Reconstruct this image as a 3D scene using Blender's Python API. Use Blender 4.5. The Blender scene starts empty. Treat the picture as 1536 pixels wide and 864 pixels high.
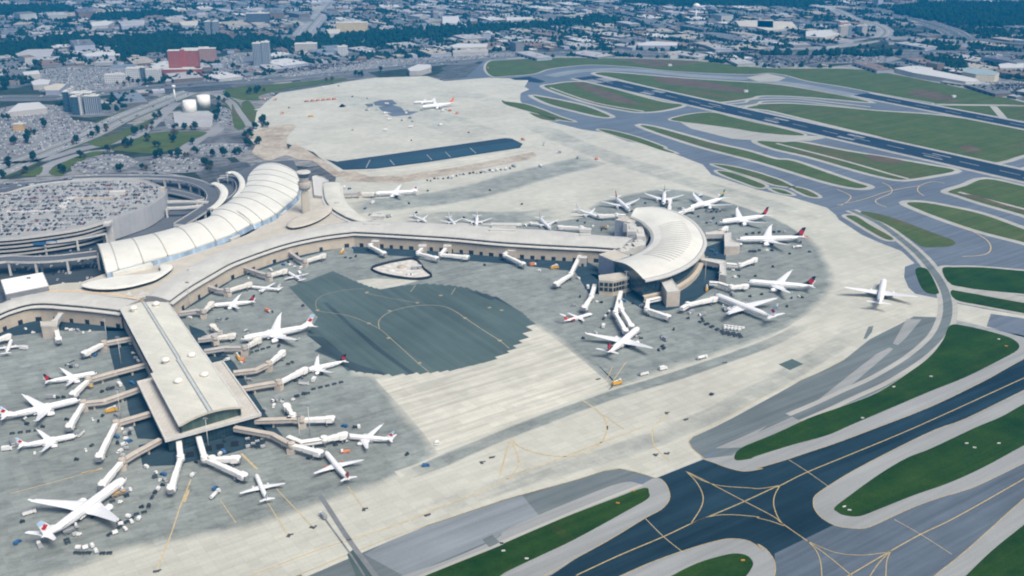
import bpy, bmesh, math, random
from mathutils import Vector, Matrix, noise
R = random.Random(11)
SC = bpy.context.scene
COL = SC.collection
# ------------------------------------------------------------------ camera
FPX, PITCH, CH = 1571.5, math.radians(21.10), 363.0
CP, SP = math.cos(PITCH), math.sin(PITCH)
def G(p, z=0.0):
    """photo pixel (1536x864) -> point of the place at height z"""
    u, v = p[0] - 768, p[1] - 432
    dy, dz = FPX * CP - v * SP, -(FPX * SP + v * CP)
    t = (z - CH) / dz
    return Vector((u * t, dy * t, z))
def GL(ps, z=0.0): return [G(p, z) for p in ps]
cam = bpy.data.cameras.new('camera'); co = bpy.data.objects.new('camera', cam); COL.objects.link(co)
co.location = (0, 0, CH); co.rotation_euler = (math.pi / 2 - PITCH, 0, 0)
cam.sensor_fit = 'HORIZONTAL'; cam.sensor_width = 36; cam.lens = 36 * FPX / 1536
cam.clip_start = 1; cam.clip_end = 40000
SC.camera = co
TL = dict(A1=(0, 0), A2=(380, 0), A3=(760, 0), A4=(1136, 0), B1=(0, 210), B2=(380, 210), B3=(760, 210), B4=(1136, 210),
          C1=(0, 420), C2=(380, 420), C3=(760, 420), C4=(1136, 420), D1=(0, 639), D2=(380, 639), D3=(760, 639), D4=(1136, 639),
          E1=(0, 360), E2=(0, 480), E3=(0, 600), E4=(0, 729), E5=(220, 360), E6=(220, 480), E7=(220, 600), E8=(400, 560),
          F1=(440, 260), F2=(660, 280), F3=(860, 280), F4=(820, 400), F5=(1000, 370), F6=(1020, 270), F7=(120, 230), F8=(320, 220))
def q(t, *c):
    """survey coordinates of one enlarged tile -> photo pixels"""
    ox, oy = TL[t]; s = 6.4 if t[0] in 'EF' else 3.84
    return [(ox + c[i] / s, oy + c[i + 1] / s) for i in range(0, len(c), 2)]
def sm(p, n=5, closed=False):
    """Catmull-Rom smoothing"""
    m = len(p); out = []
    d = len(p[0])
    for i in range(m if closed else m - 1):
        if closed: a, b, c, e = p[i - 1], p[i], p[(i + 1) % m], p[(i + 2) % m]
        else: a, b, c, e = p[max(i - 1, 0)], p[i], p[i + 1], p[min(i + 2, m - 1)]
        for k in range(n):
            t = k / n
            out.append(tuple(.5 * (2 * b[j] + (c[j] - a[j]) * t + (2 * a[j] - 5 * b[j] + 4 * c[j] - e[j]) * t * t + (3 * b[j] - a[j] - 3 * c[j] + e[j]) * t ** 3) for j in range(d)))
    if not closed: out.append(tuple(p[-1]))
    return out
def resample(pts, n):
    pts = [Vector(p) for p in pts]
    L = [0]
    for a, b in zip(pts, pts[1:]): L.append(L[-1] + (b - a).length)
    out = []; j = 0
    for i in range(n):
        s = L[-1] * i / (n - 1)
        while j < len(pts) - 2 and L[j + 1] < s: j += 1
        t = (s - L[j]) / max(1e-9, L[j + 1] - L[j])
        out.append(pts[j].lerp(pts[j + 1], min(1, max(0, t))))
    return out
def area2(p): return sum(p[i - 1][0] * p[i][1] - p[i][0] * p[i - 1][1] for i in range(len(p)))
def offset(p, d):
    """outward offset of a closed ground polygon"""
    if area2(p) < 0: p = p[::-1]
    out = []; n = len(p)
    for i in range(n):
        a, b, c = p[i - 1], p[i], p[(i + 1) % n]
        n1 = Vector((b[1] - a[1], a[0] - b[0])); n2 = Vector((c[1] - b[1], b[0] - c[0]))
        if n1.length < 1e-6: n1 = n2
        if n2.length < 1e-6: n2 = n1
        n1.normalize(); n2.normalize(); m = n1 + n2
        if m.length < .2: m = n1
        m.normalize(); k = d / max(.45, m.dot(n1))
        out.append(Vector((b[0] + m.x * k, b[1] + m.y * k, p[0][2] if len(p[0]) > 2 else 0)))
    return out
def inpoly(x, y, p):
    r = False; n = len(p); j = n - 1
    for i in range(n):
        if (p[i][1] > y) != (p[j][1] > y) and x < (p[j][0] - p[i][0]) * (y - p[i][1]) / (p[j][1] - p[i][1]) + p[i][0]: r = not r
        j = i
    return r
def tops(x, y, z=0):
    """ground point -> photo pixel"""
    dz = z - CH
    zc = y * CP - dz * SP
    yc = -(y * SP + dz * CP)
    return (768 + FPX * x / zc, 432 + FPX * yc / zc)
# grid directions of the airfield (runway direction U, cross direction V)
_a = G((864, 863)); _b = G((1536, 567)); V = (_b - _a).normalized(); U = Vector((V.y, -V.x, 0))
GRID = math.atan2(V.y, V.x)
# ------------------------------------------------------------------ mesh builder
class MB:
    def __init__(s): s.v = []; s.f = []; s.m = []; s.sm = []; s.at = None
    def add(s, vs, fs, m=0, smooth=False):
        o = len(s.v); s.v += [tuple(v) for v in vs]
        for f in fs: s.f.append(tuple(i + o for i in f)); s.m.append(m); s.sm.append(smooth)
        return s
    def poly(s, ps, m=0): return s.add(ps, [tuple(range(len(ps)))], m)
    def box(s, c, d, rz=0, m=0, taper=1.0):
        """c = centre of the underside, d = full sizes"""
        x, y, z = d[0] / 2, d[1] / 2, d[2]; cs, sn = math.cos(rz), math.sin(rz); t = taper
        vs = []
        for k, (zz, f) in enumerate(((0, 1), (z, t))):
            for sx, sy in ((-1, -1), (1, -1), (1, 1), (-1, 1)):
                a, b = sx * x * f, sy * y * f
                vs.append((c[0] + a * cs - b * sn, c[1] + a * sn + b * cs, c[2] + zz))
        return s.add(vs, [(3, 2, 1, 0), (4, 5, 6, 7), (0, 1, 5, 4), (1, 2, 6, 5), (2, 3, 7, 6), (3, 0, 4, 7)], m)
    def prism(s, ps, z0, z1, m=0, mt=None, bottom=True):
        ps = list(ps)
        if area2(ps) < 0: ps = ps[::-1]
        n = len(ps)
        vs = [(p[0], p[1], z0) for p in ps] + [(p[0], p[1], z1) for p in ps]
        o = len(s.v)
        s.add(vs, [(i, (i + 1) % n, n + (i + 1) % n, n + i) for i in range(n)], m)
        s.f.append(tuple(o + n + i for i in range(n))); s.m.append(m if mt is None else mt); s.sm.append(False)
        if bottom: s.f.append(tuple(o + n - 1 - i for i in range(n))); s.m.append(m); s.sm.append(False)
        return s
    def grid(s, rows, m=0, smooth=False, close=False):
        o = len(s.v); k = len(rows[0])
        for r in rows: s.v += [tuple(p) for p in r]
        for i in range(len(rows) - 1):
            for j in range(k if close else k - 1):
                j2 = (j + 1) % k
                s.f.append((o + i * k + j, o + i * k + j2, o + (i + 1) * k + j2, o + (i + 1) * k + j)); s.m.append(m); s.sm.append(smooth)
        return s
    def cyl(s, a, b, r0, r1=None, n=10, m=0, smooth=True, caps=True):
        a, b = Vector(a), Vector(b); r1 = r0 if r1 is None else r1
        d = (b - a).normalized(); x = d.orthogonal().normalized(); y = d.cross(x)
        rows = [[a + (x * math.cos(t) + y * math.sin(t)) * r0 for t in [2 * math.pi * i / n for i in range(n)]],
                [b + (x * math.cos(t) + y * math.sin(t)) * r1 for t in [2 * math.pi * i / n for i in range(n)]]]
        o = len(s.v); s.grid(rows, m, smooth, True)
        if caps:
            s.f += [tuple(o + n - 1 - i for i in range(n)), tuple(o + n + i for i in range(n))]; s.m += [m, m]; s.sm += [False, False]
        return s
    def ribbon(s, path, w, z=None, m=0):
        rows = []
        P = [Vector(p) for p in path]
        for i, p in enumerate(P):
            d = P[min(i + 1, len(P) - 1)] - P[max(i - 1, 0)]; d.z = 0; d.normalize(); nn = Vector((-d.y, d.x, 0)) * w / 2
            a, b = p + nn, p - nn
            if z is not None: a.z = b.z = z
            rows.append([a, b])
        return s.grid(rows, m)
    def tube(s, path, prof, m=0, caps=True, smooth=False):
        """sweep of an (across, up) outline along a path, section kept upright"""
        P = [Vector(p) for p in path]; rows = []
        for i, p in enumerate(P):
            d = P[min(i + 1, len(P) - 1)] - P[max(i - 1, 0)]; d.z = 0; d.normalize(); nn = Vector((d.y, -d.x, 0))
            rows.append([p + nn * a + Vector((0, 0, h)) for a, h in prof])
        o = len(s.v); k = len(prof); s.grid(rows, m, smooth, True)
        if caps:
            s.f += [tuple(o + i for i in range(k)), tuple(o + (len(P) - 1) * k + k - 1 - i for i in range(k))]; s.m += [m, m]; s.sm += [False, False]
        return s
    def build(s, name, mats, parent=None, loc=None, rz=0, recalc=False):
        me = bpy.data.meshes.new(name); me.from_pydata(s.v, [], s.f)
        for mm in (mats if isinstance(mats, (list, tuple)) else [mats]): me.materials.append(mm)
        me.polygons.foreach_set('material_index', s.m); me.polygons.foreach_set('use_smooth', s.sm)
        if s.at is not None:
            a = me.attributes.new('wear', 'FLOAT', 'POINT'); a.data.foreach_set('value', s.at)
        if recalc:
            bm = bmesh.new(); bm.from_mesh(me); bmesh.ops.recalc_face_normals(bm, faces=bm.faces); bm.to_mesh(me); bm.free()
        me.update()
        o = bpy.data.objects.new(name, me); COL.objects.link(o)
        if loc is not None: o.location = loc
        o.rotation_euler.z = rz
        if parent: o.parent = parent
        return o
def tag(o, label=None, cat=None, group=None, kind=None):
    if label: o['label'] = label
    if cat: o['category'] = cat
    if group: o['group'] = group
    if kind: o['kind'] = kind
    return o
def empty(name, loc=(0, 0, 0), rz=0, label=None, cat=None, group=None):
    o = bpy.data.objects.new(name, None); COL.objects.link(o); o.location = loc; o.rotation_euler.z = rz
    o.empty_display_size = 1
    return tag(o, label, cat, group)
KIDS = {}
def kids(o):
    return [c for c in o.children]
def dup(o, loc=None, rz=None, parent=None, label=None, group=None):
    c = o.copy(); COL.objects.link(c)
    if parent: c.parent = parent
    if loc is not None: c.location = loc
    if rz is not None: c.rotation_euler.z = rz
    if label: c['label'] = label
    if group: c['group'] = group
    for k in list(o.children): dup(k, parent=c)
    return c
# ------------------------------------------------------------------ materials
class NT:
    def __init__(s, name):
        s.mat = bpy.data.materials.new(name); s.mat.use_nodes = True; s.t = s.mat.node_tree
        s.b = s.t.nodes['Principled BSDF']
    def n(s, ty, **kw):
        x = s.t.nodes.new(ty)
        for k, v in kw.items():
            if k in x.inputs.keys() if isinstance(k, str) else False: x.inputs[k].default_value = v
            else: setattr(x, k, v)
        return x
    def l(s, a, b): s.t.links.new(a, b)
    def pos(s, rot=0.0, sc=(1, 1, 1)):
        g = s.t.nodes.new('ShaderNodeNewGeometry'); m = s.t.nodes.new('ShaderNodeMapping')
        m.inputs['Rotation'].default_value = (0, 0, rot)
        s.l(g.outputs['Position'], m.inputs['Vector'])
        if sc == (1, 1, 1): return m.outputs['Vector']
        k = s.t.nodes.new('ShaderNodeMapping'); k.inputs['Scale'].default_value = sc
        s.l(m.outputs['Vector'], k.inputs['Vector']); return k.outputs['Vector']
    def noise(s, vec, scale, detail=3, rough=.6):
        x = s.t.nodes.new('ShaderNodeTexNoise'); x.inputs['Scale'].default_value = scale; x.inputs['Detail'].default_value = detail
        x.inputs['Roughness'].default_value = rough; s.l(vec, x.inputs['Vector']); return x.outputs['Fac']
    def ramp(s, fac, *stops):
        x = s.t.nodes.new('ShaderNodeValToRGB'); e = x.color_ramp.elements
        while len(e) < len(stops): e.new(.5)
        for k, (p, c) in zip(e, stops):
            k.position = p; k.color = (*c, 1) if not isinstance(c, (int, float)) else (c, c, c, 1)
        s.l(fac, x.inputs['Fac']); return x.outputs['Color']
    def mix(s, fac, a, b, mode='MIX'):
        x = s.t.nodes.new('ShaderNodeMix'); x.data_type = 'RGBA'; x.blend_type = mode
        for v, i in ((fac, 0), (a, 6), (b, 7)):
            if isinstance(v, (int, float)): x.inputs[i].default_value = v
            elif isinstance(v, tuple): x.inputs[i].default_value = (*v, 1)
            else: s.l(v, x.inputs[i])
        return x.outputs[2]
    def math(s, op, a, b=0.0):
        x = s.t.nodes.new('ShaderNodeMath'); x.operation = op
        for v, i in ((a, 0), (b, 1)):
            if isinstance(v, (int, float)): x.inputs[i].default_value = v
            else: s.l(v, x.inputs[i])
        return x.outputs[0]
    def out(s, col, rough=.8, metal=0.0, spec=.3):
        if isinstance(col, tuple): s.b.inputs['Base Color'].default_value = (*col, 1)
        else: s.l(col, s.b.inputs['Base Color'])
        s.b.inputs['Roughness'].default_value = rough; s.b.inputs['Metallic'].default_value = metal
        s.b.inputs['Specular IOR Level'].default_value = spec
        return s.mat
def vary(c, k): return tuple(max(0, min(1, x * k)) for x in c)
_MC = {}
def plain(name, c, rough=.6, var=.12, scale=.3, metal=0.0, spec=.3):
    """a paint, metal or render with slight soiling"""
    if name in _MC: return _MC[name]
    t = NT(name); f = t.noise(t.pos(), scale, 4)
    _MC[name] = t.out(t.ramp(f, (.3, vary(c, 1 - var)), (.7, vary(c, 1 + var))), rough, metal, spec)
    return _MC[name]
def concrete_nodes(t, c, slab=7.6, joint=.75, streak=.25, var=.12):
    p = t.pos(-GRID)
    b = t.t.nodes.new('ShaderNodeTexBrick'); b.offset = 0; b.squash = 1
    b.inputs['Scale'].default_value = 1; b.inputs['Brick Width'].default_value = slab; b.inputs['Row Height'].default_value = slab
    b.inputs['Mortar Size'].default_value = .06; b.inputs['Mortar Smooth'].default_value = 0
    b.inputs['Color1'].default_value = (*vary(c, 1 - var * .45), 1); b.inputs['Color2'].default_value = (*vary(c, 1 + var * .45), 1)
    b.inputs['Mortar'].default_value = (*vary(c, joint), 1)
    t.l(p, b.inputs['Vector'])
    f1 = t.noise(t.pos(), .011, 5, .65)
    k1 = t.ramp(f1, (.3, 1 - var), (.72, 1 + var))
    col = t.mix(1.0, b.outputs['Color'], k1, 'MULTIPLY')
    f2 = t.noise(t.pos(-GRID, (.012, .22, 1)), 1.0, 4)
    col = t.mix(streak, col, t.mix(1.0, col, t.ramp(f2, (.35, .7), (.6, 1.08)), 'MULTIPLY'))
    f3 = t.noise(t.pos(), .5, 3)
    return t.mix(1.0, col, t.ramp(f3, (.3, .95), (.7, 1.04)), 'MULTIPLY')
def asphalt(name, c, streak=.5, var=.15, rot=None):
    t = NT(name); rot = -GRID if rot is None else rot
    f1 = t.noise(t.pos(), .009, 5, .65)
    col = t.ramp(f1, (.3, vary(c, 1 - var)), (.7, vary(c, 1 + var)))
    f2 = t.noise(t.pos(rot, (.006, .18, 1)), 1.0, 5)
    col = t.mix(streak, col, t.mix(1.0, col, t.ramp(f2, (.3, .62), (.7, 1.4)), 'MULTIPLY'))
    f3 = t.noise(t.pos(), .9, 3)
    return t.out(t.mix(1.0, col, t.ramp(f3, (.3, .93), (.7, 1.07)), 'MULTIPLY'), .9, 0, .02)
def grass(name, c, c2, dirt, amount=.62):
    t = NT(name)
    col = t.ramp(t.noise(t.pos(), .035, 6, .7), (.32, c), (.68, c2))
    fd = t.noise(t.pos(-GRID + math.pi / 2, (.35, 1, 1)), .011, 6, .72)
    col = t.mix(t.ramp(fd, (amount, 0.0), (amount + .16, 1.0)), col, dirt)
    col = t.mix(1.0, col, t.ramp(t.noise(t.pos(-GRID, (.02, 1, 1)), .16, 3), (.3, .82), (.7, 1.15)), 'MULTIPLY')
    return t.out(t.mix(1.0, col, t.ramp(t.noise(t.pos(), .5, 3), (.25, .75), (.75, 1.2)), 'MULTIPLY'), .95, 0, .0)
CONC = (.47, .468, .405); WORN = (.235, .258, .240); NEWC = (.535, .525, .45)
t = NT('apron_concrete'); M_CONC = t.out(concrete_nodes(t, CONC), .9, 0, .05)
t = NT('new_concrete'); M_NEWC = t.out(concrete_nodes(t, NEWC, 7.6, .85, .7), .9, 0, .05)
t = NT('worn_concrete')
_cw = concrete_nodes(t, WORN, 7.6, .82, .5, .2); _cl = concrete_nodes(t, CONC)
_cw = t.mix(1.0, _cw, t.mix(1.0, t.ramp(t.noise(t.pos(), .09, 5, .75), (.3, .72), (.5, 1.0), (.7, 1.08)), t.ramp(t.noise(t.pos(-GRID + .5, (.02, .4, 1)), 1.0, 4), (.32, .86), (.5, 1.02)), 'MULTIPLY'), 'MULTIPLY')
_at = t.t.nodes.new('ShaderNodeAttribute'); _at.attribute_name = 'wear'
_f = t.math('ADD', _at.outputs['Fac'], t.math('MULTIPLY', t.math('SUBTRACT', t.noise(t.pos(), .03, 5, .7), .5), .9))
M_WORN = t.out(t.mix(t.ramp(_f, (.25, 0.0), (.85, 1.0)), _cl, _cw), .9, 0, .05)
M_TAXI = asphalt('taxiway_asphalt', (.125, .150, .185), .5)
M_DARK = asphalt('dark_taxiway_asphalt', (.017, .034, .047), .8, .3)
M_RWY = asphalt('runway_asphalt', (.026, .042, .066), .6, .15, -GRID + math.pi / 2)
M_SLATE = asphalt('apron_asphalt', (.080, .112, .108), .4, .18, -GRID + math.pi / 2)
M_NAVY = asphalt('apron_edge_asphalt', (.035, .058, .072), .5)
M_STRIP = asphalt('strip_asphalt', (.032, .052, .072), .5)
M_GRAYA = asphalt('old_asphalt', (.135, .158, .160), .55)
M_GRAYB = asphalt('older_asphalt', (.21, .235, .25), .45)
M_SHOUL = asphalt('shoulder_pavement', (.275, .285, .28), .35, .1)
M_FARSH = asphalt('far_shoulder', (.36, .36, .33), .3, .1)
M_ROAD = asphalt('road_asphalt', (.11, .12, .135), .3)
M_ROADL = asphalt('road_concrete', (.25, .255, .26), .3)
t = NT('bare_earth'); _f = t.noise(t.pos(), .02, 6, .72)
M_SAND = t.out(t.mix(1.0, t.ramp(_f, (.3, (.19, .165, .13)), (.45, (.37, .32, .25)), (.62, (.50, .46, .385)), (.75, (.29, .25, .19))), t.ramp(t.noise(t.pos(), .2, 4, .7), (.3, .75), (.7, 1.15)), 'MULTIPLY'), .95, 0, 0)
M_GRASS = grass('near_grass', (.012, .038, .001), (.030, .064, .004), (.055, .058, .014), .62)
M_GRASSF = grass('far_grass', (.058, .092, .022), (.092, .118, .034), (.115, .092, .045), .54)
M_YEL = plain('yellow_line_paint', (.43, .34, .16), .7, .25, .4)
M_YELP = plain('faded_line_paint', (.50, .40, .22), .7, .2, .3)
M_YELG = plain('pale_line_paint', (.42, .36, .22), .7, .25, .4)
M_WLINE = plain('white_line_paint', (.40, .41, .41), .7, .25, .4)
M_RUBB = plain('rubber_stain', (.17, .18, .185), .8, .2, .1)
Z = dict()
# ------------------------------------------------------------------ ground sheets
ZL = [0.0]
def sheet(name, pts, z, mat, kind='structure', smooth=0):
    if smooth: pts = sm(pts, smooth, True)
    g = GL(pts, 0)
    if area2(g) < 0: g = g[::-1]
    o = MB().poly([(p.x, p.y, z) for p in g]).build(name, mat)
    return tag(o, kind=kind)
def line(name, px, w, z, mat, smooth=4):
    if smooth and len(px) > 2: px = sm(px, smooth)
    o = MB().ribbon([(g.x, g.y, z) for g in GL(px)], w).build(name, mat)
    return tag(o, kind='structure')
# terrain with the town's lots and yards
t = NT('town_ground')
p = t.pos(-GRID + .12, (1, 1, 1))
vor = t.t.nodes.new('ShaderNodeTexVoronoi'); vor.distance = 'CHEBYCHEV'; vor.inputs['Scale'].default_value = .0095; vor.inputs['Randomness'].default_value = .9
t.l(p, vor.inputs['Vector'])
sep = t.t.nodes.new('ShaderNodeSeparateColor'); t.l(vor.outputs['Color'], sep.inputs['Color'])
col = t.ramp(sep.outputs['Red'], (0, (.025, .036, .024)), (.34, (.04, .052, .035)), (.35, (.09, .095, .10)), (.6, (.13, .135, .14)), (.62, (.18, .18, .18)), (.8, (.23, .23, .22)), (.82, (.06, .07, .075)), (1, (.10, .105, .11)))
sp = t.noise(t.pos(-GRID + .12, (.35, 1, 1)), .09, 4, .8)
col = t.mix(.9, col, t.mix(1.0, col, t.ramp(sp, (.36, .4), (.62, 1.6)), 'MULTIPLY'))
M_TOWN = t.out(col, .95, 0, .02)
g = 9000
tag(MB().poly([(-g, -800, -.4), (g, -800, -.4), (g, 2 * g, -.4), (-g, 2 * g, -.4)]).build('ground', M_TOWN), kind='structure')

# airfield base: taxiway asphalt
AIRF = q('A2', 1330, 350) + q('A3', 0, 338, 300, 326, 700, 330, 1100, 345) + q('A4', 0, 388, 500, 390, 700, 405, 900, 443, 1150, 492, 1350, 538, 1800, 655) + [(1800, 960), (560, 960), (500, 700), (640, 300), (640, 130), (700, 115)]
sheet('taxiway', AIRF, .0, M_TAXI)

tag(MB().poly([(-600, 60, -.3), (1600, 60, -.3), (1600, 1700, -.3), (900, 1700, -.3), (620, 1150, -.3), (250, 470, -.3), (-600, 470, -.3)]).build('grass', M_GRASS), kind='stuff')
GR = {}
GR['top'] = q('A2', 1380, 440, 1340, 400, 1360, 355) + q('A3', 0, 345, 300, 333, 700, 338, 1100, 352, 1450, 390) + q('A4', 200, 394, 500, 396, 700, 412, 900, 450, 1150, 500, 1350, 545, 1500, 580, 1560, 600, 1400, 602, 1050, 598, 1000, 590, 700, 538, 480, 496, 300, 468, 160, 432, 60, 420) + q('A3', 1400, 428, 1100, 418, 900, 404, 700, 383, 520, 373, 400, 378, 240, 398, 150, 426, 0, 438)
GR['top_b'] = q('A4', 1060, 612, 1345, 612, 1400, 668, 1250, 645)
GR['top_c'] = q('A4', 1372, 612, 1750, 614, 1750, 740, 1536, 695, 1425, 675)
GR['a'] = q('A3', 510, 425, 560, 416, 700, 424, 1000, 450, 1400, 475) + q('A4', 60, 482, 200, 500, 480, 550, 645, 588, 450, 572, 250, 556, 100, 550, 0, 553) + q('A3', 1400, 566, 1220, 588, 1150, 574, 1000, 540, 800, 493, 600, 445)
GR['b'] = q('A3', 1385, 622, 1450, 606) + q('A4', 0, 602, 80, 598, 200, 598, 400, 612, 700, 640, 1000, 660, 1300, 700, 1536, 742, 1760, 790) + q('B4', 1760, 30, 1536, 85, 1330, 130, 1000, 58, 720, -10) + q('A4', 980, 850, 600, 762, 250, 678, 60, 634)
GR['b2'] = q('B4', 1515, 170, 1760, 125, 1760, 230, 1560, 188)
GR['c'] = q('A3', 215, 497, 280, 484, 340, 475, 430, 472, 520, 484, 700, 536, 900, 588, 1015, 605, 900, 635, 790, 645, 700, 638, 500, 598, 300, 535)
GR['d'] = q('A3', 155, 555, 200, 558, 400, 598, 500, 628, 595, 670, 540, 672, 400, 640, 250, 600)
GR['e'] = q('A2', 1430, 578) + q('A3', 0, 585, 100, 598, 200, 630, 300, 670, 388, 700, 300, 688, 150, 648, 0, 605)
GR['e2'] = q('A3', 130, 650, 200, 664, 285, 694, 200, 686)
GR['f'] = q('A3', 945, 687, 1020, 665, 1120, 650, 1200, 650, 1300, 675, 1420, 704) + q('A4', 100, 730, 270, 775, 180, 778, 0, 762) + q('A3', 1300, 738, 1100, 712, 1000, 700)
GR['g'] = q('A3', 770, 722, 850, 732, 1000, 772, 1200, 828) + q('B3', 1380, 62) + q('B4', 100, 110, 200, 120, 400, 188, 560, 243, 635, 268, 560, 276, 400, 242, 200, 182, 0, 122) + q('B3', 1300, 85, 1100, 32) + q('A3', 860, 760)
GR['h'] = q('A3', 530, 748, 600, 752, 750, 790, 900, 845) + q('B3', 900, 48, 972, 76, 900, 62, 760, 14) + q('A3', 640, 785)
GR['i'] = q('B3', 1190, 140, 1300, 153, 1430, 185) + q('B4', 60, 208, 130, 232, 195, 268, 100, 258, 0, 222) + q('B3', 1250, 162)
GR['i2'] = q('B4', 200, 272, 260, 280, 320, 304, 352, 328, 300, 324, 230, 294)
GR['j'] = q('B3', 1215, 178, 1300, 190, 1440, 240, 1490, 265, 1450, 275, 1350, 240, 1250, 202)
GR['j2'] = q('B4', 80, 280, 150, 290, 200, 315, 130, 305)
GR['k'] = q('B4', 0, 8, 140, 12, 250, 14, 500, 62, 800, 112, 1000, 147, 1138, 176, 1000, 206, 870, 226, 780, 224, 600, 182, 300, 96, 100, 50)
GR['l'] = q('B4', 1100, 297, 1200, 265, 1320, 225, 1536, 268, 1760, 318, 1760, 500, 1536, 432, 1300, 365, 1150, 316)
GR['m'] = q('B4', 860, 365, 950, 360, 1100, 385, 1300, 430, 1536, 515, 1760, 590, 1760, 660, 1536, 590, 1300, 530, 1100, 465, 950, 408)
GR['n'] = q('B4', 595, 420, 660, 418, 800, 455, 1000, 530, 1130, 580, 1125, 608, 1040, 617, 950, 615, 880, 570, 750, 490)
GR['o'] = q('B4', 510, 437, 570, 440, 650, 490, 750, 545, 785, 572, 740, 572, 650, 525, 560, 470)
GR['p'] = q('B4', 910, 748, 965, 738, 1000, 775, 1040, 860, 1042, 885, 990, 885, 945, 850)
GR['q'] = q('B4', 1065, 742, 1150, 733, 1300, 735, 1536, 755, 1760, 772, 1760, 905) + q('C4', 1536, 80, 1300, 58, 1120, 28)
GR['r'] = q('C4', 1125, 57, 1300, 90, 1536, 132, 1760, 165, 1760, 230, 1536, 192, 1300, 148, 1142, 114)
GR['s'] = q('D3', 1315, 195, 1345, 130, 1536, 50) + q('C4', 300, 795, 500, 725, 700, 645, 900, 515, 1000, 435, 1070, 345, 1110, 262, 1200, 265, 1350, 300, 1460, 335, 1508, 375, 1490, 410, 1400, 460, 1200, 560, 1000, 640, 800, 725) + q('D4', 540, -5, 400, 55, 200, 110, 0, 172) + q('D3', 1400, 190)
GR['t'] = q('D4', 445, 470, 540, 395, 700, 280, 860, 185, 1000, 130, 1250, 12) + q('C4', 1400, 790, 1536, 715, 1760, 600) + q('D4', 1760, 0, 1536, 112, 1300, 240, 1100, 330, 900, 400, 700, 480, 590, 520, 500, 515, 460, 495)
GR['u'] = q('D4', 1200, 864, 1350, 720, 1536, 570, 1760, 400, 1900, 960, 1100, 960)
GR['v'] = q('D2', 960, 880, 1200, 775, 1400, 690) + q('D3', 0, 668, 300, 540, 600, 425, 790, 357, 820, 385, 812, 420, 700, 485, 400, 650, 200, 745, 0, 840) + q('D2', 1400, 880, 1250, 960, 900, 960)
GR['w'] = q('D3', 950, 864, 1100, 790, 1250, 745, 1330, 735, 1390, 750, 1420, 790, 1405, 830, 1380, 864, 1300, 960, 800, 960)
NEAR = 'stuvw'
for k, pts in GR.items():
    sp_ = sm(pts, 4, True)
    if k not in NEAR and k not in ('p', 'n', 'top_b', 'top_c'):
        g_ = [Vector((a.x, a.y, 0)) for a in GL(sp_)]
        w_ = 9 if k in ('m', 'g', 'd', 'l', 'k', 'c', 'a', 'b') else 5
        tag(MB().poly([(a.x, a.y, .04) for a in offset(g_, w_)]).build('shoulder', M_FARSH), kind='structure')
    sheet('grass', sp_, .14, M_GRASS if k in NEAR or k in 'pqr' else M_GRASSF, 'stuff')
# dark near taxiways and their pale shoulders
sheet('dark_taxiway', q('D3', 100, 930, 700, 420, 870, 298, 1140, 190, 1480, 230) + q('D4', 300, 140) + q('C4', 1400, 520, 1760, 330, 1760, 540) + q('D4', 560, 262, 400, 380, 330, 470, 440, 570, 100, 735, 100, 960), .03, M_DARK)
sheet('taxiway', q('D4', 100, 735, 440, 570, 700, 540, 1100, 400, 1536, 160, 1760, 40, 1760, 330, 1400, 560, 1000, 900, 100, 960), .035, asphalt('worn_taxiway_asphalt', (.098, .122, .150), .7, .2))
SH = {}
SH['s'] = q('D3', 1120, 178, 1200, 215, 1300, 250, 1380, 262, 1480, 245) + q('D4', 0, 245, 150, 200, 300, 150, 450, 100, 650, 25) + q('C4', 1000, 730, 1300, 585, 1400, 530, 1536, 455, 1760, 345, 1760, 385, 1536, 330, 1400, 295, 1250, 255, 1105, 230, 1090, 300, 1000, 430, 900, 510, 700, 640, 500, 722, 300, 795) + q('D3', 1536, 40, 1300, 130)
SH['t'] = q('D4', 322, 440, 335, 400, 420, 340, 560, 255, 800, 130, 1030, 20) + q('C4', 1200, 800, 1536, 635, 1760, 525) + q('D4', 1760, 100, 1536, 215, 1300, 330, 1200, 370, 1000, 430, 850, 490, 700, 560, 620, 590, 540, 590, 450, 575, 370, 530, 330, 480)
SH['u'] = q('D4', 1000, 880, 1200, 720, 1400, 540, 1536, 420, 1760, 240, 1900, 960, 1000, 960)
SH['v'] = q('D3', 150, 900, 400, 762, 600, 652, 800, 530, 890, 482, 935, 430, 937, 380, 910, 325, 870, 300, 760, 318, 720, 320, 600, 345, 300, 465, 0, 595) + q('D2', 1400, 650, 1130, 770, 850, 864, 700, 930, 1000, 990)
SH['w'] = q('D3', 600, 890, 800, 800, 1000, 725, 1200, 665, 1300, 650, 1400, 665, 1480, 720) + q('D4', 0, 680, 50, 710, 95, 770, 105, 830, 95, 880, 80, 980) + q('D3', 500, 980)
for k, pts in SH.items(): sheet('shoulder', sm(pts, 3, True), .08, M_SHOUL)
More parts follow.
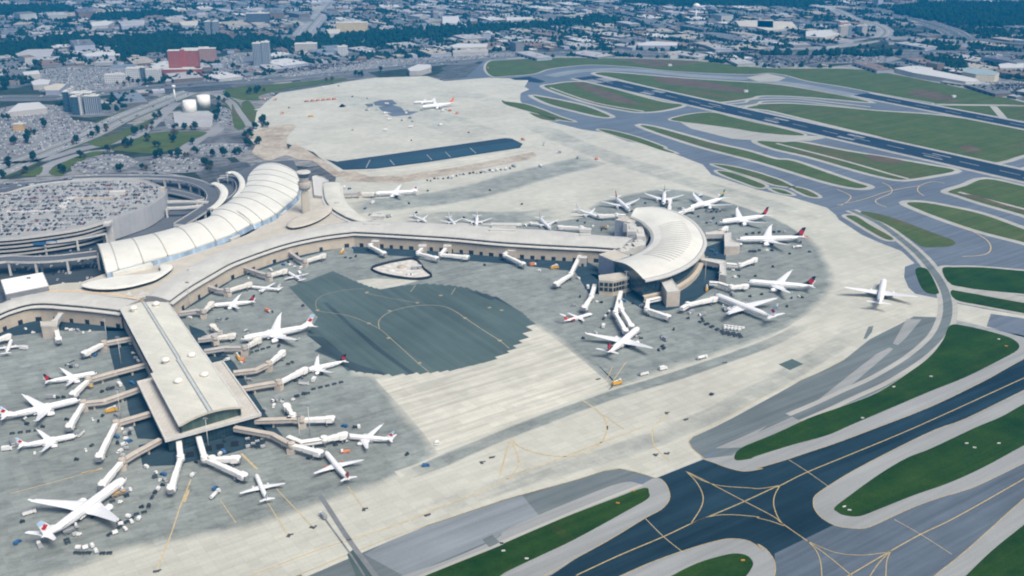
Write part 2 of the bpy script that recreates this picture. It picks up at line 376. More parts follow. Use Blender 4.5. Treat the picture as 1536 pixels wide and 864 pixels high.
# apron
APR = [(-330, 480), (0, 455), (190, 440), (300, 395), (400, 350), (470, 320), (500, 285), (505, 262), (490, 245), (470, 228), (420, 212), (380, 196), (385, 168), (400, 152)] + q('A2', 150, 535, 350, 505, 550, 468, 700, 448, 1000, 438, 1100, 468, 1350, 448, 1500, 452) + q('A3', 60, 478, 130, 515, 60, 545, -10, 560, -60, 590, 60, 640, 250, 700, 430, 745, 560, 765, 700, 815) + q('B3', 820, 30, 1000, 92, 1130, 142, 1180, 200, 1300, 240, 1440, 285) + q('B4', 60, 300, 200, 330, 400, 390, 450, 430, 470, 460, 600, 545, 700, 590, 830, 640, 905, 710, 850, 730, 845, 790, 870, 850) + q('C4', 910, 80, 1050, 108, 1120, 130, 1300, 165, 1536, 205, 1800, 235, 1800, 375, 1536, 310, 1325, 275, 1130, 235, 1050, 215, 900, 210, 830, 250, 650, 340, 500, 460, 340, 540, 100, 640, 0, 690) + q('C3', 1080, 864) + q('D3', 1080, 55, 1050, 90, 1070, 130, 1140, 188, 860, 300, 760, 270, 650, 246, 550, 262, 400, 310, 0, 420) + q('D2', 1400, 440, 1100, 540, 800, 640, 600, 720, 400, 810, 250, 864, 0, 980) + [(-200, 1000), (-400, 900)]
sheet('apron', APR, .06, M_CONC)
# worn gate area with a soft edge
WR = [(-330, 486), (0, 462), (190, 450), (300, 410), (440, 352), (560, 345), (700, 338), (860, 318), (900, 303), (950, 290), (1000, 284), (1060, 291), (1110, 306), (1170, 330), (1215, 356), (1240, 390), (1248, 420), (1240, 445), (1215, 468), (1180, 495), (1136, 512), (1080, 530), (1010, 552), (960, 570), (917, 582), (877, 545), (833, 509), (796, 486), (700, 490), (575, 520), (530, 556), (566, 568), (601, 613), (630, 645), (650, 676), (636, 699), (562, 728), (470, 760), (380, 790), (286, 808), (182, 828), (78, 866), (-330, 960)]
g_ = [Vector((a.x, a.y, 0)) for a in GL(sm(WR, 4, True))]
if area2(g_) < 0: g_ = g_[::-1]
outer, inner = offset(g_, 7), offset(g_, -9)
mb = MB(); n_ = len(inner)
mb.v = [(a.x, a.y, .09) for a in inner] + [(a.x, a.y, .09) for a in outer]
mb.f = [tuple(range(n_))] + [(i, n_ + i, n_ + (i + 1) % n_, (i + 1) % n_) for i in range(n_)]
mb.m = [0] * len(mb.f); mb.sm = [False] * len(mb.f); mb.at = [1.0] * n_ + [0.0] * n_
tag(mb.build('worn_apron', M_WORN), kind='structure')
# far gate area wear + used lanes
def wear(pts, amount, z, fin=6, name='worn_apron'):
    g_ = [Vector((a.x, a.y, 0)) for a in GL(sm(pts, 4, True))]
    if area2(g_) < 0: g_ = g_[::-1]
    o_, i_ = offset(g_, fin), offset(g_, -fin); mb = MB(); n_ = len(i_)
    mb.v = [(a.x, a.y, z) for a in i_] + [(a.x, a.y, z) for a in o_]
    mb.f = [tuple(range(n_))] + [(i, n_ + i, n_ + (i + 1) % n_, (i + 1) % n_) for i in range(n_)]
    mb.m = [0] * len(mb.f); mb.sm = [False] * len(mb.f); mb.at = [amount] * n_ + [0.0] * n_
    tag(mb.build(name, M_WORN), kind='structure')
def wear_line(px, w, amount, z, name='worn_apron'):
    P_ = [Vector((v.x, v.y, z)) for v in GL(sm(px, 5))]; mb = MB(); mb.at = []
    for i, p in enumerate(P_):
        d = P_[min(i + 1, len(P_) - 1)] - P_[max(i - 1, 0)]; d.normalize(); n = Vector((-d.y, d.x, 0)); f = min(1, i / 6, (len(P_) - 1 - i) / 6)
        for s, k in ((.5, 0), (.3, 1), (-.3, 1), (-.5, 0)): mb.v.append(tuple(p + n * s * w)); mb.at.append(k * amount * f)
    for i in range(len(P_) - 1):
        for j in range(3): mb.f.append((i * 4 + j, i * 4 + j + 1, i * 4 + 5 + j, i * 4 + 4 + j)); mb.m.append(0); mb.sm.append(False)
    tag(mb.build(name, M_WORN), kind='structure')
wear_line([(500, 318), (560, 308), (640, 300), (720, 285), (800, 262), (880, 243), (930, 232)], 75, .75, .10)
wear_line([(560, 330), (680, 326), (790, 325), (880, 312)], 60, .8, .102)
wear_line([(770, 120), (760, 160), (860, 215), (1000, 262), (1180, 318), (1240, 350)], 60, .45, .104)
wear_line([(420, 170), (520, 150), (640, 175), (700, 195), (800, 225)], 120, .42, .103)
wear_line([(560, 130), (660, 140), (740, 150), (800, 190)], 70, .40, .105)
wear_line([(440, 850), (700, 745), (980, 660), (1130, 590), (1250, 520), (1320, 470)], 26, .5, .106)
wear_line([(600, 716), (640, 702), (760, 651), (915, 594), (1020, 562), (1160, 512), (1225, 475)], 17, .9, .115, 'service_road')
# light new slabs beside the dark asphalt
sheet('new_apron', [(563, 569), (620, 560), (700, 545), (760, 525), (790, 488), (800, 488), (835, 510), (879, 545), (914, 576), (760, 642), (655, 676), (632, 646), (603, 612)], .12, M_NEWC)
def stairs(a, b, n):
    """zig-zag between two ground points along the slab directions"""
    d = b - a; du, dv = d.dot(U), d.dot(V); out = []
    for i in range(n):
        p_ = a + d * (i / n); out += [p_, p_ + U * du / n]
    return out
OCT = [(q('C2', 205, 42), 0), (q('C2', 330, 0), 0), (q('B2', 460, 755), 4), (q('B2', 560, 800), 3), (q('B2', 650, 835), 3), (q('C2', 740, 55), 4), (q('C2', 860, 30), 3), (q('C2', 1000, 18), 3), (q('C2', 1130, 28), 3), (q('C2', 1230, 42), 3), (q('C2', 1400, 95), 0), (q('C2', 1535, 180), 3), ([(794, 480)], 3), ([(778, 511)], 2), (q('C2', 1460, 410), 2), (q('C2', 1320, 480), 3), (q('C2', 1130, 527), 3), (q('C2', 960, 545), 2), (q('C2', 800, 556), 3), (q('C2', 640, 540), 2), (q('C2', 545, 527), 0), (q('C2', 470, 460), 0), (q('C2', 350, 410), 0), (q('C2', 392, 384), 0), (q('C2', 305, 315), 0), (q('C2', 372, 216), 0)]
pg = []
for i, (p_, n_) in enumerate(OCT):
    a, b = G(p_[0]), G(OCT[(i + 1) % len(OCT)][0][0])
    pg += stairs(a, b, n_) if n_ else [a]
tag(MB().poly([(p_.x, p_.y, .15) for p_ in pg]).build('apron_asphalt', M_SLATE), kind='structure')
M_STN = asphalt('stained_asphalt', (.05, .072, .08), .6, .25, -GRID + math.pi / 2)
for p_ in (q('C2', 310, 320, 395, 385, 360, 408, 470, 455, 560, 520, 640, 535, 760, 548, 740, 530, 640, 500, 560, 470, 470, 385, 400, 330), q('C2', 400, 130, 520, 240, 700, 400, 900, 545, 930, 540, 740, 400, 560, 250, 430, 130), q('C2', 1500, 160, 1535, 182, 1400, 96, 1370, 98), q('C2', 1230, 60, 1330, 80, 1390, 110, 1370, 118, 1280, 80)): sheet('apron_stain', p_, .165, M_STN)
sheet('asphalt_strip', [(489, 239), (505, 242.5), (562, 234.7), (630, 225), (757.6, 207), (768, 208), (784, 216), (780, 222), (640, 243.7), (562, 253.5), (515, 255)], .13, M_STRIP)
sheet('asphalt_strip', [(545, 244), (661, 227.5), (773, 212), (781, 217), (770, 222), (640, 241.8), (562, 251.5), (530, 250)], .16, asphalt('newer_asphalt', (.034, .066, .092), .4))
for p_ in ((555, 240, 549, 252), (585, 240, 592, 248), (640, 232, 648, 240), (668, 228, 676, 236), (705, 222, 714, 230)): line('strip_line', [p_[:2], p_[2:]], .9, .18, M_WLINE)
for p_ in (q('A2', 690, 590, 730, 578, 800, 575, 830, 600, 760, 612, 700, 608), q('A2', 720, 616, 800, 604, 850, 618, 870, 640, 800, 650, 740, 640), q('A2', 770, 655, 860, 640, 955, 642, 900, 662, 800, 672), q('A2', 640, 600, 690, 596, 690, 612, 660, 618)): sheet('asphalt_patch', p_, .13, M_TAXI)
sheet('new_apron', [(534, 421), (550, 434), (575, 433), (600, 429), (628, 421), (600, 419), (560, 418)], .14, M_CONC)
sheet('asphalt_patch', q('C4', 122, 487, 200, 455, 265, 485, 187, 520), .13, M_SLATE)
sheet('old_taxiway', q('D2', 0, 980, 250, 864, 600, 720, 800, 640, 1100, 540, 1400, 440) + q('D3', 0, 420, 400, 310, 550, 262, 650, 246, 760, 270, 860, 302, 760, 330, 300, 470, 0, 600) + q('D2', 1400, 655, 1130, 775, 850, 870, 600, 980), .05, M_GRAYA)
sheet('asphalt_patch', q('D3', 0, 425, 90, 400, 185, 515, 0, 592) + q('D2', 1400, 645, 1000, 815, 860, 860, 640, 740, 820, 640, 1100, 545, 1400, 445), .075, M_GRAYB)
sheet('old_taxiway', q('D3', 1140, 188, 1070, 130, 1050, 90, 1080, 55, 1180, 5) + q('C4', 0, 690, 100, 640, 340, 540, 500, 460, 650, 340, 830, 250, 900, 212, 1050, 215, 1110, 225, 1095, 300, 1000, 430, 900, 510, 700, 640, 500, 722, 300, 795, 155, 864) + q('D3', 1536, 50, 1345, 130, 1300, 170), .10, M_GRAYA)
sheet('asphalt_patch', q('D3', 1200, 130, 1340, 70, 1500, 0) + q('C4', 0, 880, 265, 760, 540, 540, 690, 425, 770, 385, 860, 225, 945, 228, 850, 340, 700, 470, 560, 590, 400, 700, 345, 780, 100, 885) + q('D3', 1350, 125), .125, M_SHOUL)
sheet('asphalt_patch', q('C4', 660, 355, 690, 345, 800, 372, 905, 410, 870, 462, 790, 400), .131, M_GRAYA)
sheet('asphalt_patch', q('C4', 610, 340, 640, 270, 668, 265, 660, 300, 628, 340), .13, M_GRAYA)
sheet('asphalt_patch', q('C4', 1345, 195, 1536, 222, 1800, 262, 1800, 385, 1536, 322, 1320, 268), .13, M_TAXI)
sheet('asphalt_patch', q('A3', 20, 452, 130, 440, 225, 470, 190, 478, 60, 465), .1, M_RWY)
sheet('far_apron', q('A3', 1000, 705, 1100, 716, 1300, 742) + q('A4', 0, 765, 180, 780, 300, 782, 420, 790, 300, 812, 120, 812) + q('A3', 1420, 808, 1300, 800, 1180, 770, 1060, 740), .1, M_FARSH)
RING = q('B4', 540, 405, 700, 480, 850, 590, 940, 670, 1000, 740, 1050, 810) + q('C4', 1085, 80, 1097, 160, 1085, 240, 1040, 330, 950, 418, 838, 498, 688, 585, 538, 652, 370, 730, 215, 796)
line('perimeter_road', RING, 17, .135, M_FARSH); line('perimeter_road', RING, 8, .138, M_GRAYA)
line('perimeter_road', q('D3', 780, 340, 400, 490, 0, 660) + q('D2', 1400, 690, 1000, 850, 700, 980), 2.6, .155, M_FARSH)
sheet('far_apron', q('A3', 1380, 446, 1460, 432) + q('A4', 60, 424, 165, 448, 120, 468, 10, 472), .17, M_FARSH)
line('old_taxiway', q('A3', 250, 440, 430, 408, 700, 402, 1100, 438, 1400, 455) + q('A4', 0, 465, 200, 485, 480, 535, 620, 565), 34, .16, M_GRAYB)
line('old_taxiway', q('A3', 1240, 612, 1400, 596) + q('A4', -10, 580, 100, 573, 250, 577, 450, 600, 640, 622), 30, .158, M_FARSH)
line('old_taxiway', q('A3', 1240, 612, 1400, 596) + q('A4', -10, 580, 100, 573, 250, 577, 450, 600, 640, 622), 17, .162, M_GRAYA)
# runways
def runway(a, b, w, mat, marks=True):
    A_, B_ = G(a), G(b); d = (B_ - A_).normalized(); n = Vector((-d.y, d.x, 0)); L = (B_ - A_).length
    tag(MB().ribbon([A_, B_], w + 16, .165).build('runway_shoulder', M_FARSH), kind='structure')
    tag(MB().ribbon([A_, B_], w, .19).build('runway', mat), kind='structure')
    m = MB(); s = 60
    def bar(x, y, l, ww): m.ribbon([A_ + d * x + n * y, A_ + d * (x + l) + n * y], ww, .21)
    while s < L - 40:
        bar(s, 0, 30, 1.4); s += 60
    for y in (-w / 2 + 1.5, w / 2 - 1.5): bar(0, y, L, 1.2)
    if marks:
        for i in range(6):
            for sg in (-1, 1): bar(30, sg * (5 + i * 4), 40, 2)
        for k, x in ((3, 190), (1, 340), (2, 490), (2, 640), (1, 790), (1, 940)):
            for i in range(k):
                for sg in (-1, 1): bar(x, sg * (10 + i * 4.5), 30, 2.4)
    tag(m.build('runway_marking', M_WLINE), kind='structure')
runway((876, 115.5), (1700, 301), 56, M_RWY)
runway((1290, 141.5), (1700, 220.5), 44, M_RWY, False)
for p_ in (q('A3', 250, 505, 500, 590, 790, 642), q('B4', 110, 20, 500, 120, 760, 195, 870, 224), q('B4', 1160, 300, 1300, 338, 1536, 398, 1700, 445)): line('service_path', p_, 6, .19, M_FARSH)
line('service_path', q('C4', 1110, 42, 1300, 75, 1536, 108, 1760, 140), 13, .19, M_FARSH)
line('service_path', q('A4', 1040, 605, 1536, 610, 1760, 612), 7, .19, M_FARSH)
line('service_path', q('A4', 1358, 612, 1418, 680), 12, .19, M_FARSH)
line('service_path', q('A3', 0, 338, 300, 326, 700, 331, 1100, 346) + q('A4', 100, 390, 500, 391, 700, 405, 900, 443, 1150, 492, 1350, 538, 1700, 630), 9, .19, M_FARSH)
M_DIRT = grass('dry_turf', (.10, .075, .05), (.135, .105, .07), (.05, .09, .04), .6)
sheet('bare_patch', q('A4', 870, 540, 930, 515, 1040, 535, 1150, 575, 1130, 585, 1000, 570), .2, M_DIRT, smooth=3)
sheet('bare_patch', q('A3', 640, 345, 780, 342, 960, 352, 1110, 362, 1000, 374, 860, 385, 760, 365), .2, M_DIRT, smooth=4)
sheet('bare_patch', q('A3', 850, 445, 1000, 450, 1200, 480, 1400, 520, 1300, 530, 1050, 500, 900, 480), .2, M_DIRT, smooth=4)
sheet('bare_patch', q('A3', 380, 480, 440, 478, 640, 545, 760, 600, 640, 590, 480, 530), .2, M_DIRT, smooth=4)
sheet('bare_patch', q('B4', 620, 85, 700, 92, 860, 125, 760, 135, 660, 115), .2, M_DIRT, smooth=4)
sheet('bare_patch', q('B4', 1130, 308, 1250, 318, 1536, 408, 1760, 470, 1536, 418, 1300, 350), .2, M_DIRT)
sheet('bare_patch', q('B4', 1165, 38, 1230, 35, 1290, 60, 1220, 72), .2, M_DIRT, smooth=3)
# painted lines
YL = [(q('D3', 400, 862, 640, 750, 900, 640, 1070, 560, 1200, 508, 1370, 435, 1536, 358) + q('D4', 130, 345, 280, 270, 560, 155, 930, 0) + q('C4', 1536, 565, 1760, 462), .62),
      (q('D3', 1030, 260, 1180, 335, 1360, 430, 1536, 522) + q('D4', 140, 560, 290, 665, 400, 745, 530, 852, 600, 920), .55),
      (q('D3', 1030, 260, 1090, 320, 1130, 400, 1120, 470, 1060, 565), .5),
      (q('D3', 1030, 260, 1120, 312, 1230, 345, 1400, 358) + q('D4', 0, 362, 60, 356, 130, 343), .5),
      (q('D3', 1070, 560, 1180, 520, 1300, 512, 1450, 525) + q('D4', 0, 530, 80, 550, 150, 575), .5),
      (q('D4', 130, 345, 100, 400, 95, 460, 120, 530, 155, 575), .5),
      (q('D4', 480, 890, 770, 720, 940, 625, 1100, 550, 1300, 440, 1536, 305, 1760, 180), .62),
      (q('D4', 290, 665, 340, 720, 365, 790, 372, 880), .45), (q('D4', 290, 665, 450, 730, 600, 745, 740, 730), .45),
      (q('D4', 640, 880, 700, 790, 770, 720), .45), (q('D4', 740, 880, 745, 780, 770, 720), .45)]
for p_, w_ in YL: line('taxi_line', p_, w_ * 1.15, .19, M_YEL)
for p_ in (q('D3', 800, 535, 905, 640, 1020, 732), q('D4', 180, 195, 290, 265, 410, 350), q('D4', 790, 540, 940, 625, 1120, 740)): line('hold_line', p_, .5, .185, M_YELG)
def edge_line(pts, w=.45):
    line('edge_line', pts, w, .18, M_YEL, 3)
edge_line(SH['s'][:16]); edge_line(SH['t'][10:] + SH['t'][:10]); edge_line(SH['v'][:9]); edge_line(SH['w'][:14]); edge_line(SH['u'][:5])
edge_line(q('D2', 250, 864, 600, 720, 800, 640, 1100, 540, 1400, 440) + q('D3', 0, 420, 400, 310, 550, 262, 650, 246, 760, 270, 850, 298), .6)
edge_line(q('D3', 1140, 188, 1070, 130, 1050, 90, 1080, 55, 1180, 5) + q('C4', 0, 690, 100, 640, 340, 540, 500, 460), .5)
for p_, w_ in ((q('D3', -40, 290, 20, 85, 60, 110, 120, 140, 250, 172, 400, 172, 500, 130, 560, 75, 582, 0), 1.0), (q('C3', 430, 690, 520, 750, 570, 810, 582, 864), 1.0), (q('C3', 560, 780, 680, 864), .8),
               (q('D2', 0, 858, 400, 705, 800, 580, 1100, 458, 1400, 340, 1500, 270, 1530, 200, 1490, 95), .8), (q('D3', 0, 308, 300, 190, 560, 90, 700, 40, 800, 0), .8),
               (q('C3', 930, 778, 860, 830), .9), (q('D3', 845, 0, 838, 60, 860, 130, 940, 200), .8), (q('C3', 600, 600, 690, 470), .6), (q('C3', 570, 590, 610, 500), .5),
               (q('D1', 1100, 310, 1040, 460, 980, 640, 905, 825), .8), (q('D2', 75, 430, 200, 630), .6), (q('D2', 130, 360, 340, 580), .6), (q('D2', 545, 350, 640, 482), .6), (q('D1', 1270, 430, 1360, 560), .5),
               (q('D1', 60, 390, 400, 300, 560, 250), .6), (q('D1', 1390, 160, 1480, 250), 1.6), (q('D1', 470, 275, 590, 245), 2.2), (q('D1', 1060, 440, 1085, 370), 2.0)):
    line('stand_line', p_, w_, .2, M_YELP)
M_OCTL = plain('worn_line_paint', (.36, .31, .19), .8, .3, .25)
for p_, w_ in ((q('C2', 370, 180, 540, 205, 640, 240, 730, 285, 800, 345, 950, 480, 1025, 542), .7), (q('C2', 728, 285, 722, 240, 760, 200, 830, 170, 950, 148, 1080, 150, 1160, 180, 1220, 220, 1340, 300, 1420, 350, 1475, 395), .9),
               (q('C2', 370, 178, 360, 130, 400, 90, 520, 60, 640, 50), .5), (q('C2', 640, 75, 760, 100, 930, 130), .6), (q('C2', 905, 70, 935, 30), .8), (q('C2', 1140, 85, 1165, 45), .8)):
    line('stand_line', p_, w_ * .75, .2, M_OCTL)
for p_ in (q('B4', 480, 378, 525, 350, 535, 320, 460, 285), q('B4', 745, 388, 695, 368, 685, 345, 770, 305, 765, 270, 720, 245), q('B4', 960, 322, 925, 295, 935, 265, 1010, 240, 1080, 250), q('B4', 1120, 470, 1300, 560, 1345, 620, 1310, 660, 1180, 672), q('B4', 460, 375, 600, 345, 760, 295, 940, 262)): line('taxi_line', p_, 1.1, .13, M_YELP)
mb = MB()
for p_ in q('C2', 785, 178, 945, 132, 655, 72, 665, 250, 780, 335, 955, 480, 1220, 220, 1420, 350, 1080, 90, 1360, 160, 1430, 175, 370, 175):
    g_ = G(p_); mb.box((g_.x, g_.y, .2), (4, 1.2, .02), GRID + .6); mb.box((g_.x, g_.y, .23), (1.2, 4, .02), GRID + .6)
tag(mb.build('stand_mark', M_OCTL), kind='structure')
# rubber lanes and patches on the apron
for p_, w_ in ((q('D2', 380, 395, 430, 470, 560, 670, 700, 860, 760, 960), 3.2), (q('D2', 400, 520, 560, 740, 640, 864), 1.2)): line('apron_stain', p_, w_, .2, M_RUBB)
sheet('asphalt_patch', q('D2', 540, 740, 590, 700, 620, 730, 700, 850, 790, 980, 640, 980), .19, M_SLATE)
sheet('asphalt_patch', q('D2', 1320, 655, 1375, 628, 1420, 672, 1360, 700), .19, M_GRAYA)
sheet('asphalt_patch', q('D3', 700, 315, 800, 288, 845, 300, 780, 338), .19, M_TAXI)
sheet('asphalt_patch', q('D3', 1140, 180, 1195, 130, 1215, 145, 1180, 185), .19, M_TAXI)
mb = MB()
for p_ in q('D2', 205, 632, 340, 585, 637, 482, 1000, 515, 1315, 212, 1372, 182) + q('D1', 900, 838) + q('D3', 855, 168, 920, 160) + q('C3', 1180, 660, 525, 572, 920, 768, 1030, 805, 1255, 478):
    g_ = G(p_); mb.box((g_.x, g_.y, .12), (3.6, 2.2, .12), R.uniform(0, 3)); mb.box((g_.x + 1.8, g_.y + 1.4, .12), (1.6, 1.2, .1), R.uniform(0, 3))
tag(mb.build('apron_stain', plain('dark_stain', (.07, .07, .07))), kind='structure')
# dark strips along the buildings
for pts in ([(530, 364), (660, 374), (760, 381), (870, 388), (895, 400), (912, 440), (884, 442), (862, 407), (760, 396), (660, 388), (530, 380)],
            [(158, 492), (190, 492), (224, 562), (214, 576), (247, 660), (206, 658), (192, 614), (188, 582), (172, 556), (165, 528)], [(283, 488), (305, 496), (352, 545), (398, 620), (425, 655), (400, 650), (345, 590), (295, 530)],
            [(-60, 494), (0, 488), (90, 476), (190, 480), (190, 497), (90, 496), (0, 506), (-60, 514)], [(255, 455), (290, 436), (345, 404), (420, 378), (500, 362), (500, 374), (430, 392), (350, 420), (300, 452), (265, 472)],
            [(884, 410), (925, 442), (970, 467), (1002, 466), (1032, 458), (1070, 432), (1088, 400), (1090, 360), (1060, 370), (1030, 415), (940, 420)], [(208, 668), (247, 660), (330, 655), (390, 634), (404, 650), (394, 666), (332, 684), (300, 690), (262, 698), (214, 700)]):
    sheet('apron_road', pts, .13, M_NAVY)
# construction pad on the apron
M_PAD = plain('crushed_stone', (.55, .53, .48), .95, .25, .15)
PAD = q('B2', 682, 742, 780, 712, 900, 690, 945, 700, 985, 750, 1028, 790, 940, 808, 820, 795, 720, 772)
sheet('construction_pad', PAD, .17, M_PAD)
# bare earth west of the far apron
sheet('bare_ground', q('A2', -40, 775, 60, 740, 180, 718, 250, 725, 195, 790, 200, 864) + q('B2', 240, 20, 370, 100, 480, 170) + [(520, 268), (500, 264), (470, 242), (448, 240), (428, 233), (405, 241), (388, 236), (378, 228), (383, 218), (372, 209)], .12, M_SAND, smooth=2)
sheet('bare_ground', [(503, 258), (520, 256), (562, 256), (614, 252), (666, 243), (780, 226), (800, 228), (806, 234), (790, 240), (700, 258), (600, 275), (520, 272)], .125, M_SAND)
sheet('apron', [(535, 258), (562, 256.5), (614, 252), (666, 242.5), (778, 224), (790, 223), (800, 228), (690, 250), (600, 263), (555, 265)], .15, M_NEWC)
# ---- landside roads, lots, verges
HW = {}
HW['band'] = [(-90, 152), (0, 147), (80, 146), (170, 137), (260, 128), (400, 118), (500, 109), (640, 96), (780, 83), (900, 79), (1040, 80), (1160, 78), (1300, 76), (1560, 82), (1700, 86)]
HW['south'] = [(285, 138), (265, 144), (182, 177), (130, 203), (60, 230), (0, 256), (-80, 285)]
HW['north'] = q('A2', 230, 270, 350, 120, 480, -20, 600, -160)
HW['east'] = q('A4', -380, 20, 200, 30, 650, 52, 900, 110, 1100, 172, 1200, 222, 1536, 262, 1760, 280)
HW['loop'] = q('A4', 430, 50, 480, 72, 560, 112, 680, 140, 738, 185, 650, 235, 400, 272, 0, 300, -300, 310)
HW['mid'] = q('A4', 520, 240, 800, 218, 1100, 232, 1536, 262)
HW['east2'] = q('A4', 560, 10, 1000, 24, 1536, 16, 1760, 12)
HW['low'] = q('B1', -60, 280, 0, 262, 280, 245, 560, 205, 860, 200, 1100, 240, 1180, 290)
HW['ramp'] = q('A1', 1250, 545, 1330, 590, 1380, 660, 1440, 715) + q('B2', -30, -80)
HW['ramp2'] = q('B1', 900, 150, 1050, 60, 1160, -20) + q('A1', 1230, 760, 1300, 690)
HW['ramp3'] = q('B1', -60, 130, 200, 120, 420, 60, 640, 15) + q('A1', 800, 770, 930, 660, 1010, 590)
HW['ramp4'] = q('B1', 250, 205, 260, 160, 340, 120, 520, 70, 660, 60)
WID = dict(band=48, south=46, north=50, east=60, loop=36, mid=40, east2=30, low=22, ramp=16, ramp2=14, ramp3=14, ramp4=10)
for k, p_ in HW.items():
    line('highway' if WID[k] > 20 else 'road', p_, WID[k] + 8, -.3, M_GRASSF if k in ('south', 'ramp') else M_ROADL)
    line('highway' if WID[k] > 20 else 'road', p_, WID[k], -.2, M_ROAD if k in ('band', 'low', 'east') else M_ROADL)
    if WID[k] > 35:
        line('median', p_, 2.5, -.1, M_GRASSF)
        for s_ in (-.25, .25): 
            g_ = GL(sm(p_, 4)); pp = []
            for i, a in enumerate(g_):
                d = (g_[min(i + 1, len(g_) - 1)] - g_[max(i - 1, 0)]).normalized(); pp.append((a.x - d.y * s_ * WID[k], a.y + d.x * s_ * WID[k], -.1))
            tag(MB().ribbon(pp, 1.2).build('lane_line', M_WLINE), kind='structure')
VERGE = [q('A1', 510, 822, 600, 790, 750, 735, 880, 680, 905, 668, 850, 722, 740, 782, 600, 845), q('A1', 640, 864, 760, 810, 900, 762, 1100, 757, 1195, 765, 1080, 820) + q('B1', 1000, 52, 880, 78, 700, 62),
         q('B1', 280, 190, 320, 150, 440, 95, 540, 65, 600, 72, 420, 142, 360, 205), q('B1', 120, 206, 180, 175, 245, 152, 225, 200), q('A1', 1335, 600, 1360, 640, 1415, 730, 1350, 735), q('A1', 1280, 525, 1400, 500, 1536, 488) + q('A2', 300, 470, 500, 450, 530, 462, 350, 490, 150, 520, 30, 555) + q('A1', 1500, 578, 1370, 570),
         q('A1', 1390, 600, 1440, 585, 1500, 690, 1440, 700)]
for p_ in VERGE: sheet('grass', p_, -.05, M_GRASSF, 'stuff', smooth=3)
sheet('underpass_shade', [(-120, 362), (0, 366), (100, 360), (160, 345), (190, 352), (150, 385), (160, 425), (110, 434), (60, 436), (-120, 452)], -.02, asphalt('underpass_shade_asphalt', (.06, .07, .075), .4))  # darker road sheet: paints the shade beneath the elevated roads
M_LOT = asphalt('lot_asphalt', (.20, .205, .21), .3)
sheet('landside_road', [(-120, 470), (-120, 292), (0, 284), (60, 272), (150, 262), (250, 262), (320, 275), (385, 245), (440, 240), (470, 300), (440, 345), (300, 405), (190, 445)], -.05, M_ROAD)
# ------------------------------------------------------------------ aircraft
M_WHITE = plain('aircraft_white', (.80, .80, .79), .35, .03, .2, 0, .5)
M_WINGM = plain('wing_grey_white', (.70, .71, .72), .4, .05, .4, 0, .5)
M_BLACK = plain('tail_black', (.012, .014, .018), .4, .1)
M_RED = plain('tail_red', (.46, .01, .02), .45, .1)
M_ICE = plain('tail_ice_blue', (.42, .58, .74), .4, .05)
M_ORANGE = plain('tail_orange', (.62, .2, .1), .5, .1)
M_GREEN = plain('tail_green', (.01, .10, .085), .45, .1)
M_GOLD = plain('tail_gold', (.55, .36, .06), .45, .1)
M_CHERRY = plain('tail_cherry', (.5, .05, .04), .45, .1)
M_WINDOW = plain('cabin_glass', (.02, .03, .045), .15, .1, .5, 0, .6)
M_TYRE = plain('tyre_rubber', (.02, .02, .022), .9)
M_METAL = plain('bare_metal', (.38, .39, .40), .35, .1, .5, .7)
TYPES = dict(  # length, span, fuselage diameter, root chord, engine length, engine radius, engine at fraction of half span, rear engines
    W77=(73.9, 64.8, 6.2, 13.5, 7.2, 2.0, .31, 0), B78=(62.8, 60.1, 5.8, 12, 6.4, 1.8, .33, 0), A33=(63.7, 60.3, 5.6, 11.8, 6.2, 1.6, .32, 0), B76=(54.9, 47.6, 5.0, 10.6, 5.6, 1.45, .33, 0),
    A21=(44.5, 34.4, 4.0, 7.0, 4.4, 1.15, .34, 0), A20=(37.6, 34.4, 4.0, 7.0, 4.4, 1.15, .34, 0), E90=(36.2, 28.7, 3.1, 6.0, 3.8, 1.0, .33, 0), E75=(31.7, 26.0, 3.0, 5.4, 3.4, .9, .33, 0), CRJ=(32.5, 23.2, 2.8, 5.0, 3.6, .75, 0, 1))
_PM = {}
def part(key, name, make, mats, parent):
    """a part whose mesh is shared between aircraft of one type"""
    if key not in _PM:
        o = make().build(name, mats, parent); _PM[key] = o.data; return o
    o = bpy.data.objects.new(name, _PM[key]); COL.objects.link(o); o.parent = parent
    return o
def wing_mb(root_x, chord, tip_x, tip_c, y0, y1, z0, z1, th, sg):
    """swept tapered aerofoil between two stations, with a kinked trailing edge"""
    rows = []
    for k in (0, .33, .96, 1.0):
        y = y0 + (y1 - y0) * k; le = root_x + (tip_x - root_x) * k
        c = chord + (tip_c - chord) * k
        if .2 < k < .5: c *= .90
        if k == 1.0: c *= .55; le -= tip_c * .42
        z = z0 + (z1 - z0) * k + (0.5 * (z1 - z0) * k * k if y1 > 8 else 0); h = th * c
        rows.append([(le, sg * y, z), (le - c * .3, sg * y, z + h * .6), (le - c, sg * y, z + h * .05), (le - c * .4, sg * y, z - h * .45)])
    m = MB(); m.grid(rows, 0, False, True); n = len(m.v)
    m.f += [(0, 1, 2, 3), (n - 1, n - 2, n - 3, n - 4)]; m.m += [0, 0]; m.sm += [False, False]
    return m
LEAF = [(0, 1), (.17, .62), (.4, .74), (.32, .3), (.62, .42), (.68, .24), (.96, .2), (.84, -.02), (.95, -.14), (.42, -.42), (.48, -.62), (.06, -.55), (.06, -.95), (-.06, -.95), (-.06, -.55), (-.48, -.62), (-.42, -.42), (-.95, -.14), (-.84, -.02), (-.96, .2), (-.68, .24), (-.62, .42), (-.32, .3), (-.4, .74), (-.17, .62)]
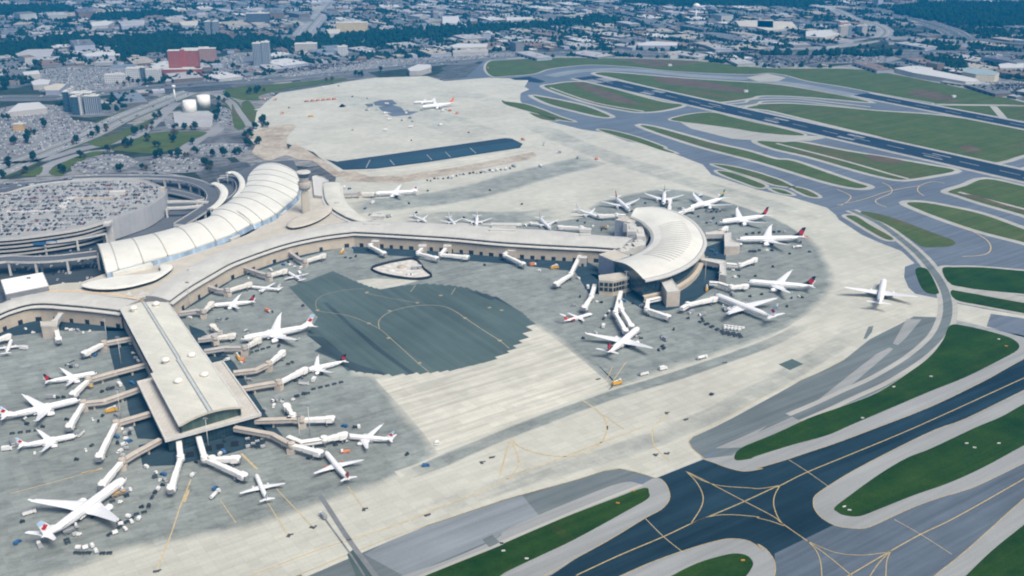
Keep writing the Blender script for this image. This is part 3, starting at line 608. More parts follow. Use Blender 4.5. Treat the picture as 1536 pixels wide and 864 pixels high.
def plane(ty, nose, tail, livery, label, group=None):
    L, S, D, RC, EL, ER, EF, REAR = TYPES[ty]
    A_, B_ = G(nose, 5), G(tail, 5); c = (A_ + B_) / 2; rz = math.atan2(A_.y - B_.y, A_.x - B_.x)
    rt = empty('aircraft', (c.x, c.y, .22), rz, label, 'aircraft', group)
    hz = D * .5 + L * .028 + (.4 if L > 50 else 0)   # fuselage centre height
    def fus():
        m = MB(); rows = []
        for s, r, dz in ((0, .02, -.12), (.008, .2, -.1), (.022, .38, -.08), (.045, .66, -.05), (.075, .88, -.02), (.11, .99, 0), (.2, 1, 0), (.45, 1, 0), (.66, 1, 0), (.74, .95, .04), (.82, .78, .16), (.9, .5, .36), (.96, .26, .5), (1, .06, .58)):
            x = L / 2 - s * L; rr = D / 2 * r
            rows.append([(x, rr * math.cos(a), hz + dz * D / 2 + rr * math.sin(a) * 1.02) for a in [2 * math.pi * i / 20 for i in range(20)]])
        m.grid(rows, 0, True, True)
        m.box((L * .02, 0, hz - D * .56), (L * .26, D * .72, D * .35), 0, 0, .8)   # wing-body fairing
        return m
    part((ty, 'f'), 'fuselage', fus, M_WHITE, rt)
    def win():
        m = MB(); n = int(L * .69 / 1.15)
        for sg in (-1, 1):
            a = .30; y = sg * D / 2 * math.cos(a) * 1.012; z = hz + D / 2 * math.sin(a); xs = []
            for i in range(n): xs += [L * .36 - i * 1.15, L * .36 - i * 1.15 - .5]
            o = len(m.f); m.grid([[(x, y, z - .28) for x in xs], [(x, y * .985, z + .28) for x in xs]])
            for i in range(o, len(m.f)): m.m[i] = (i - o) % 2
        return m
    part((ty, 'w'), 'cabin_windows', win, [M_WINDOW, M_WHITE], rt)
    def cock():
        m = MB(); rows = []
        for s, r, dz in ((.024, .40, -.07), (.048, .69, -.045)):
            rr = D / 2 * r * 1.03; rows.append([(L / 2 - s * L, rr * math.cos(a), hz + dz * D / 2 + rr * math.sin(a) * 1.03) for a in [math.radians(38 + 104 * i / 8) for i in range(9)]])
        return m.grid(rows)
    part((ty, 'c'), 'cockpit_window', cock, M_WINDOW, rt)
    wx, tx = L * .13, L * .13 - S * .27
    for sg in (-1, 1):
        w = part((ty, 'wing', sg), 'wing', lambda: wing_mb(wx, RC, tx, RC * .24, D * .32, S / 2, hz - D * .26, hz - D * .26 + S * .055, .13, sg), M_WINGM, rt)
        part((ty, 'fin', sg), 'winglet', lambda: MB().add([(tx - 1, sg * S * .499, hz - D * .26 + S * .082), (tx - RC * .2, sg * S * .499, hz - D * .26 + S * .082), (tx - RC * .34, sg * S * .506, hz - D * .26 + S * .082 + S * .028), (tx - RC * .25, sg * S * .506, hz - D * .26 + S * .082 + S * .028),
                                                           (tx - 1, sg * (S * .499 + .12), hz - D * .26 + S * .082), (tx - RC * .2, sg * (S * .499 + .12), hz - D * .26 + S * .082), (tx - RC * .34, sg * (S * .506 + .08), hz - D * .26 + S * .11), (tx - RC * .25, sg * (S * .506 + .08), hz - D * .26 + S * .11)],
                                                          [(0, 1, 2, 3), (7, 6, 5, 4), (0, 4, 5, 1), (1, 5, 6, 2), (2, 6, 7, 3), (3, 7, 4, 0)]), M_WHITE, w)
        def eng():
            m = MB()
            if REAR: ex, ey, ez = -L * .24, D * .5 + ER * 1.1, hz + D * .18
            else: ey = S / 2 * EF; ex = wx - (wx - tx) * EF + EL * .28; ez = hz - D * .3 - ER * .55
            rows = [[(ex + EL * (.5 - s), sg * ey + ER * r * math.cos(a), ez + ER * r * math.sin(a)) for a in [2 * math.pi * i / 14 for i in range(14)]] for s, r in ((.06, .72), (0, .86), (.04, .97), (.25, 1), (.6, .9), (.85, .62), (1, .25))]
            m.grid(rows, 0, True, True)
            o = len(m.v) - 14 * 7; m.f.append(tuple(o + i for i in range(14))); m.m.append(1); m.sm.append(False)
            m.box((ex - EL * .05, sg * (ey if not REAR else ey - ER), ez + (ER * .7 if not REAR else -.15)), (EL * .8, .45 if not REAR else ER * 2, ER * .75 if not REAR else .35), 0, 0, .8)
            return m
        part((ty, 'e', sg), 'engine', eng, [M_RED if livery == 'red' else M_WHITE, M_METAL], rt) if not (livery == 'red' and ty == 'A21') else eng().build('engine', [M_ORANGE, M_METAL], rt)
        hs = S * .165
        tz = hz + D * .3 if not REAR else hz + D * .5 + L * .15
        hx = -L * .40 if not REAR else -L * .455
        part((ty, 't', sg), 'tailplane', lambda: wing_mb(hx, L * .085 if L > 40 else 3.6, hx - hs * .62, L * .032 if L > 40 else 1.5, .2, hs, tz, tz + hs * .1, .10, sg), M_WINGM, rt)
        def gear():
            m = MB(); y = sg * D * .8; x = -L * .01
            m.cyl((x, y, 1), (x, y * .95, hz - D * .3), .28, n=6)
            for dx in ((-1, .6) if L > 50 else (0,)):
                for dy in (-.55, .55): m.cyl((x + dx, y + dy - .22, .62), (x + dx, y + dy + .22, .62), .62, n=8, m=1)
            return m
        part((ty, 'g', sg), 'main_gear', gear, [M_METAL, M_TYRE], rt)
    def ng():
        m = MB(); x = L * .41; m.cyl((x, 0, .5), (x, 0, hz - D * .4), .18, n=6)
        for dy in (-.35, .35): m.cyl((x, dy - .15, .45), (x, dy + .15, .45), .45, n=8, m=1)
        return m
    part((ty, 'n'), 'nose_gear', ng, [M_METAL, M_TYRE], rt)
    # fin
    H = S * .145 if L > 40 else 5.6
    if REAR: H = L * .15
    fb, ft = (-L * .36, -L * .475), (-L * .36 - H * .85, -L * .475 - H * .36)
    z0 = hz + D * .42
    def fin(matcol):
        m = MB(); rows = []
        for k in (0, .5, 1):
            a = fb[0] + (ft[0] - fb[0]) * k; b = fb[1] + (ft[1] - fb[1]) * k; w = .45 - .3 * k
            z = z0 + H * k - (.5 if k == 0 else 0)
            rows.append([(a, 0, z), ((a * .7 + b * .3), w, z), (b, 0, z), ((a * .7 + b * .3), -w, z)])
        m.grid(rows, 0, False, True); n = len(m.v); m.f.append((n - 4, n - 3, n - 2, n - 1)); m.m.append(0); m.sm.append(False)
        # dorsal fillet
        m.add([(fb[0] + L * .05, 0, z0 - .25), (fb[0] - 1, .2, z0 - .3), (fb[0] - 1, -.2, z0 - .3), (fb[0] - H * .25, 0, z0 + H * .3)], [(0, 1, 3), (0, 3, 2), (0, 2, 1)])
        if matcol == 'new':
            for i, fm in enumerate(m.m): pass
        return m
    fm = dict(old=M_WHITE, new=M_BLACK, orange=M_ORANGE, green=M_GREEN, red=M_CHERRY, white=M_WHITE, dark=M_BLACK, blank=M_WHITE)[livery]
    fo = part((ty, 'fin', livery), 'tail_fin', lambda: fin(livery), fm, rt)
    fc = ((fb[0] + fb[1] + ft[0] + ft[1]) / 4, z0 + H * .47)
    if livery in ('old', 'new'):
        r = H * (.27 if livery == 'old' else .40)
        def leaf():
            m = MB()
            for sg in (-1, 1):
                vs = [(fc[0] + a * r * (1 if livery == 'old' else .85), sg * (.42 - .16 * (b * .5 + .5)), fc[1] - (H * .06 if livery == 'new' else 0) + b * r) for a, b in LEAF]
                m.add([(fc[0], sg * .36, fc[1] - (H * .06 if livery == 'new' else 0))] + vs, [(0, i + 1, (i + 1) % len(LEAF) + 1) for i in range(len(LEAF))])
            return m
        part((ty, 'leaf', livery), 'leaf_emblem', leaf, M_RED, fo)
    if livery == 'old':
        def tip():
            m = MB(); rows = []
            for k in (.68, 1.015):
                a = fb[0] + (ft[0] - fb[0]) * k + .1; b = fb[1] + (ft[1] - fb[1]) * k - .1; w = .45 - .3 * k + .05; z = z0 + H * k
                rows.append([(a, 0, z), (a * .7 + b * .3, w, z), (b, 0, z), (a * .7 + b * .3, -w, z)])
            m.grid(rows, 0, False, True); m.f.append((4, 5, 6, 7)); m.m.append(0); m.sm.append(False)
            return m
        part((ty, 'tip'), 'fin_tip', tip, M_ICE, fo)
    if livery == 'green':
        def band():
            m = MB(); rows = []
            for k in (.42, .72):
                a = fb[0] + (ft[0] - fb[0]) * k + .1; b = fb[1] + (ft[1] - fb[1]) * k - .1; w = .45 - .3 * k + .05; z = z0 + H * k
                rows.append([(a, 0, z), (a * .7 + b * .3, w, z), (b, 0, z), (a * .7 + b * .3, -w, z)])
            return m.grid(rows, 0, False, True)
        part((ty, 'band'), 'fin_band', band, M_GOLD, fo)
    return rt
FLEET = [
 ('W77', (191, 717), (62, 813), 'old', 'largest white airliner with red leaf tail, nearest the viewer beside the dolly trains'),
 ('B76', (118, 599), (4, 626), 'old', 'wide white red-leaf airliner left of the pier, just above the small leaf-tailed one'),
 ('A20', (113, 650), (30, 667), 'old', 'small white red-leaf airliner with a truck at its tail, left of the pier'),
 ('A20', (146, 556), (67, 571), 'new', 'white airliner with black and red tail on the open stand left of the long pier'),
 ('E75', (17, 505), (8, 528), 'blank', 'small white jet cut by the left edge of the photo'),
 ('B78', (361, 509), (470, 490), 'old', 'white wide airliner with red leaf tail, tail towards the dark asphalt field'),
 ('A21', (440, 557), (518, 540), 'new', 'white airliner with black and red tail at the lower corner of the dark asphalt field'),
 ('A20', (318, 455.5), (382, 450.5), 'new', 'white airliner with black and red tail beneath the curve of the concourse'),
 ('E75', (379, 427), (416, 431), 'blank', 'small plain white jet just behind the black-tailed one under the curved concourse'),
 ('E75', (431, 404.5), (453, 418), 'blank', 'small plain white jet seen from behind at the top corner of the dark asphalt field'),
 ('A20', (515, 650.5), (587, 657), 'old', 'white airliner with red leaf tail pointing left at the near right side of the pier'),
 ('A21', (488, 675.5), (522, 717), 'red', 'white airliner with cherry red tail and orange engines, tail towards the viewer'),
 ('E90', (384, 708), (400, 746), 'white', 'plain white jet with its tail towards the viewer below the end of the pier'),
 ('A33', (958, 492), (912, 531), 'new', 'wide white black-tailed airliner served by two bridges below the round pier head'),
 ('CRJ', (887, 467), (848, 478), 'red', 'small white jet with red tail and rear engines near the round pier head'),
 ('W77', (1073, 444), (1160, 479), 'old', 'white wide airliner with red leaf tail at the lower right of the round pier head'),
 ('B78', (1122, 423), (1217, 431), 'new', 'wide white black-tailed airliner just above the leaf-tailed one right of the pier head'),
 ('W77', (1107, 360), (1203, 358), 'new', 'long white airliner with black and red tail and an orange tug at its tail'),
 ('B78', (1082, 333), (1148, 325), 'new', 'white black-tailed airliner beside the upper right rim of the round pier head'),
 ('A33', (1037, 311), (1082, 299), 'green', 'white airliner with dark green and gold tail behind the round pier head'),
 ('B76', (995, 309), (997, 284), 'dark', 'white airliner nose on to the viewer behind the top of the round pier head'),
 ('B76', (943, 314), (924, 297), 'orange', 'white airliner with an orange tail behind the inner side of the round pier head'),
 ('A20', (893, 322), (869, 314), 'white', 'plain white airliner behind the long concourse, nearest the round pier head'),
 ('A21', (827, 343), (808, 324), 'white', 'plain white airliner angled nose down behind the long concourse'),
 ('A20', (714, 338), (716, 321), 'white', 'plain white airliner nose on to the back of the long concourse'),
 ('E75', (683, 335), (673, 323), 'white', 'small white jet half hidden behind the long concourse'),
 ('E75', (640, 330), (620, 321), 'white', 'small white jet behind the left start of the long concourse, amid service vehicles'),
 ('B76', (560, 290), (627, 287), 'old', 'white red-leaf airliner at the far apron before the bare earth bank'),
 ('A20', (620, 152), (651, 151), 'white', 'plain white airliner on the far remote apron'),
 ('A33', (638, 160), (674, 156), 'orange', 'white airliner with orange tail on the far remote apron'),
 ('W77', (1326, 420), (1318, 460), 'blank', 'white wide airliner taxiing alone at the right, tail towards the viewer'),
]
PL = [plane(*a) for a in FLEET]

# ------------------------------------------------------------------ jet bridges
M_BEIGE = plain('bridge_beige', (.50, .44, .37), .7, .12, .2)
M_BEIGE2 = plain('bridge_grey', (.43, .40, .37), .7, .12, .2)
M_CREAM = plain('bridge_cream', (.70, .67, .60), .6, .08, .3)
M_BRW = plain('bridge_white', (.78, .77, .73), .5, .06, .3)
M_STEEL = plain('grey_steel', (.22, .23, .24), .6, .2, .5)
M_DKGLASS = plain('dark_glass', (.015, .03, .038), .12, .3, .2, 0, .6)
def bridge(px, label, pal='beige', w=4.2, tower=True, base=6.0):
    """px: points along the bridge from the building to the aircraft; the last leg telescopes"""
    P = GL(px, base)
    mf = {'beige': M_BEIGE, 'grey': M_BEIGE2, 'white': M_BRW}[pal]; mt = M_BRW if pal != 'grey' else M_CREAM
    rt_p = P[-2] if len(P) > 2 else P[0]
    rt = empty('jet_bridge', (rt_p.x, rt_p.y, .1), 0, label, 'jet bridge', 'jet bridges of the terminal')
    off = Vector((-rt_p.x, -rt_p.y, -.1)); Q = [p + off for p in P]
    z0, z1 = base - 2.2, base + 1.3
    h = w / 2; prof = [(-h, -1.9), (h, -1.9), (h, .9), (h * .8, 1.35), (-h * .8, 1.35), (-h, .9)]
    if len(Q) > 2:
        fx = MB().tube(Q[:-1], prof).build('walkway', mf, rt)
        wn = MB()
        for a, b in zip(Q[:-2], Q[1:-1]):
            d = (b - a); n = Vector((d.y, -d.x, 0)).normalized()
            for s in (-1, 1):
                k = n * s * (h + .03); a1, b1 = a + d * .04 + k, b - d * .04 + k
                wn.add([a1 + Vector((0, 0, -.1)), b1 + Vector((0, 0, -.1)), b1 + Vector((0, 0, .65)), a1 + Vector((0, 0, .65))], [(0, 1, 2, 3)])
        wn.build('window_band', M_STEEL, fx)
        for a, b in zip(Q[:-2], Q[1:-1]):
            d = b - a
            if d.length > 14:
                for k in ([.5] if d.length < 30 else [.33, .7]):
                    c_ = a + d * k; MB().box((c_.x, c_.y, 0), (1.3, 1.3, base - 1.9), math.atan2(d.y, d.x)).build('pier', mf, rt)
    r = Q[-2]
    d = Q[-1] - r; ang = math.atan2(d.y, d.x)
    MB().cyl((r.x, r.y, base - 2.2), (r.x, r.y, base + 1.9), w * .66, n=14).cyl((r.x, r.y, base + 1.9), (r.x, r.y, base + 2.3), w * .72, w * .5, n=14).build('rotunda', mf, rt)
    if tower:
        n = Vector((-d.y, d.x, 0)).normalized()
        tw = MB().box((r.x, r.y, 0), (5.4, 5.4, base - 2.2), ang + .3).build('rotunda_base', M_BEIGE if pal != 'white' else M_CREAM, rt)
    else: MB().cyl((r.x, r.y, 0), (r.x, r.y, base - 2.2), .9, n=8).build('support_column', M_STEEL, rt)
    dn = d.normalized(); m1 = r + d * .52; e = Q[-1] - dn * 3
    drop = Vector((0, 0, -.5))
    tu = MB().tube([r + dn * 2, m1], [(a * .82, b * .9) for a, b in prof]).build('tunnel', mt, rt)
    MB().tube([m1 - dn * 2, e + drop], [(a * .96, b) for a, b in prof]).build('outer_tunnel', mt, tu)
    cb = MB().box((e.x, e.y, base - 2.7), (4.6, 5.2, 3.6), ang).cyl((e.x + dn.x * 2, e.y + dn.y * 2, base - 2.7), (e.x + dn.x * 2, e.y + dn.y * 2, base + 1.0), 2.5, n=12).build('cab', mt, rt)
    f = e + dn * 4.1; MB().box((f.x, f.y, base - 2.5), (1.4, 3.8, 3.0), ang).build('canopy', M_STEEL, cb)
    k = r + d * .78; nn = Vector((-dn.y, dn.x, 0))
    lg = MB()
    for s in (-1, 1):
        lg.box((k.x + nn.x * s * 1.9, k.y + nn.y * s * 1.9, .5), (.7, .7, base - 2.4), ang)
        lg.cyl((k.x + nn.x * s * 1.9 - dn.x * .0 - nn.x * .4, k.y + nn.y * s * 1.9 - nn.y * .4, .55), (k.x + nn.x * s * 1.9 + nn.x * .4, k.y + nn.y * s * 1.9 + nn.y * .4, .55), .6, n=8, m=1)
    lg.box((k.x, k.y, .9), (1.0, 5, .5), ang); lg.build('drive_leg', [M_STEEL, M_TYRE], rt)
    return rt
BR = [
 ([(201, 507), (156, 515), (125, 530)], 'topmost beige jet bridge on the left flank of the pier, over an empty stand', 'beige'),
 ([(222, 546), (172, 559), (133, 570), (108, 592)], 'beige jet bridge reaching the nose of the wide leaf-tailed airliner left of the pier', 'beige'),
 ([(208, 584), (156, 602), (125, 605), (103, 641)], 'beige jet bridge with white tunnel ending beside the nose of the small leaf-tailed airliner', 'beige'),
 ([(225, 620), (174, 635), (148, 686)], 'beige jet bridge with long white tunnel over open apron left of the pier', 'beige'),
 ([(240, 660), (203, 680), (183, 692), (152, 728)], 'jet bridge docked to the largest leaf-tailed airliner, from the left corner of the pier end', 'beige'),
 ([(268, 661), (271, 687), (256, 734)], 'straight white jet bridge hanging out from the middle of the pier end', 'white'),
 ([(298, 657), (307, 688), (368, 714)], 'white jet bridge from the pier end docked to the plain white jet', 'white'),
 ([(305, 686), (318, 689), (358, 687)], 'short white jet bridge branching right over the middle of the pier end', 'white'),
 ([(352, 642), (408, 652), (437, 668), (482, 679)], 'beige jet bridge docked to the airliner with cherry red tail', 'beige'),
 ([(432, 656), (452, 664), (486, 659), (519, 651)], 'white jet bridge docked to the leaf-tailed airliner right of the pier end', 'white'),
 ([(382, 631), (437, 629), (452, 630), (500, 627)], 'beige and white jet bridge over an empty stand, right corner of the pier end', 'beige'),
 ([(432, 630), (439, 624), (429, 607)], 'short white jet bridge pointing back from the right corner of the pier end', 'white'),
 ([(362, 583), (401, 576), (418, 574), (459, 553)], 'beige jet bridge docked to the black-tailed airliner at the corner of the dark asphalt field', 'beige'),
 ([(350, 559), (384, 555), (403, 546), (425, 527)], 'beige jet bridge over an empty stand on the right flank of the pier', 'beige'),
 ([(306, 527), (336, 522), (367, 522), (389, 508)], 'grey jet bridge docked to the wide leaf-tailed airliner right of the pier', 'grey'),
 ([(297, 510), (322, 507), (352, 502)], 'grey jet bridge next above the one at the wide leaf-tailed airliner right of the pier', 'grey'),
 ([(304, 508), (330, 500), (318, 488)], 'short grey jet bridge folded back toward the yellow loader stand', 'grey'),
 ([(268, 470), (295, 466), (305, 468), (318, 454)], 'jet bridge docked to the black-tailed airliner under the curved concourse', 'grey'),
 ([(300, 426), (328, 435), (341, 436), (376, 425)], 'grey jet bridge with cream tunnel docked to the small plain jet under the curved concourse', 'grey'),
 ([(357, 399), (394, 411), (403, 413), (429, 405)], 'grey jet bridge docked to the small jet at the top of the dark asphalt', 'grey'),
 ([(432, 377), (449, 389), (457, 392), (487, 382)], 'grey jet bridge with cream tunnel over an empty stand near the orange loader', 'grey'),
 ([(565, 359), (555, 369), (577, 380)], 'cream jet bridge with red end cab beside the orange loader', 'white'),
 ([(640, 364), (627, 380), (656, 387)], 'left one of the two neighbouring cream jet bridges above the walled stone pad', 'white'),
 ([(674, 366), (661, 382), (702, 385)], 'right one of the two neighbouring cream jet bridges above the walled stone pad', 'white'),
 ([(766, 372), (757, 383), (786, 396)], 'cream jet bridge over an empty stand at the middle of the long concourse', 'white'),
 ([(872, 379), (856, 412), (833, 426)], 'long slim white jet bridge stretching down from the right part of the long concourse', 'white'),
 ([(892, 428), (887, 445), (876, 462)], 'slim white jet bridge docked to the small red-tailed jet', 'white'),
 ([(931, 438), (923, 470), (939, 497)], 'left of the paired white jet bridges at the airliner below the pier head', 'white'),
 ([(930, 452), (932, 465), (948, 490)], 'right of the paired white jet bridges at the airliner below the pier head', 'white'),
 ([(990, 447), (972, 451), (970, 464), (1004, 475)], 'white cranked jet bridge over an empty stand under the beige stair block', 'white'),
 ([(1022, 463), (1032, 457), (1074, 447)], 'thick white jet bridge docked to the leaf-tailed airliner right of the pier head', 'white'),
 ([(1064, 424), (1078, 425), (1097, 431), (1121, 428)], 'white jet bridge docked to the black-tailed airliner above the leaf-tailed one at the pier head', 'white'),
 ([(1053, 391), (1087, 396), (1110, 398), (1134, 388)], 'cream jet bridge over an empty stand at the right rim of the round pier head', 'white'),
 ([(1061, 353), (1090, 351), (1097, 364), (1111, 367)], 'beige jet bridge docked to the long airliner with the orange tug', 'beige'),
 ([(1066, 350), (1080, 347), (1090, 341)], 'beige jet bridge of the black-tailed airliner at the upper right pier head rim', 'beige'),
 ([(1014, 322), (1026, 317), (1039, 312)], 'white jet bridge docked to the airliner with dark green and gold tail', 'white'),
 ([(1004, 318), (1004, 312), (1005, 300)], 'thin white jet bridge standing beside the nose-on airliner behind the pier head', 'white'),
 ([(938, 323), (925, 323), (898, 323)], 'low white jet bridge lying behind the inner side of the pier head', 'white'),
 ([(885, 345), (872, 342), (838, 340)], 'low white jet bridge behind the long concourse, at the nose of the angled airliner', 'white'),
 ([(515, 291), (540, 290), (561, 290)], 'long grey jet bridge docked to the leaf-tailed airliner by the bare earth bank', 'grey'),
 ([(91, 472), (82, 484), (88, 510)], 'white jet bridge hanging from a cream gate block at the left concourse', 'white'),
 ([(-25, 512), (-8, 511), (14, 503)], 'cream jet bridge cut by the left edge of the photo', 'white'),
]
for px, lb, pal in BR: bridge(px, lb, pal, tower=(pal != 'white'), w=4.0 if px[0][1] > 395 else 3.8)
# ------------------------------------------------------------------ ramp vehicles
M_VW = plain('vehicle_white', (.72, .72, .70), .5, .06); M_VY = plain('vehicle_yellow', (.62, .34, .03), .5, .1); M_VD = plain('vehicle_dark', (.03, .045, .055), .6, .2)
M_VO = plain('vehicle_orange', (.60, .22, .09), .5, .1); M_VB = plain('vehicle_blue', (.04, .13, .28), .5, .1); M_VG = plain('vehicle_grey', (.3, .31, .32), .5, .1); M_ALU = plain('container_aluminium', (.55, .56, .56), .4, .15, .6, .3)
def wheels(m, l, w, r, mi):
    for sx in (-.32, .32):
        for sy in (-1, 1): m.cyl((l * sx, sy * w * .5 - sy * .25, r), (l * sx, sy * w * .5 + sy * .02, r), r, n=8, m=mi)
    return m
def V_truck(body, bl=5.2, h=2.6):
    rt = empty('box_truck')
    MB().box((-.9, 0, .75), (bl, 2.4, h)).build('cargo_box', body, rt)
    c = MB().box((bl / 2 + .15, 0, .55), (1.9, 2.2, 1.9), 0, 0, .88).build('cab', M_VW, rt)
    MB().box((bl / 2 + .85, 0, 1.45), (.6, 1.95, .75), 0, 0, .9).build('windscreen', M_WINDOW, c)
    wheels(MB().box((.3, 0, .4), (bl + 1.6, 1.8, .3)), bl + 1.4, 2.2, .48, 1).build('chassis', [M_STEEL, M_TYRE], rt)
    return rt
def V_cater(body):
    rt = V_truck(body, 6.0, 2.4); rt.name = 'catering_truck'
    for s in (-1, 1): pass
    MB().box((-.9, 0, 3.2), (6.2, 2.5, .16)).box((2.9, 0, 3.2), (1.6, 2.2, .14)).build('platform', M_STEEL, rt)
    return rt
def V_tug(body):
    rt = empty('baggage_tug')
    MB().box((0, 0, .35), (3.0, 1.5, .75)).box((.7, 0, 1.1), (1.3, 1.4, .35), 0, 0, .9).build('body', body, rt)
    c = MB().box((-.5, 0, 1.1), (1.2, 1.35, .95), 0, 0, .9).build('cab', body, rt)
    MB().box((.13, 0, 1.2), (.12, 1.15, .6)).build('windscreen', M_WINDOW, c)
    wheels(MB(), 3.0, 1.5, .38, 0).build('wheels', M_TYRE, rt)
    return rt
def V_dolly(load, dark=False):
    rt = empty('container_dolly')
    wheels(MB().box((0, 0, .35), (3.4, 1.9, .25)).box((2.0, 0, .4), (1.0, .15, .12)), 3.0, 1.9, .3, 1).build('bed', [M_STEEL, M_TYRE], rt)
    if load is not None:
        m = MB().add([(-1.5, -1, .62), (1.5, -1, .62), (1.5, 1, .62), (-1.5, 1, .62), (-1.5, -1, 2.2), (1.5, -1, 2.2), (1.5, .55, 2.2), (-1.5, .55, 2.2), (1.5, 1, 1.4), (-1.5, 1, 1.4)],
                     [(3, 2, 1, 0), (4, 5, 6, 7), (0, 1, 5, 4), (7, 6, 8, 9), (9, 8, 2, 3), (1, 2, 8, 6, 5), (0, 4, 7, 9, 3)])
        m.build('container', load, rt)
    else: MB().box((0, 0, .62), (3.2, 1.7, .7)).build('baggage', M_VD, rt)
    return rt
def V_loader(body):
    rt = empty('container_loader')
    MB().box((-1.5, 0, 1.8), (6.5, 3.0, .5)).build('platform', body, rt)
    MB().box((3.2, 0, 2.6), (2.2, 3.2, .4)).build('bridge_platform', body, rt)
    for s in (-1, 1): MB().cyl((-3.6, s * 1.2, .5), (1, s * 1.2, 1.8), .12, n=6).cyl((1, s * 1.2, .5), (-3.6, s * 1.2, 1.8), .12, n=6).box((-1.5, s * 1.55, 2.3), (6.4, .1, .9)).build('scissor_frame', M_STEEL, rt)
    MB().box((3.2, 1.4, 3.0), (1.3, 1.0, 1.5)).build('cab', M_VW, rt)
    wheels(MB().box((-.5, 0, .4), (8, 2.4, .4)), 7, 2.4, .5, 1).build('chassis', [M_STEEL, M_TYRE], rt)
    return rt
def V_belt(body):
    rt = empty('belt_loader')
    wheels(MB().box((0, 0, .4), (6, 1.8, .6)), 5, 1.8, .42, 1).build('body', [body, M_TYRE], rt)
    b = MB().tube([(-4, .3, .9), (4.2, .3, 2.8)], [(-.5, 0), (.5, 0), (.5, .25), (-.5, .25)]).build('conveyor', M_VD, rt)
    MB().box((-1.6, -.6, 1.0), (1.3, .8, 1.0)).build('cab', M_VW, rt)
    return rt
def V_tanker(body):
    rt = empty('tank_truck')
    MB().cyl((-5, 0, 1.9), (2.6, 0, 1.9), 1.15, n=14).build('tank', body, rt)
    c = MB().box((4, 0, .6), (2.0, 2.3, 2.1), 0, 0, .88).build('cab', M_VW, rt)
    MB().box((4.75, 0, 1.6), (.6, 2.0, .8), 0, 0, .9).build('windscreen', M_WINDOW, c)
    wheels(MB().box((-.2, 0, .45), (10, 1.9, .35)), 9.5, 2.3, .5, 1).build('chassis', [M_STEEL, M_TYRE], rt)
    return rt
def V_van(body):
    rt = empty('service_van')
    b = MB().tube([(0, -.95, 0), (0, .95, 0)], [(-2.5, .4), (2.5, .4), (2.5, 1.1), (1.7, 1.3), (1.0, 2.1), (-2.4, 2.1)]).build('body', body, rt)
    MB().tube([(0, -.97, 0), (0, .97, 0)], [(1.68, 1.36), (1.05, 2.0), (.4, 2.0), (.4, 1.36)]).build('window', M_WINDOW, b)
    wheels(MB(), 4.4, 1.9, .36, 0).build('wheels', M_TYRE, rt)
    return rt
def V_push(body):
    rt = empty('pushback_tug')
    MB().box((0, 0, .4), (6.5, 2.8, 1.0), 0, 0, .93).build('body', body, rt)
    c = MB().box((2.2, 0, 1.4), (1.6, 2.3, 1.0), 0, 0, .88).build('cab', M_VW, rt)
    MB().box((2.9, 0, 1.55), (.35, 2.0, .6)).build('windscreen', M_WINDOW, c)
    wheels(MB(), 5.5, 2.7, .6, 0).build('wheels', M_TYRE, rt)
    return rt
def V_load2(body):
    rt = empty('deicing_truck')
    MB().box((-1, 0, .8), (6.5, 2.5, 1.9), 0, 0, .95).build('tank_body', body, rt)
    MB().box((3.4, 0, .6), (1.9, 2.3, 2.0), 0, 0, .88).build('cab', body, rt)
    MB().tube([(-3, 0, 3.0), (2.2, 0, 3.6)], [(-.3, 0), (.3, 0), (.3, .5), (-.3, .5)]).box((2.8, 0, 3.3), (1.3, 1.3, 1.2)).build('boom', M_VW, rt)
    wheels(MB().box((0, 0, .45), (9, 1.9, .35)), 8, 2.4, .52, 1).build('chassis', [M_STEEL, M_TYRE], rt)
    return rt
PROTO = dict(vk=lambda: V_van(M_VG), tk=lambda: V_truck(M_VG), tw=lambda: V_truck(M_VW), ca=lambda: V_cater(M_VW), tg=lambda: V_tug(M_VW), td=lambda: V_tug(M_VD), dl=lambda: V_dolly(M_ALU), dw=lambda: V_dolly(M_VW), dk=lambda: V_dolly(None), dd=lambda: V_dolly(M_VD), lo=lambda: V_loader(M_VY), lg=lambda: V_loader(M_VG),
             be=lambda: V_belt(M_VG), ta=lambda: V_tanker(M_VW), va=lambda: V_van(M_VW), vd=lambda: V_van(M_VB), pu=lambda: V_push(M_VG), po=lambda: V_push(M_VO), di=lambda: V_load2(M_VY), dr=lambda: V_truck(M_VO), tb=lambda: V_tanker(M_VG))
VC = dict(vk='van', tk='box truck', tw='box truck', ca='catering truck', tg='baggage tug', td='baggage tug', dl='dolly', dw='dolly', dk='dolly', dd='dolly', lo='loader', lg='loader', be='belt loader', ta='tank truck', va='van', vd='van', pu='tug', po='tug', di='truck', dr='box truck', tb='tank truck')
VN = dict(vk='grey service van', tk='grey box truck', tw='white box truck', ca='white catering truck', tg='small white baggage tug', td='small dark baggage tug', dl='dolly with a grey metal container', dw='dolly with a white container', dk='low dark baggage dolly', dd='dolly with a dark container', lo='yellow container loader', lg='grey container loader',
          be='grey belt loader', ta='white tank truck', va='white service van', vd='blue service van', pu='grey pushback tug', po='orange pushback tug', di='yellow boom truck', dr='orange box truck', tb='grey tank truck')
_PR = {}; VOBJ = []
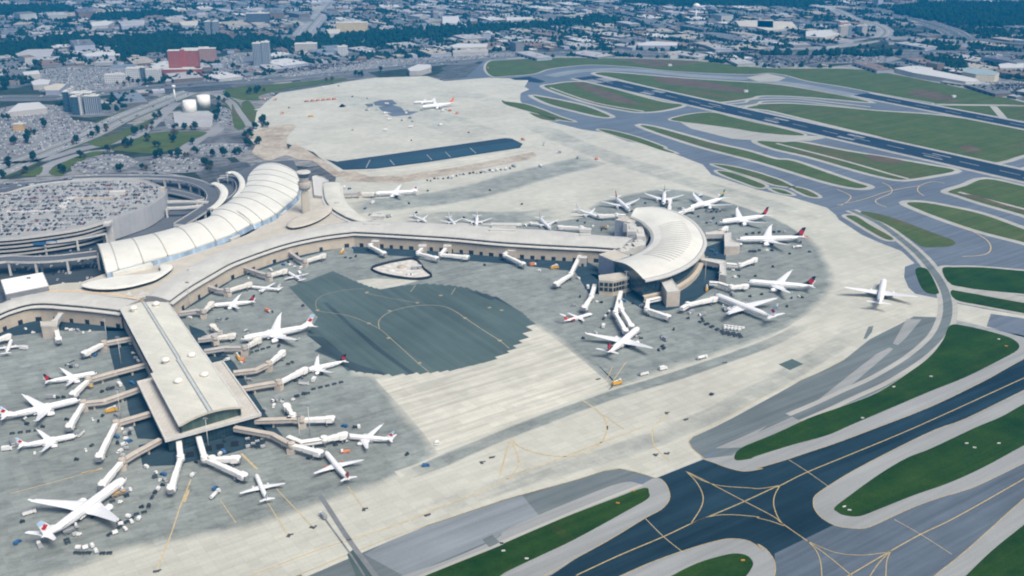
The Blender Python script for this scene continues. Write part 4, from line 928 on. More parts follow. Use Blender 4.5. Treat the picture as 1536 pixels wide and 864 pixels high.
def veh(k, p, where, rz=None, same=False, ground=False):
    g = Vector(p) if ground else G(p, .5)
    if k == 'va': k = R.choice(('va', 'va', 'vk', 'vd', 'td'))
    if k == 'tw': k = R.choice(('tw', 'tw', 'tk'))
    loc = (g.x, g.y, .2)
    if k not in _PR:
        o = PROTO[k](); _PR[k] = o; o.location = loc; o.rotation_euler.z = rz if rz is not None else R.uniform(0, 6.28)
    else: o = dup(_PR[k], loc, rz if rz is not None else R.uniform(0, 6.28))
    o['label'] = VN[k] + ' ' + where; o['category'] = VC[k]
    if 'group' in o.keys(): del o['group']
    o['group'] = 'ramp vehicles ' + where
    VOBJ.append(o)
    return o
def heading(a, b):
    a, b = G(a), G(b); return math.atan2(b.y - a.y, b.x - a.x)
def train(tile, where, kinds, *c):
    ps = q(tile, *c)
    for i, p in enumerate(ps):
        a, b = (ps[i], ps[i + 1]) if i + 1 < len(ps) else (ps[i - 1], ps[i])
        veh(kinds[i % len(kinds)], p, where, heading(a, b) + math.pi)
def along(tile, where, kind, n, *c):
    ps = [Vector(v) for v in GL(q(tile, *c))]; rs = resample(ps, n)
    for i, p in enumerate(rs):
        a, b = rs[max(i - 1, 0)], rs[min(i + 1, n - 1)]
        veh(kind if isinstance(kind, str) else kind[i % len(kind)], p, where, math.atan2(b.y - a.y, b.x - a.x), ground=True)
big = 'in the trains beside the largest leaf-tailed airliner'
train('E4', big, ['dk'], 1050, 470, 1150, 400, 1215, 350, 1265, 318, 1310, 275, 1385, 255)
train('E4', big, ['dd', 'td', 'dd', 'dk'], 1150, 360, 1360, 205, 1430, 200, 1460, 115, 1490, 72)
train('E4', big, ['dw'], 1105, 455, 1205, 420, 1160, 372, 1265, 350, 1232, 300, 1335, 320, 1520, 35)
near = 'in the row near the tail of the largest airliner'
train('E4', near, ['dk'], 735, 645, 790, 648, 850, 645, 985, 650, 1050, 648); train('E4', near, ['dw'], 752, 600, 820, 600, 885, 582, 920, 632)
veh('ca', q('E4', 280, 265)[0], 'off the left wing of the largest airliner', .6); veh('td', q('E4', 215, 345)[0], 'off the left wing of the largest airliner', .6)
veh('pu', q('E4', 382, 575)[0], 'under the tail cone of the largest airliner', 2.2); veh('va', q('E4', 170, 545)[0], 'off the left tailplane of the largest airliner', 1.2)
for k, a in (('lg', (690, 440)), ('dk', (640, 520)), ('dk', (650, 550)), ('dl', (720, 470)), ('tg', (760, 470))): veh(k, q('E4', *a)[0], 'at the rear hold of the largest airliner', .7)
for k, a in (('lo', (1140, 90)), ('tw', (1210, 60)), ('tg', (1155, 160)), ('dd', (1215, 100)), ('dk', (1080, 150))): veh(k, q('E4', *a)[0], 'at the front hold of the largest airliner', .7)
for k, a in (('tg', (890, 195)), ('va', (985, 155)), ('td', (945, 205)), ('td', (640, 190)), ('di', (1070, 110)), ('va', (1120, 150)), ('va', (735, 575)), ('tg', (825, 490)), ('dk', (880, 440)), ('tg', (335, 515)), ('ca', (775, 335)), ('tw', (70, 480)), ('dd', (1090, 300)), ('va', (1400, 645)), ('ca', (120, 425))):
    veh(k, q('E3', *a)[0], 'on the apron left of the pier end')
along('E3', 'under the wing of the wide leaf-tailed airliner left of the pier', 'dk', 4, 120, 330, 350, 300)
for k, a in (('be', (215, 190)), ('dd', (260, 235)), ('tg', (245, 170)), ('td', (410, 260)), ('dl', (630, 390)), ('dk', (600, 400)), ('dk', (670, 370))): veh(k, q('E3', *a)[0], 'around the two leaf-tailed airliners left of the pier')
for a in ((1120, 360), (1165, 290), (1200, 330), (1245, 330), (1130, 420), (1190, 430), (1240, 400), (1210, 380), (1150, 500), (1180, 540), (1215, 470), (1260, 290)): veh(R.choice(['dw', 'dl', 'dd', 'va', 'tg', 'vd']), q('E3', *a)[0], 'crowded at the left corner of the pier')
for k, a in (('tg', (90, 700)), ('va', (160, 718)), ('tg', (130, 775)), ('va', (175, 775)), ('td', (155, 820)), ('dd', (80, 745)), ('va', (445, 722)), ('td', (475, 600)), ('vd', (740, 500)), ('va', (785, 500)), ('va', (710, 520)), ('td', (875, 780)), ('va', (750, 395)), ('va', (1130, 100)), ('td', (735, 360))): veh(k, q('E7', *a)[0], 'below the near end of the pier')
for i in range(16): veh('dd' if i % 3 else 'dl', (372 + (i % 4) * 7.4 + R.uniform(-1, 1), 660 + (i // 4) * 3.6 + R.uniform(-.5, .5)), 'stored in the block at the pier end', .4)
veh('ta', q('D1', 1240, 400)[0], 'alone on the stand line below the pier end', 1.3); veh('vd', q('D1', 1240, 362)[0], 'on the stand line below the pier end', 1.3)
veh('tw', q('D2', 402, 525)[0], 'on its own beside the dark stained lane', 2.2)
along('E8', 'in the long dark row right of the pier', 'dk', 5, 450, 160, 715, 95)
along('E8', 'in the short dark row right of the pier', 'dk', 2, 285, 225, 395, 200)
for k, a in (('ca', (360, 105)), ('tw', (455, 70)), ('tw', (85, 260)), ('va', (150, 270)), ('tg', (250, 255)), ('va', (70, 320)), ('td', (280, 75)), ('va', (745, 510)), ('td', (845, 520)), ('va', (885, 515)), ('po', (755, 755)), ('td', (520, 15)), ('td', (660, 690)), ('be', (780, 650)), ('td', (400, 820))): veh(k, q('E8', *a)[0], 'on the apron right of the pier')
for k, a in (('di', (880, 370)), ('dr', (920, 410)), ('tg', (955, 105)), ('va', (770, 385)), ('td', (690, 345)), ('dk', (1360, 425)), ('dk', (1400, 408)), ('va', (985, 580)), ('td', (1040, 660)), ('td', (1450, 735)), ('dd', (1510, 715)), ('va', (1250, 775)), ('tg', (1300, 790)), ('tg', (1405, 770)), ('dd', (740, 345)), ('dl', (640, 330)), ('td', (590, 230)), ('dd', (1270, 255)), ('dk', (1445, 195))): veh(k, q('E6', *a)[0], 'between bridges right of the pier')
along('E6', 'in the row under a wing right of the pier', 'dk', 4, 1005, 320, 1170, 270)
for a in ((200, 290), (260, 275), (330, 292), (400, 300), (340, 345), (1250, 235), (1265, 285), (1280, 330), (1305, 370), (1330, 400), (1290, 345)): 
    if a[0] < 600: continue
    veh(R.choice(['dw', 'dl', 'dd']), q('E2', *a)[0], 'lined up against the left flank of the pier')
for a in ((245, 90), (320, 125), (690, 100), (750, 105), (800, 125), (860, 115), (230, 280), (640, 90)): veh(R.choice(['va', 'tw', 'tg']), q('E2', *a)[0], 'in front of the left concourse')
for k, a in (('tw', (490, 750)), ('va', (555, 750)), ('td', (610, 745)), ('td', (680, 455)), ('be', (670, 430)), ('dl', (740, 450)), ('va', (920, 340)), ('tw', (1145, 630)), ('dd', (1080, 660)), ('dd', (1040, 670)), ('va', (980, 690)), ('vd', (1270, 610)), ('td', (800, 600)), ('lo', (840, 650))): veh(k, q('E2', *a)[0], 'around the black-tailed airliner left of the pier')
for k, a in (('dr', (1165, 690)), ('td', (1205, 692)), ('be', (690, 775)), ('dk', (770, 760)), ('td', (760, 660)), ('va', (1190, 290)), ('vd', (1310, 240)), ('va', (1360, 215)), ('va', (1380, 240)), ('tg', (1420, 260)), ('va', (1480, 270)), ('tw', (1470, 330)), ('va', (410, 750)), ('tg', (980, 370))): veh(k, q('E5', *a)[0], 'under the curved concourse')
for k, a in (('di', (470, 765)), ('va', (580, 720)), ('dk', (500, 810)), ('dk', (550, 815)), ('td', (600, 800)), ('tw', (820, 410)), ('vd', (790, 440)), ('td', (1290, 170)), ('td', (1110, 290)), ('tw', (760, 290)), ('va', (740, 400)), ('va', (1180, 415)), ('td', (1180, 380)), ('tw', (920, 420)), ('va', (690, 340)), ('tw', (490, 140)), ('vd', (540, 150))): veh(k, q('F1', *a)[0], 'near the joint of the two concourses')
for k, a in (('di', (1100, 785)), ('va', (945, 810)), ('va', (930, 715)), ('td', (1130, 735)), ('td', (230, 300)), ('td', (300, 345)), ('va', (820, 375)), ('tw', (875, 365)), ('td', (1110, 350)), ('td', (1320, 330)), ('td', (1390, 350)), ('va', (1470, 385)), ('tw', (750, 378)), ('td', (480, 36)), ('td', (785, 170)), ('va', (540, 645)), ('dr', (640, 655)), ('td', (430, 755)), ('dr', (890, 755))): veh(k, q('F2', *a)[0], 'beside the long straight concourse')
for k, a in (('lo', (300, 405)), ('td', (270, 420)), ('td', (690, 160)), ('td', (870, 190)), ('td', (560, 240)), ('va', (1060, 225)), ('vd', (1220, 100)), ('tg', (1190, 80)), ('td', (1200, 290)), ('va', (1290, 245)), ('dd', (1350, 230)), ('td', (1410, 240)), ('dd', (1150, 260)), ('tw', (1030, 215)), ('td', (1280, 350)), ('dd', (1340, 310)), ('dl', (1320, 340))): veh(k, q('F3', *a)[0], 'behind the round pier head')
for k, a in (('di', (70, 15)), ('va', (255, 378)), ('tw', (395, 205)), ('td', (320, 290)), ('va', (300, 115)), ('tg', (480, 340)), ('td', (525, 345)), ('va', (830, 355)), ('va', (915, 378)), ('tw', (545, 580)), ('tg', (470, 640)), ('td', (460, 655)), ('td', (1105, 680)), ('tw', (1130, 705)), ('td', (1075, 805)), ('dd', (1110, 770)), ('dd', (1125, 790)), ('dk', (905, 690)), ('td', (1220, 605)), ('va', (740, 335)), ('td', (970, 475)), ('td', (350, 690)), ('be', (870, 670))): veh(k, q('F4', *a)[0], 'around the airliner with two bridges below the pier head')
along('F4', 'in the train beside the two-bridge airliner', ['dd', 'dw'], 5, 545, 510, 615, 420)
along('F5', 'in the dark double row below the round pier head', 'dk', 4, 320, 730, 480, 805); along('F5', 'in the dark double row below the round pier head', 'dk', 4, 350, 722, 490, 798)
for i in range(12): 
    a = (530 + (i % 4) * 54 + (i // 4) * 10, 812 + (i // 4) * 19 + (i % 4) * 9.8 - (i // 4) * 4)
    veh('dk', q('F5', *a)[0], 'in the dark storage block below the round pier head', .25)
for i in range(11): veh('dw', q('F5', 560 + (i % 6) * 34, 768 + (i // 6) * 20 + (i % 6) * 4)[0], 'in the pale storage block below the round pier head', .25)
for k, a in (('di', (385, 415)), ('tw', (345, 660)), ('td', (340, 695)), ('tw', (235, 640)), ('va', (205, 690)), ('va', (1155, 575)), ('tg', (1060, 568)), ('va', (1200, 495)), ('tg', (1270, 485)), ('td', (1300, 490)), ('tw', (630, 465)), ('td', (910, 460)), ('td', (800, 480)), ('td', (790, 400)), ('td', (1370, 52)), ('td', (1180, 70)), ('ta', (1250, 10)), ('va', (955, 40)), ('dd', (1010, 40)), ('dd', (850, 50)), ('dd', (800, 50)), ('tg', (640, 230)), ('va', (660, 295)), ('va', (850, 285)), ('dd', (690, 290)), ('td', (1020, 195)), ('td', (480, 290)), ('lg', (560, 610)), ('va', (480, 70)), ('va', (435, 40))): veh(k, q('F5', *a)[0], 'right of the round pier head')
veh('po', q('F6', 1200, 550)[0], 'at the tail of the long black-tailed airliner', 3.3)
for k, a in (('lg', (1010, 600)), ('dd', (640, 525)), ('dd', (700, 515)), ('dd', (760, 510)), ('dd', (900, 505)), ('dd', (950, 500)), ('dl', (1000, 500)), ('td', (1160, 600)), ('dd', (700, 690)), ('dd', (760, 680)), ('td', (250, 300)), ('dd', (300, 310)), ('dd', (350, 310)), ('dl', (380, 290)), ('tw', (190, 160)), ('dd', (320, 370)), ('dd', (350, 420)), ('dd', (580, 430)), ('dd', (640, 440))): veh(k, q('F6', *a)[0], 'among the airliners right of the pier head')
for k, a in (('di', (635, 600)), ('ta', (1125, 452)), ('tw', (900, 515)), ('ca', (790, 545)), ('td', (1180, 660))): veh(k, q('C3', *a)[0], 'on the service lane below the round pier head', .5)
for k, a in (('va', (1055, 103)), ('va', (995, 230)), ('td', (885, 165))): veh(k, q('D2', *a)[0], 'on the near apron lane')
for k, a in (('td', (85, 185)), ('td', (285, 150))): veh(k, q('C2', *a)[0], 'on the apron beside the dark asphalt field')
for k, a in (('tw', (410, 105)), ('tw', (300, 75)), ('ca', (215, 30)), ('tw', (195, 155)), ('va', (45, 155)), ('dr', (520, 112)), ('dr', (95, 803 - 806 + 3))): veh(k, q('B3', *a)[0], 'at the end of the far asphalt strip')
for i in range(22):
    p_ = q('B2', 1000 + i * 24 + R.uniform(-8, 8), 235 - i * 3.6 + R.uniform(-6, 6))[0]; veh(R.choice(['dd', 'td', 'tw', 'dl']), p_, 'along the bare earth bank by the far strip')
for k, a in (('tw', (400, 505)), ('dr', (60, 575)), ('dr', (125, 577)), ('td', (205, 622)), ('dr', (165, 655)), ('di', (330, 672)), ('tw', (110, 545)), ('td', (490, 495)), ('td', (570, 558)), ('tw', (880, 655)), ('tw', (770, 600)), ('tw', (760, 655)), ('td', (1240, 765)), ('td', (910, 810)), ('dr', (1130, 640)), ('dr', (1170, 655)), ('tw', (1090, 640)), ('td', (1080, 460)), ('td', (655, 568)), ('dr', (1350, 395))): veh(k, q('A2', *a)[0], 'on the far remote apron')
along('A2', 'in the dark row on the far remote apron', ['dd', 'dr'], 12, 300, 588, 470, 574)
for i in range(14): veh(R.choice(['tw', 'va', 'dl']), (540 + R.uniform(-20, 130), 172 + R.uniform(-8, 25)), 'scattered over the far remote apron')
# ------------------------------------------------------------------ terminal buildings
def roofmat(name, c, w=3.2, h=40, joint=.86, rough=.55, rot=0):
    t = NT(name)
    b = t.t.nodes.new('ShaderNodeTexBrick'); b.offset = 0; b.inputs['Scale'].default_value = 1
    b.inputs['Brick Width'].default_value = w; b.inputs['Row Height'].default_value = h; b.inputs['Mortar Size'].default_value = .12
    b.inputs['Color1'].default_value = (*vary(c, .96), 1); b.inputs['Color2'].default_value = (*vary(c, 1.04), 1); b.inputs['Mortar'].default_value = (*vary(c, joint), 1)
    t.l(t.pos(rot), b.inputs['Vector'])
    col = t.mix(1.0, b.outputs['Color'], t.ramp(t.noise(t.pos(), .05, 5, .7), (.3, .88), (.7, 1.06)), 'MULTIPLY')
    col = t.mix(1.0, col, t.ramp(t.noise(t.pos(), .7, 3), (.3, .95), (.7, 1.04)), 'MULTIPLY')
    return t.out(col, rough)
M_ROOF = roofmat('pier_roof_membrane', (.62, .61, .525), 5, 200, .84, .55, -1.08)
M_HALL = roofmat('hall_roof_metal', (.685, .675, .605), 60, 60, .95)
M_GREYR = roofmat('concourse_roof_membrane', (.54, .53, .48), 6, 12, .9)
M_LOWR = roofmat('low_roof_gravel', (.50, .465, .39), 9, 9, .93, .9)
M_POD = roofmat('podium_roof', (.55, .52, .46), 3, 3, .8, .9)
M_WALL = plain('terminal_wall', (.52, .45, .35), .8, .1, .15)
M_WALLG = plain('precast_wall', (.42, .405, .38), .8, .1, .15)
M_LEDGE = plain('ledge_metal', (.56, .55, .51), .6, .08, .2)
M_RIB = plain('roof_rib', (.38, .38, .35), .6, .1)
M_DOOR = plain('dark_opening', (.02, .025, .03), .7, .2)
M_SILL = plain('pale_parapet', (.54, .53, .49), .7, .08)
def glassmat(name, c, frame, w=2.4, h=2.2, rot=0):
    t = NT(name)
    g = t.t.nodes.new('ShaderNodeNewGeometry')
    sx = t.t.nodes.new('ShaderNodeSeparateXYZ'); t.l(g.outputs['Position'], sx.inputs['Vector'])
    cx = t.t.nodes.new('ShaderNodeCombineXYZ'); s = t.math('ADD', t.math('MULTIPLY', sx.outputs['X'], math.cos(.4)), t.math('MULTIPLY', sx.outputs['Y'], math.sin(.4)))
    t.l(s, cx.inputs['X']); t.l(sx.outputs['Z'], cx.inputs['Y'])
    b = t.t.nodes.new('ShaderNodeTexBrick'); b.offset = 0; b.inputs['Scale'].default_value = 1; b.inputs['Brick Width'].default_value = w; b.inputs['Row Height'].default_value = h
    b.inputs['Mortar Size'].default_value = .1; b.inputs['Color1'].default_value = (*vary(c, .7), 1); b.inputs['Color2'].default_value = (*vary(c, 1.5), 1); b.inputs['Mortar'].default_value = (*vary(frame, .7), 1)
    t.l(cx.outputs['Vector'], b.inputs['Vector'])
    return t.out(b.outputs['Color'], .18, 0, .6)
M_GLASS = glassmat('facade_glass', (.018, .04, .05), (.09, .10, .10))
M_GLASSB = glassmat('clerestory_glass', (.22, .29, .36), (.36, .39, .42), 3, 8)
M_GLASSW = glassmat('concourse_glass', (.012, .022, .026), (.06, .06, .055), 3, 9)
M_SKY = plain('skylight_glass', (.52, .55, .53), .5, .08, .2, 0, .2)
def sweep_building(name, A, B, z, rise, parts, label, cat, n=24, ledge=3.5, doors=0, rmat=None, glaz=True, lowmat=None, far=True, lower=True):
    """long building between two roof edges A (far side) and B (near side): vaulted roof, window band, ledge, lower wall"""
    g = resample(GL(sm(A, 4), z), n); h = resample(GL(sm(B, 4), z), n)
    c0 = (g[n // 2] + h[n // 2]) / 2; rt = empty(name, (c0.x, c0.y, 0), 0, label, cat)
    def S(v): return Vector((v[0] - c0.x, v[1] - c0.y, v[2]))
    K = 9; rows = []
    for a, b in zip(g, h):
        rows.append([S((*(a.lerp(b, k / K)).xy, z + rise * 4 * (k / K) * (1 - k / K))) for k in range(K + 1)])
    rf = MB().grid(rows, 0, True)
    for E_, sgn in ((g, 1), (h, -1)):
        top = [S(p) for p in E_]; rf.grid([top, [p - Vector((0, 0, .9)) for p in top]])
    rf.build('roof', rmat or M_GREYR, rt, recalc=False)
    gl, lg, wl = MB(), MB(), MB()
    for E_, O_, on in ((h, g, True), (g, h, far)):
        if not on: continue
        dirs = []
        for a, b in zip(E_, O_):
            d = (a - b); d.z = 0; dirs.append(d.normalized())
        P_ = lambda off, zz: [S((p.x + d.x * off, p.y + d.y * off, zz)) for p, d in zip(E_, dirs)]
        zl = z - 3.0
        gl.grid([P_(-1.2, z - .5), P_(-1.2, zl)])
        lg.grid([P_(-1.2, zl + .1), P_(ledge, zl - .2), P_(ledge, zl - 1.1), P_(-.5, zl - 1.2)])
        if lower:
            wl.grid([P_(.2, zl - 1.0), P_(.2, zl - 3.2)], 1); wl.grid([P_(1.4, zl - 3.2), P_(1.4, 0)]); wl.grid([P_(.2, zl - 3.2), P_(1.4, zl - 3.2)])
        if E_ is h and doors:
            for i in range(doors):
                t_ = (i + .7) / doors * (n - 1); i0 = int(min(t_, n - 2)); f = t_ - i0
                p = E_[i0].lerp(E_[i0 + 1], f); d = dirs[i0]; tn = (E_[i0 + 1] - E_[i0]).normalized()
                MB().box(S((p.x + d.x * 1.4, p.y + d.y * 1.4, .1)), (R.choice((3.6, 4.2, 5)), .3, R.choice((3.8, 4.2))), math.atan2(tn.y, tn.x)).build('apron_door', M_DOOR, rt)
    if glaz: gl.build('window_band', M_GLASSW, rt)
    lg.build('ledge', M_LEDGE, rt)
    if lower: wl.build('wall', [lowmat or M_WALL, M_GLASSW], rt)
    for i in (0, n - 1):
        row = rows[i]; m = MB().poly([p for p in row] + [Vector((row[-1].x, row[-1].y, 0)), Vector((row[0].x, row[0].y, 0))]); m.build('end_wall', M_WALLG, rt)
    return rt, S, g, h
def roof_boxes(rt, S, lst, z, mat=None, name='roof_unit'):
    for p, w, d, hh, rz in lst:
        v = S(G(p, z)); MB().box((v.x, v.y, v.z - .4), (w, d, hh), rz).box((v.x, v.y, v.z - .4 + hh), (w * 1.08, d * 1.08, .3), rz).build(name, mat or M_LEDGE, rt)
# long concourse, curved part + straight part
A_ = [(218, 444), (249.7, 422.5), (282.5, 400.6), (320, 383), (360.6, 369), (392, 361), (440, 349), (485, 339), (527.5, 332)]
B_ = [(253.6, 450.6), (282.5, 430), (313.7, 411.6), (345, 394), (376, 382), (407.5, 371), (440, 361.5), (487, 352), (530.6, 346.7)]
c1, S1, _, _ = sweep_building('concourse_building', A_, B_, 17, 1.3, None, 'long curved pale-roofed concourse with dark window band bending from pier to tower', 'concourse', 30, doors=9)
roof_boxes(c1, S1, [(q('E5', 430, 290)[0], 6, 4, 2.2, .4)], 17.5, M_SILL)
A_ = [(527.5, 332), (580.6, 332.7), (640, 334.5), (707, 338), (775.6, 343), (832, 346), (900, 353), (950, 356)]
B_ = [(530.6, 346.7), (565, 348.3), (620, 351.5), (680, 355.3), (753.7, 362), (832, 366.7), (900, 370), (932, 373)]
c2, S2, gA, hA = sweep_building('concourse_building', A_, B_, 17, 1.3, None, 'long straight concourse with pale roof running to the round pier head', 'concourse', 26, doors=26)
roof_boxes(c2, S2, [(q('F2', 615, 385)[0], 26, 7, 3.4, -.06), (q('F2', 595, 425)[0], 26, 4, 2, -.06), (q('F2', 1395, 430)[0], 12, 6, 3.2, -.06), (q('F2', 1395, 468)[0], 11, 4, 1.8, -.06), (q('F1', 810, 430)[0], 14, 8, 3.4, -.1), (q('F1', 755, 492)[0], 16, 4, 1.8, -.06)], 17.8, M_LEDGE)
# left concourse
A_ = q('E1', -220, 700, 0, 612, 130, 562, 360, 512, 700, 508, 1000, 538, 1330, 582)
B_ = q('E1', -220, 800, 0, 700, 130, 648, 350, 600, 700, 620, 1000, 650, 1165, 672)
c3, S3, _, _ = sweep_building('concourse_building', A_, B_, 17, 1.2, None, 'left arm concourse with grey roof and brown window band, running out of the left edge', 'concourse', 22, doors=9, rmat=M_GREYR)
# far branch behind the tower
A_ = q('F1', 285, 95, 292, 170, 310, 250, 380, 340, 480, 400, 570, 440, 680, 470)
B_ = q('F1', 448, 95, 452, 180, 480, 250, 530, 310, 640, 400, 720, 445, 790, 468)
c4, S4, _, _ = sweep_building('concourse_building', A_, B_, 16, 1.6, None, 'short white-roofed branch concourse curving away behind the control tower', 'concourse', 18, rmat=M_ROOF, doors=0)
roof_boxes(c4, S4, [(q('F1', 420, 290)[0], 6, 4, 2, 0)], 17, M_SILL)
# low base building between hall and concourse
def flat_building(name, px, z, label, cat, wmat, rmat, lip=.9, smooth=0, z0=0, parapet=True):
    if smooth: px = sm(px, smooth, True)
    g = GL(px, z)
    if area2(g) < 0: g = g[::-1]
    c = sum((v for v in g), Vector()) / len(g); rt = empty(name, (c.x, c.y, z0), 0, label, cat)
    L_ = [Vector((v.x - c.x, v.y - c.y, 0)) for v in g]; hh = z - z0
    n = len(L_); m = MB(); m.grid([[Vector((v.x, v.y, 0)) for v in L_ + L_[:1]], [Vector((v.x, v.y, hh - .02)) for v in L_ + L_[:1]]])
    m.build('wall', wmat, rt)
    MB().poly([Vector((v.x, v.y, hh)) for v in offset(L_, -.35)]).build('roof', rmat, rt)
    if parapet:
        o_, i_ = offset(L_, .25), offset(L_, -.45); m = MB()
        m.grid([[Vector((*v.xy, hh - .5)) for v in o_ + o_[:1]], [Vector((*v.xy, hh + lip)) for v in o_ + o_[:1]], [Vector((*v.xy, hh + lip)) for v in i_ + i_[:1]], [Vector((*v.xy, hh - .1)) for v in i_ + i_[:1]]])
        m.build('parapet', M_SILL, rt)
    return rt, (lambda v: Vector((v[0] - c.x, v[1] - c.y, v[2] - z0)))
BASE = q('E1', 60, 540, 330, 470, 600, 420, 780, 410, 1000, 330, 1180, 310, 1460, 235) + q('E5', 0, 210, 240, 205, 420, 145, 620, 80, 800, 20) + [(372, 352), (420, 325), (452, 292), (470, 268), (486, 275), (486, 300), (500, 316), (530, 330), (486, 339), (440, 349), (392, 361), (360, 369), (320, 383), (282, 401), (250, 423), (220, 444), (206, 449), (165, 445), (110, 440), (55, 441), (20, 450)]
lb, SB = flat_building('terminal_block', BASE, 12, 'low beige flat-roofed terminal block between the vaulted hall and the concourses', 'terminal', M_WALL, M_LOWR, .4)
MB().ribbon([SB(G(p, 12.0)) + Vector((0, 0, .12)) for p in sm(q('E1', 330, 488, 650, 488, 900, 505, 1120, 525, 1340, 575), 4)], 3.2).build('roof_walk', plain('tan_roofing', (.62, .47, .30), .9, .1), lb)
for pts in (q('E1', 1210, 540, 1240, 490, 1275, 545), q('E1', 1320, 540, 1370, 500, 1400, 530)): MB().prism([SB(v) for v in GL(pts, 12)], 12.05, 12.9).build('roof_unit', M_SILL, lb)
def lens(name, px, z, h, label, mat=None):
    """crescent canopy with a thick rounded rim"""
    g = GL(sm(px, 5, True), z)
    if area2(g) < 0: g = g[::-1]
    c = sum((v for v in g), Vector()) / len(g); rt = empty(name, (c.x, c.y, z - h), 0, label, 'canopy')
    L_ = [Vector((v.x - c.x, v.y - c.y, 0)) for v in g]; i1, i2 = offset(L_, -1.4), offset(L_, -3)
    rows = [[Vector((*v.xy, zz)) for v in r + r[:1]] for r, zz in ((offset(L_, -2.0), .02), (offset(L_, -1.2), h - 1.8), (L_, h - 1.2), (L_, h - .5), (i1, h), (i2, h + .3))]
    MB().grid(rows[:3]).build('soffit', M_DOOR, rt)
    m = MB().grid(rows[2:], 0, True); m.poly([Vector((*v.xy, h + .3)) for v in i2]); m.build('roof', mat or M_HALL, rt)
    return rt
lens('canopy_roof', q('E1', 775, 430, 850, 395, 1000, 365, 1180, 335, 1400, 320, 1536, 290) + q('E5', 120, 235, 230, 228, 250, 255, 205, 300, 100, 365, 0, 400) + q('E1', 1250, 440, 1080, 462, 900, 460), 16.5, 4.4, 'long crescent canopy roof at the near end of the vaulted hall')
lens('canopy_roof', q('F8', 700, 745, 760, 690, 860, 640, 1000, 575, 1125, 560, 1135, 610, 1080, 660, 980, 715, 860, 755, 750, 770), 16, 4, 'crescent canopy roof at the foot of the control tower', M_LOWR)
MB_ = MB()
# great hall
BK = q('B1', 560, 600, 650, 585, 850, 545, 1050, 492, 1200, 445) + q('F8', 0, 610, 110, 550, 200, 488, 270, 430, 320, 350, 335, 285, 380, 225, 440, 175)
FR = q('B1', 612, 762, 690, 738, 860, 692, 1050, 640, 1200, 590, 1335, 538, 1460, 475) + q('F8', 370, 745, 560, 662, 690, 565, 780, 485, 812, 430, 826, 330, 800, 245)
NH = 66
zb = 17.5
gb, gf = resample(GL(sm(BK, 5), zb + 1), NH), resample(GL(sm(FR, 5), zb), NH)
hc = (gb[NH // 2] + gf[NH // 2]) / 2
hall = empty('terminal_hall', (hc.x, hc.y, 0), 0, 'great arched check-in hall with long curved white vault and raised ribs', 'terminal')
HS = lambda v: Vector((v[0] - hc.x, v[1] - hc.y, v[2]))
K = 12
def hall_pt(i, k, dz=0):
    a, b = gb[i], gf[i]; f = k / K; rise = 7.0 * math.sin(math.pi * f) ** .85
    v = a.lerp(b, f); return HS((v.x, v.y, v.z + rise + dz))
rows = [[hall_pt(i, k) for k in range(K + 1)] for i in range(NH)]
m = MB().grid(rows, 0, True)
for k in (0, K): m.grid([[r[k] for r in rows], [r[k] - Vector((0, 0, 1.4)) for r in rows]])
m.build('roof', M_HALL, hall)
NR = 15
for j in range(NR):
    i = int(2 + j * (NH - 4) / (NR - 1)); i = min(i, NH - 2); m = MB(); r0 = []
    for k in range(K + 1):
        a = hall_pt(i, k); d = (hall_pt(min(i + 1, NH - 1), k) - hall_pt(i - 1, k)).normalized() * .5
        r0.append([a - d, a - d + Vector((0, 0, .45)), a + d + Vector((0, 0, .45)), a + d])
    m.grid(r0).build('roof_rib', M_RIB, hall)
    v = hall_pt(i, K); MB().cyl(v + Vector((0, 0, -1)), v + Vector((0, 0, 1.4)), .9, .7, n=8).build('vent_cap', M_WALL, hall)
fr = [HS(v) for v in gf]; fd = []
for a, b in zip(gf, gb): d = a - b; d.z = 0; fd.append(d.normalized())
MB().grid([[p + d * .1 - Vector((0, 0, 1.3)) for p, d in zip(fr, fd)], [Vector((p.x + d.x * 3.4, p.y + d.y * 3.4, 11.9)) for p, d in zip(fr, fd)]]).build('clerestory_window', M_GLASSB, hall)
for f in (.36, .62, .8):
    i = int(f * NH); v = fr[i] + fd[i] * 4.2; tn = (fr[i + 1] - fr[i - 1]); MB().box((v.x, v.y, 12), (15, 2.6, 2.4), math.atan2(tn.y, tn.x)).build('plant_box', M_SILL, hall)
MB().grid([[HS((v.x, v.y, v.z - 1.2)) for v in gb], [HS((v.x, v.y, 0)) for v in gb]]).build('wall', M_GLASS, hall)
e = rows[0]; MB().poly([p for p in e] + [Vector((e[-1].x, e[-1].y, 0)), Vector((e[0].x, e[0].y, 0))]).build('end_glazing', M_GLASS, hall)
w_ = [HS(v) for v in GL(q('B1', 640, 752, 700, 735, 865, 698, 880, 716, 760, 745, 650, 768), 15.5)]; MB().prism([Vector((*v.xy, 0)) for v in w_], 12, 15.5).build('front_canopy', M_HALL, hall)
e = rows[-1]; MB().poly([p for p in e] + [Vector((e[-1].x, e[-1].y, 0)), Vector((e[0].x, e[0].y, 0))]).build('end_wall', M_WALLG, hall)
e = rows[0]; MB().tube(e, [(-.5, -.6), (.5, -.6), (.5, .5), (-.5, .5)]).build('end_arch', M_RIB, hall)
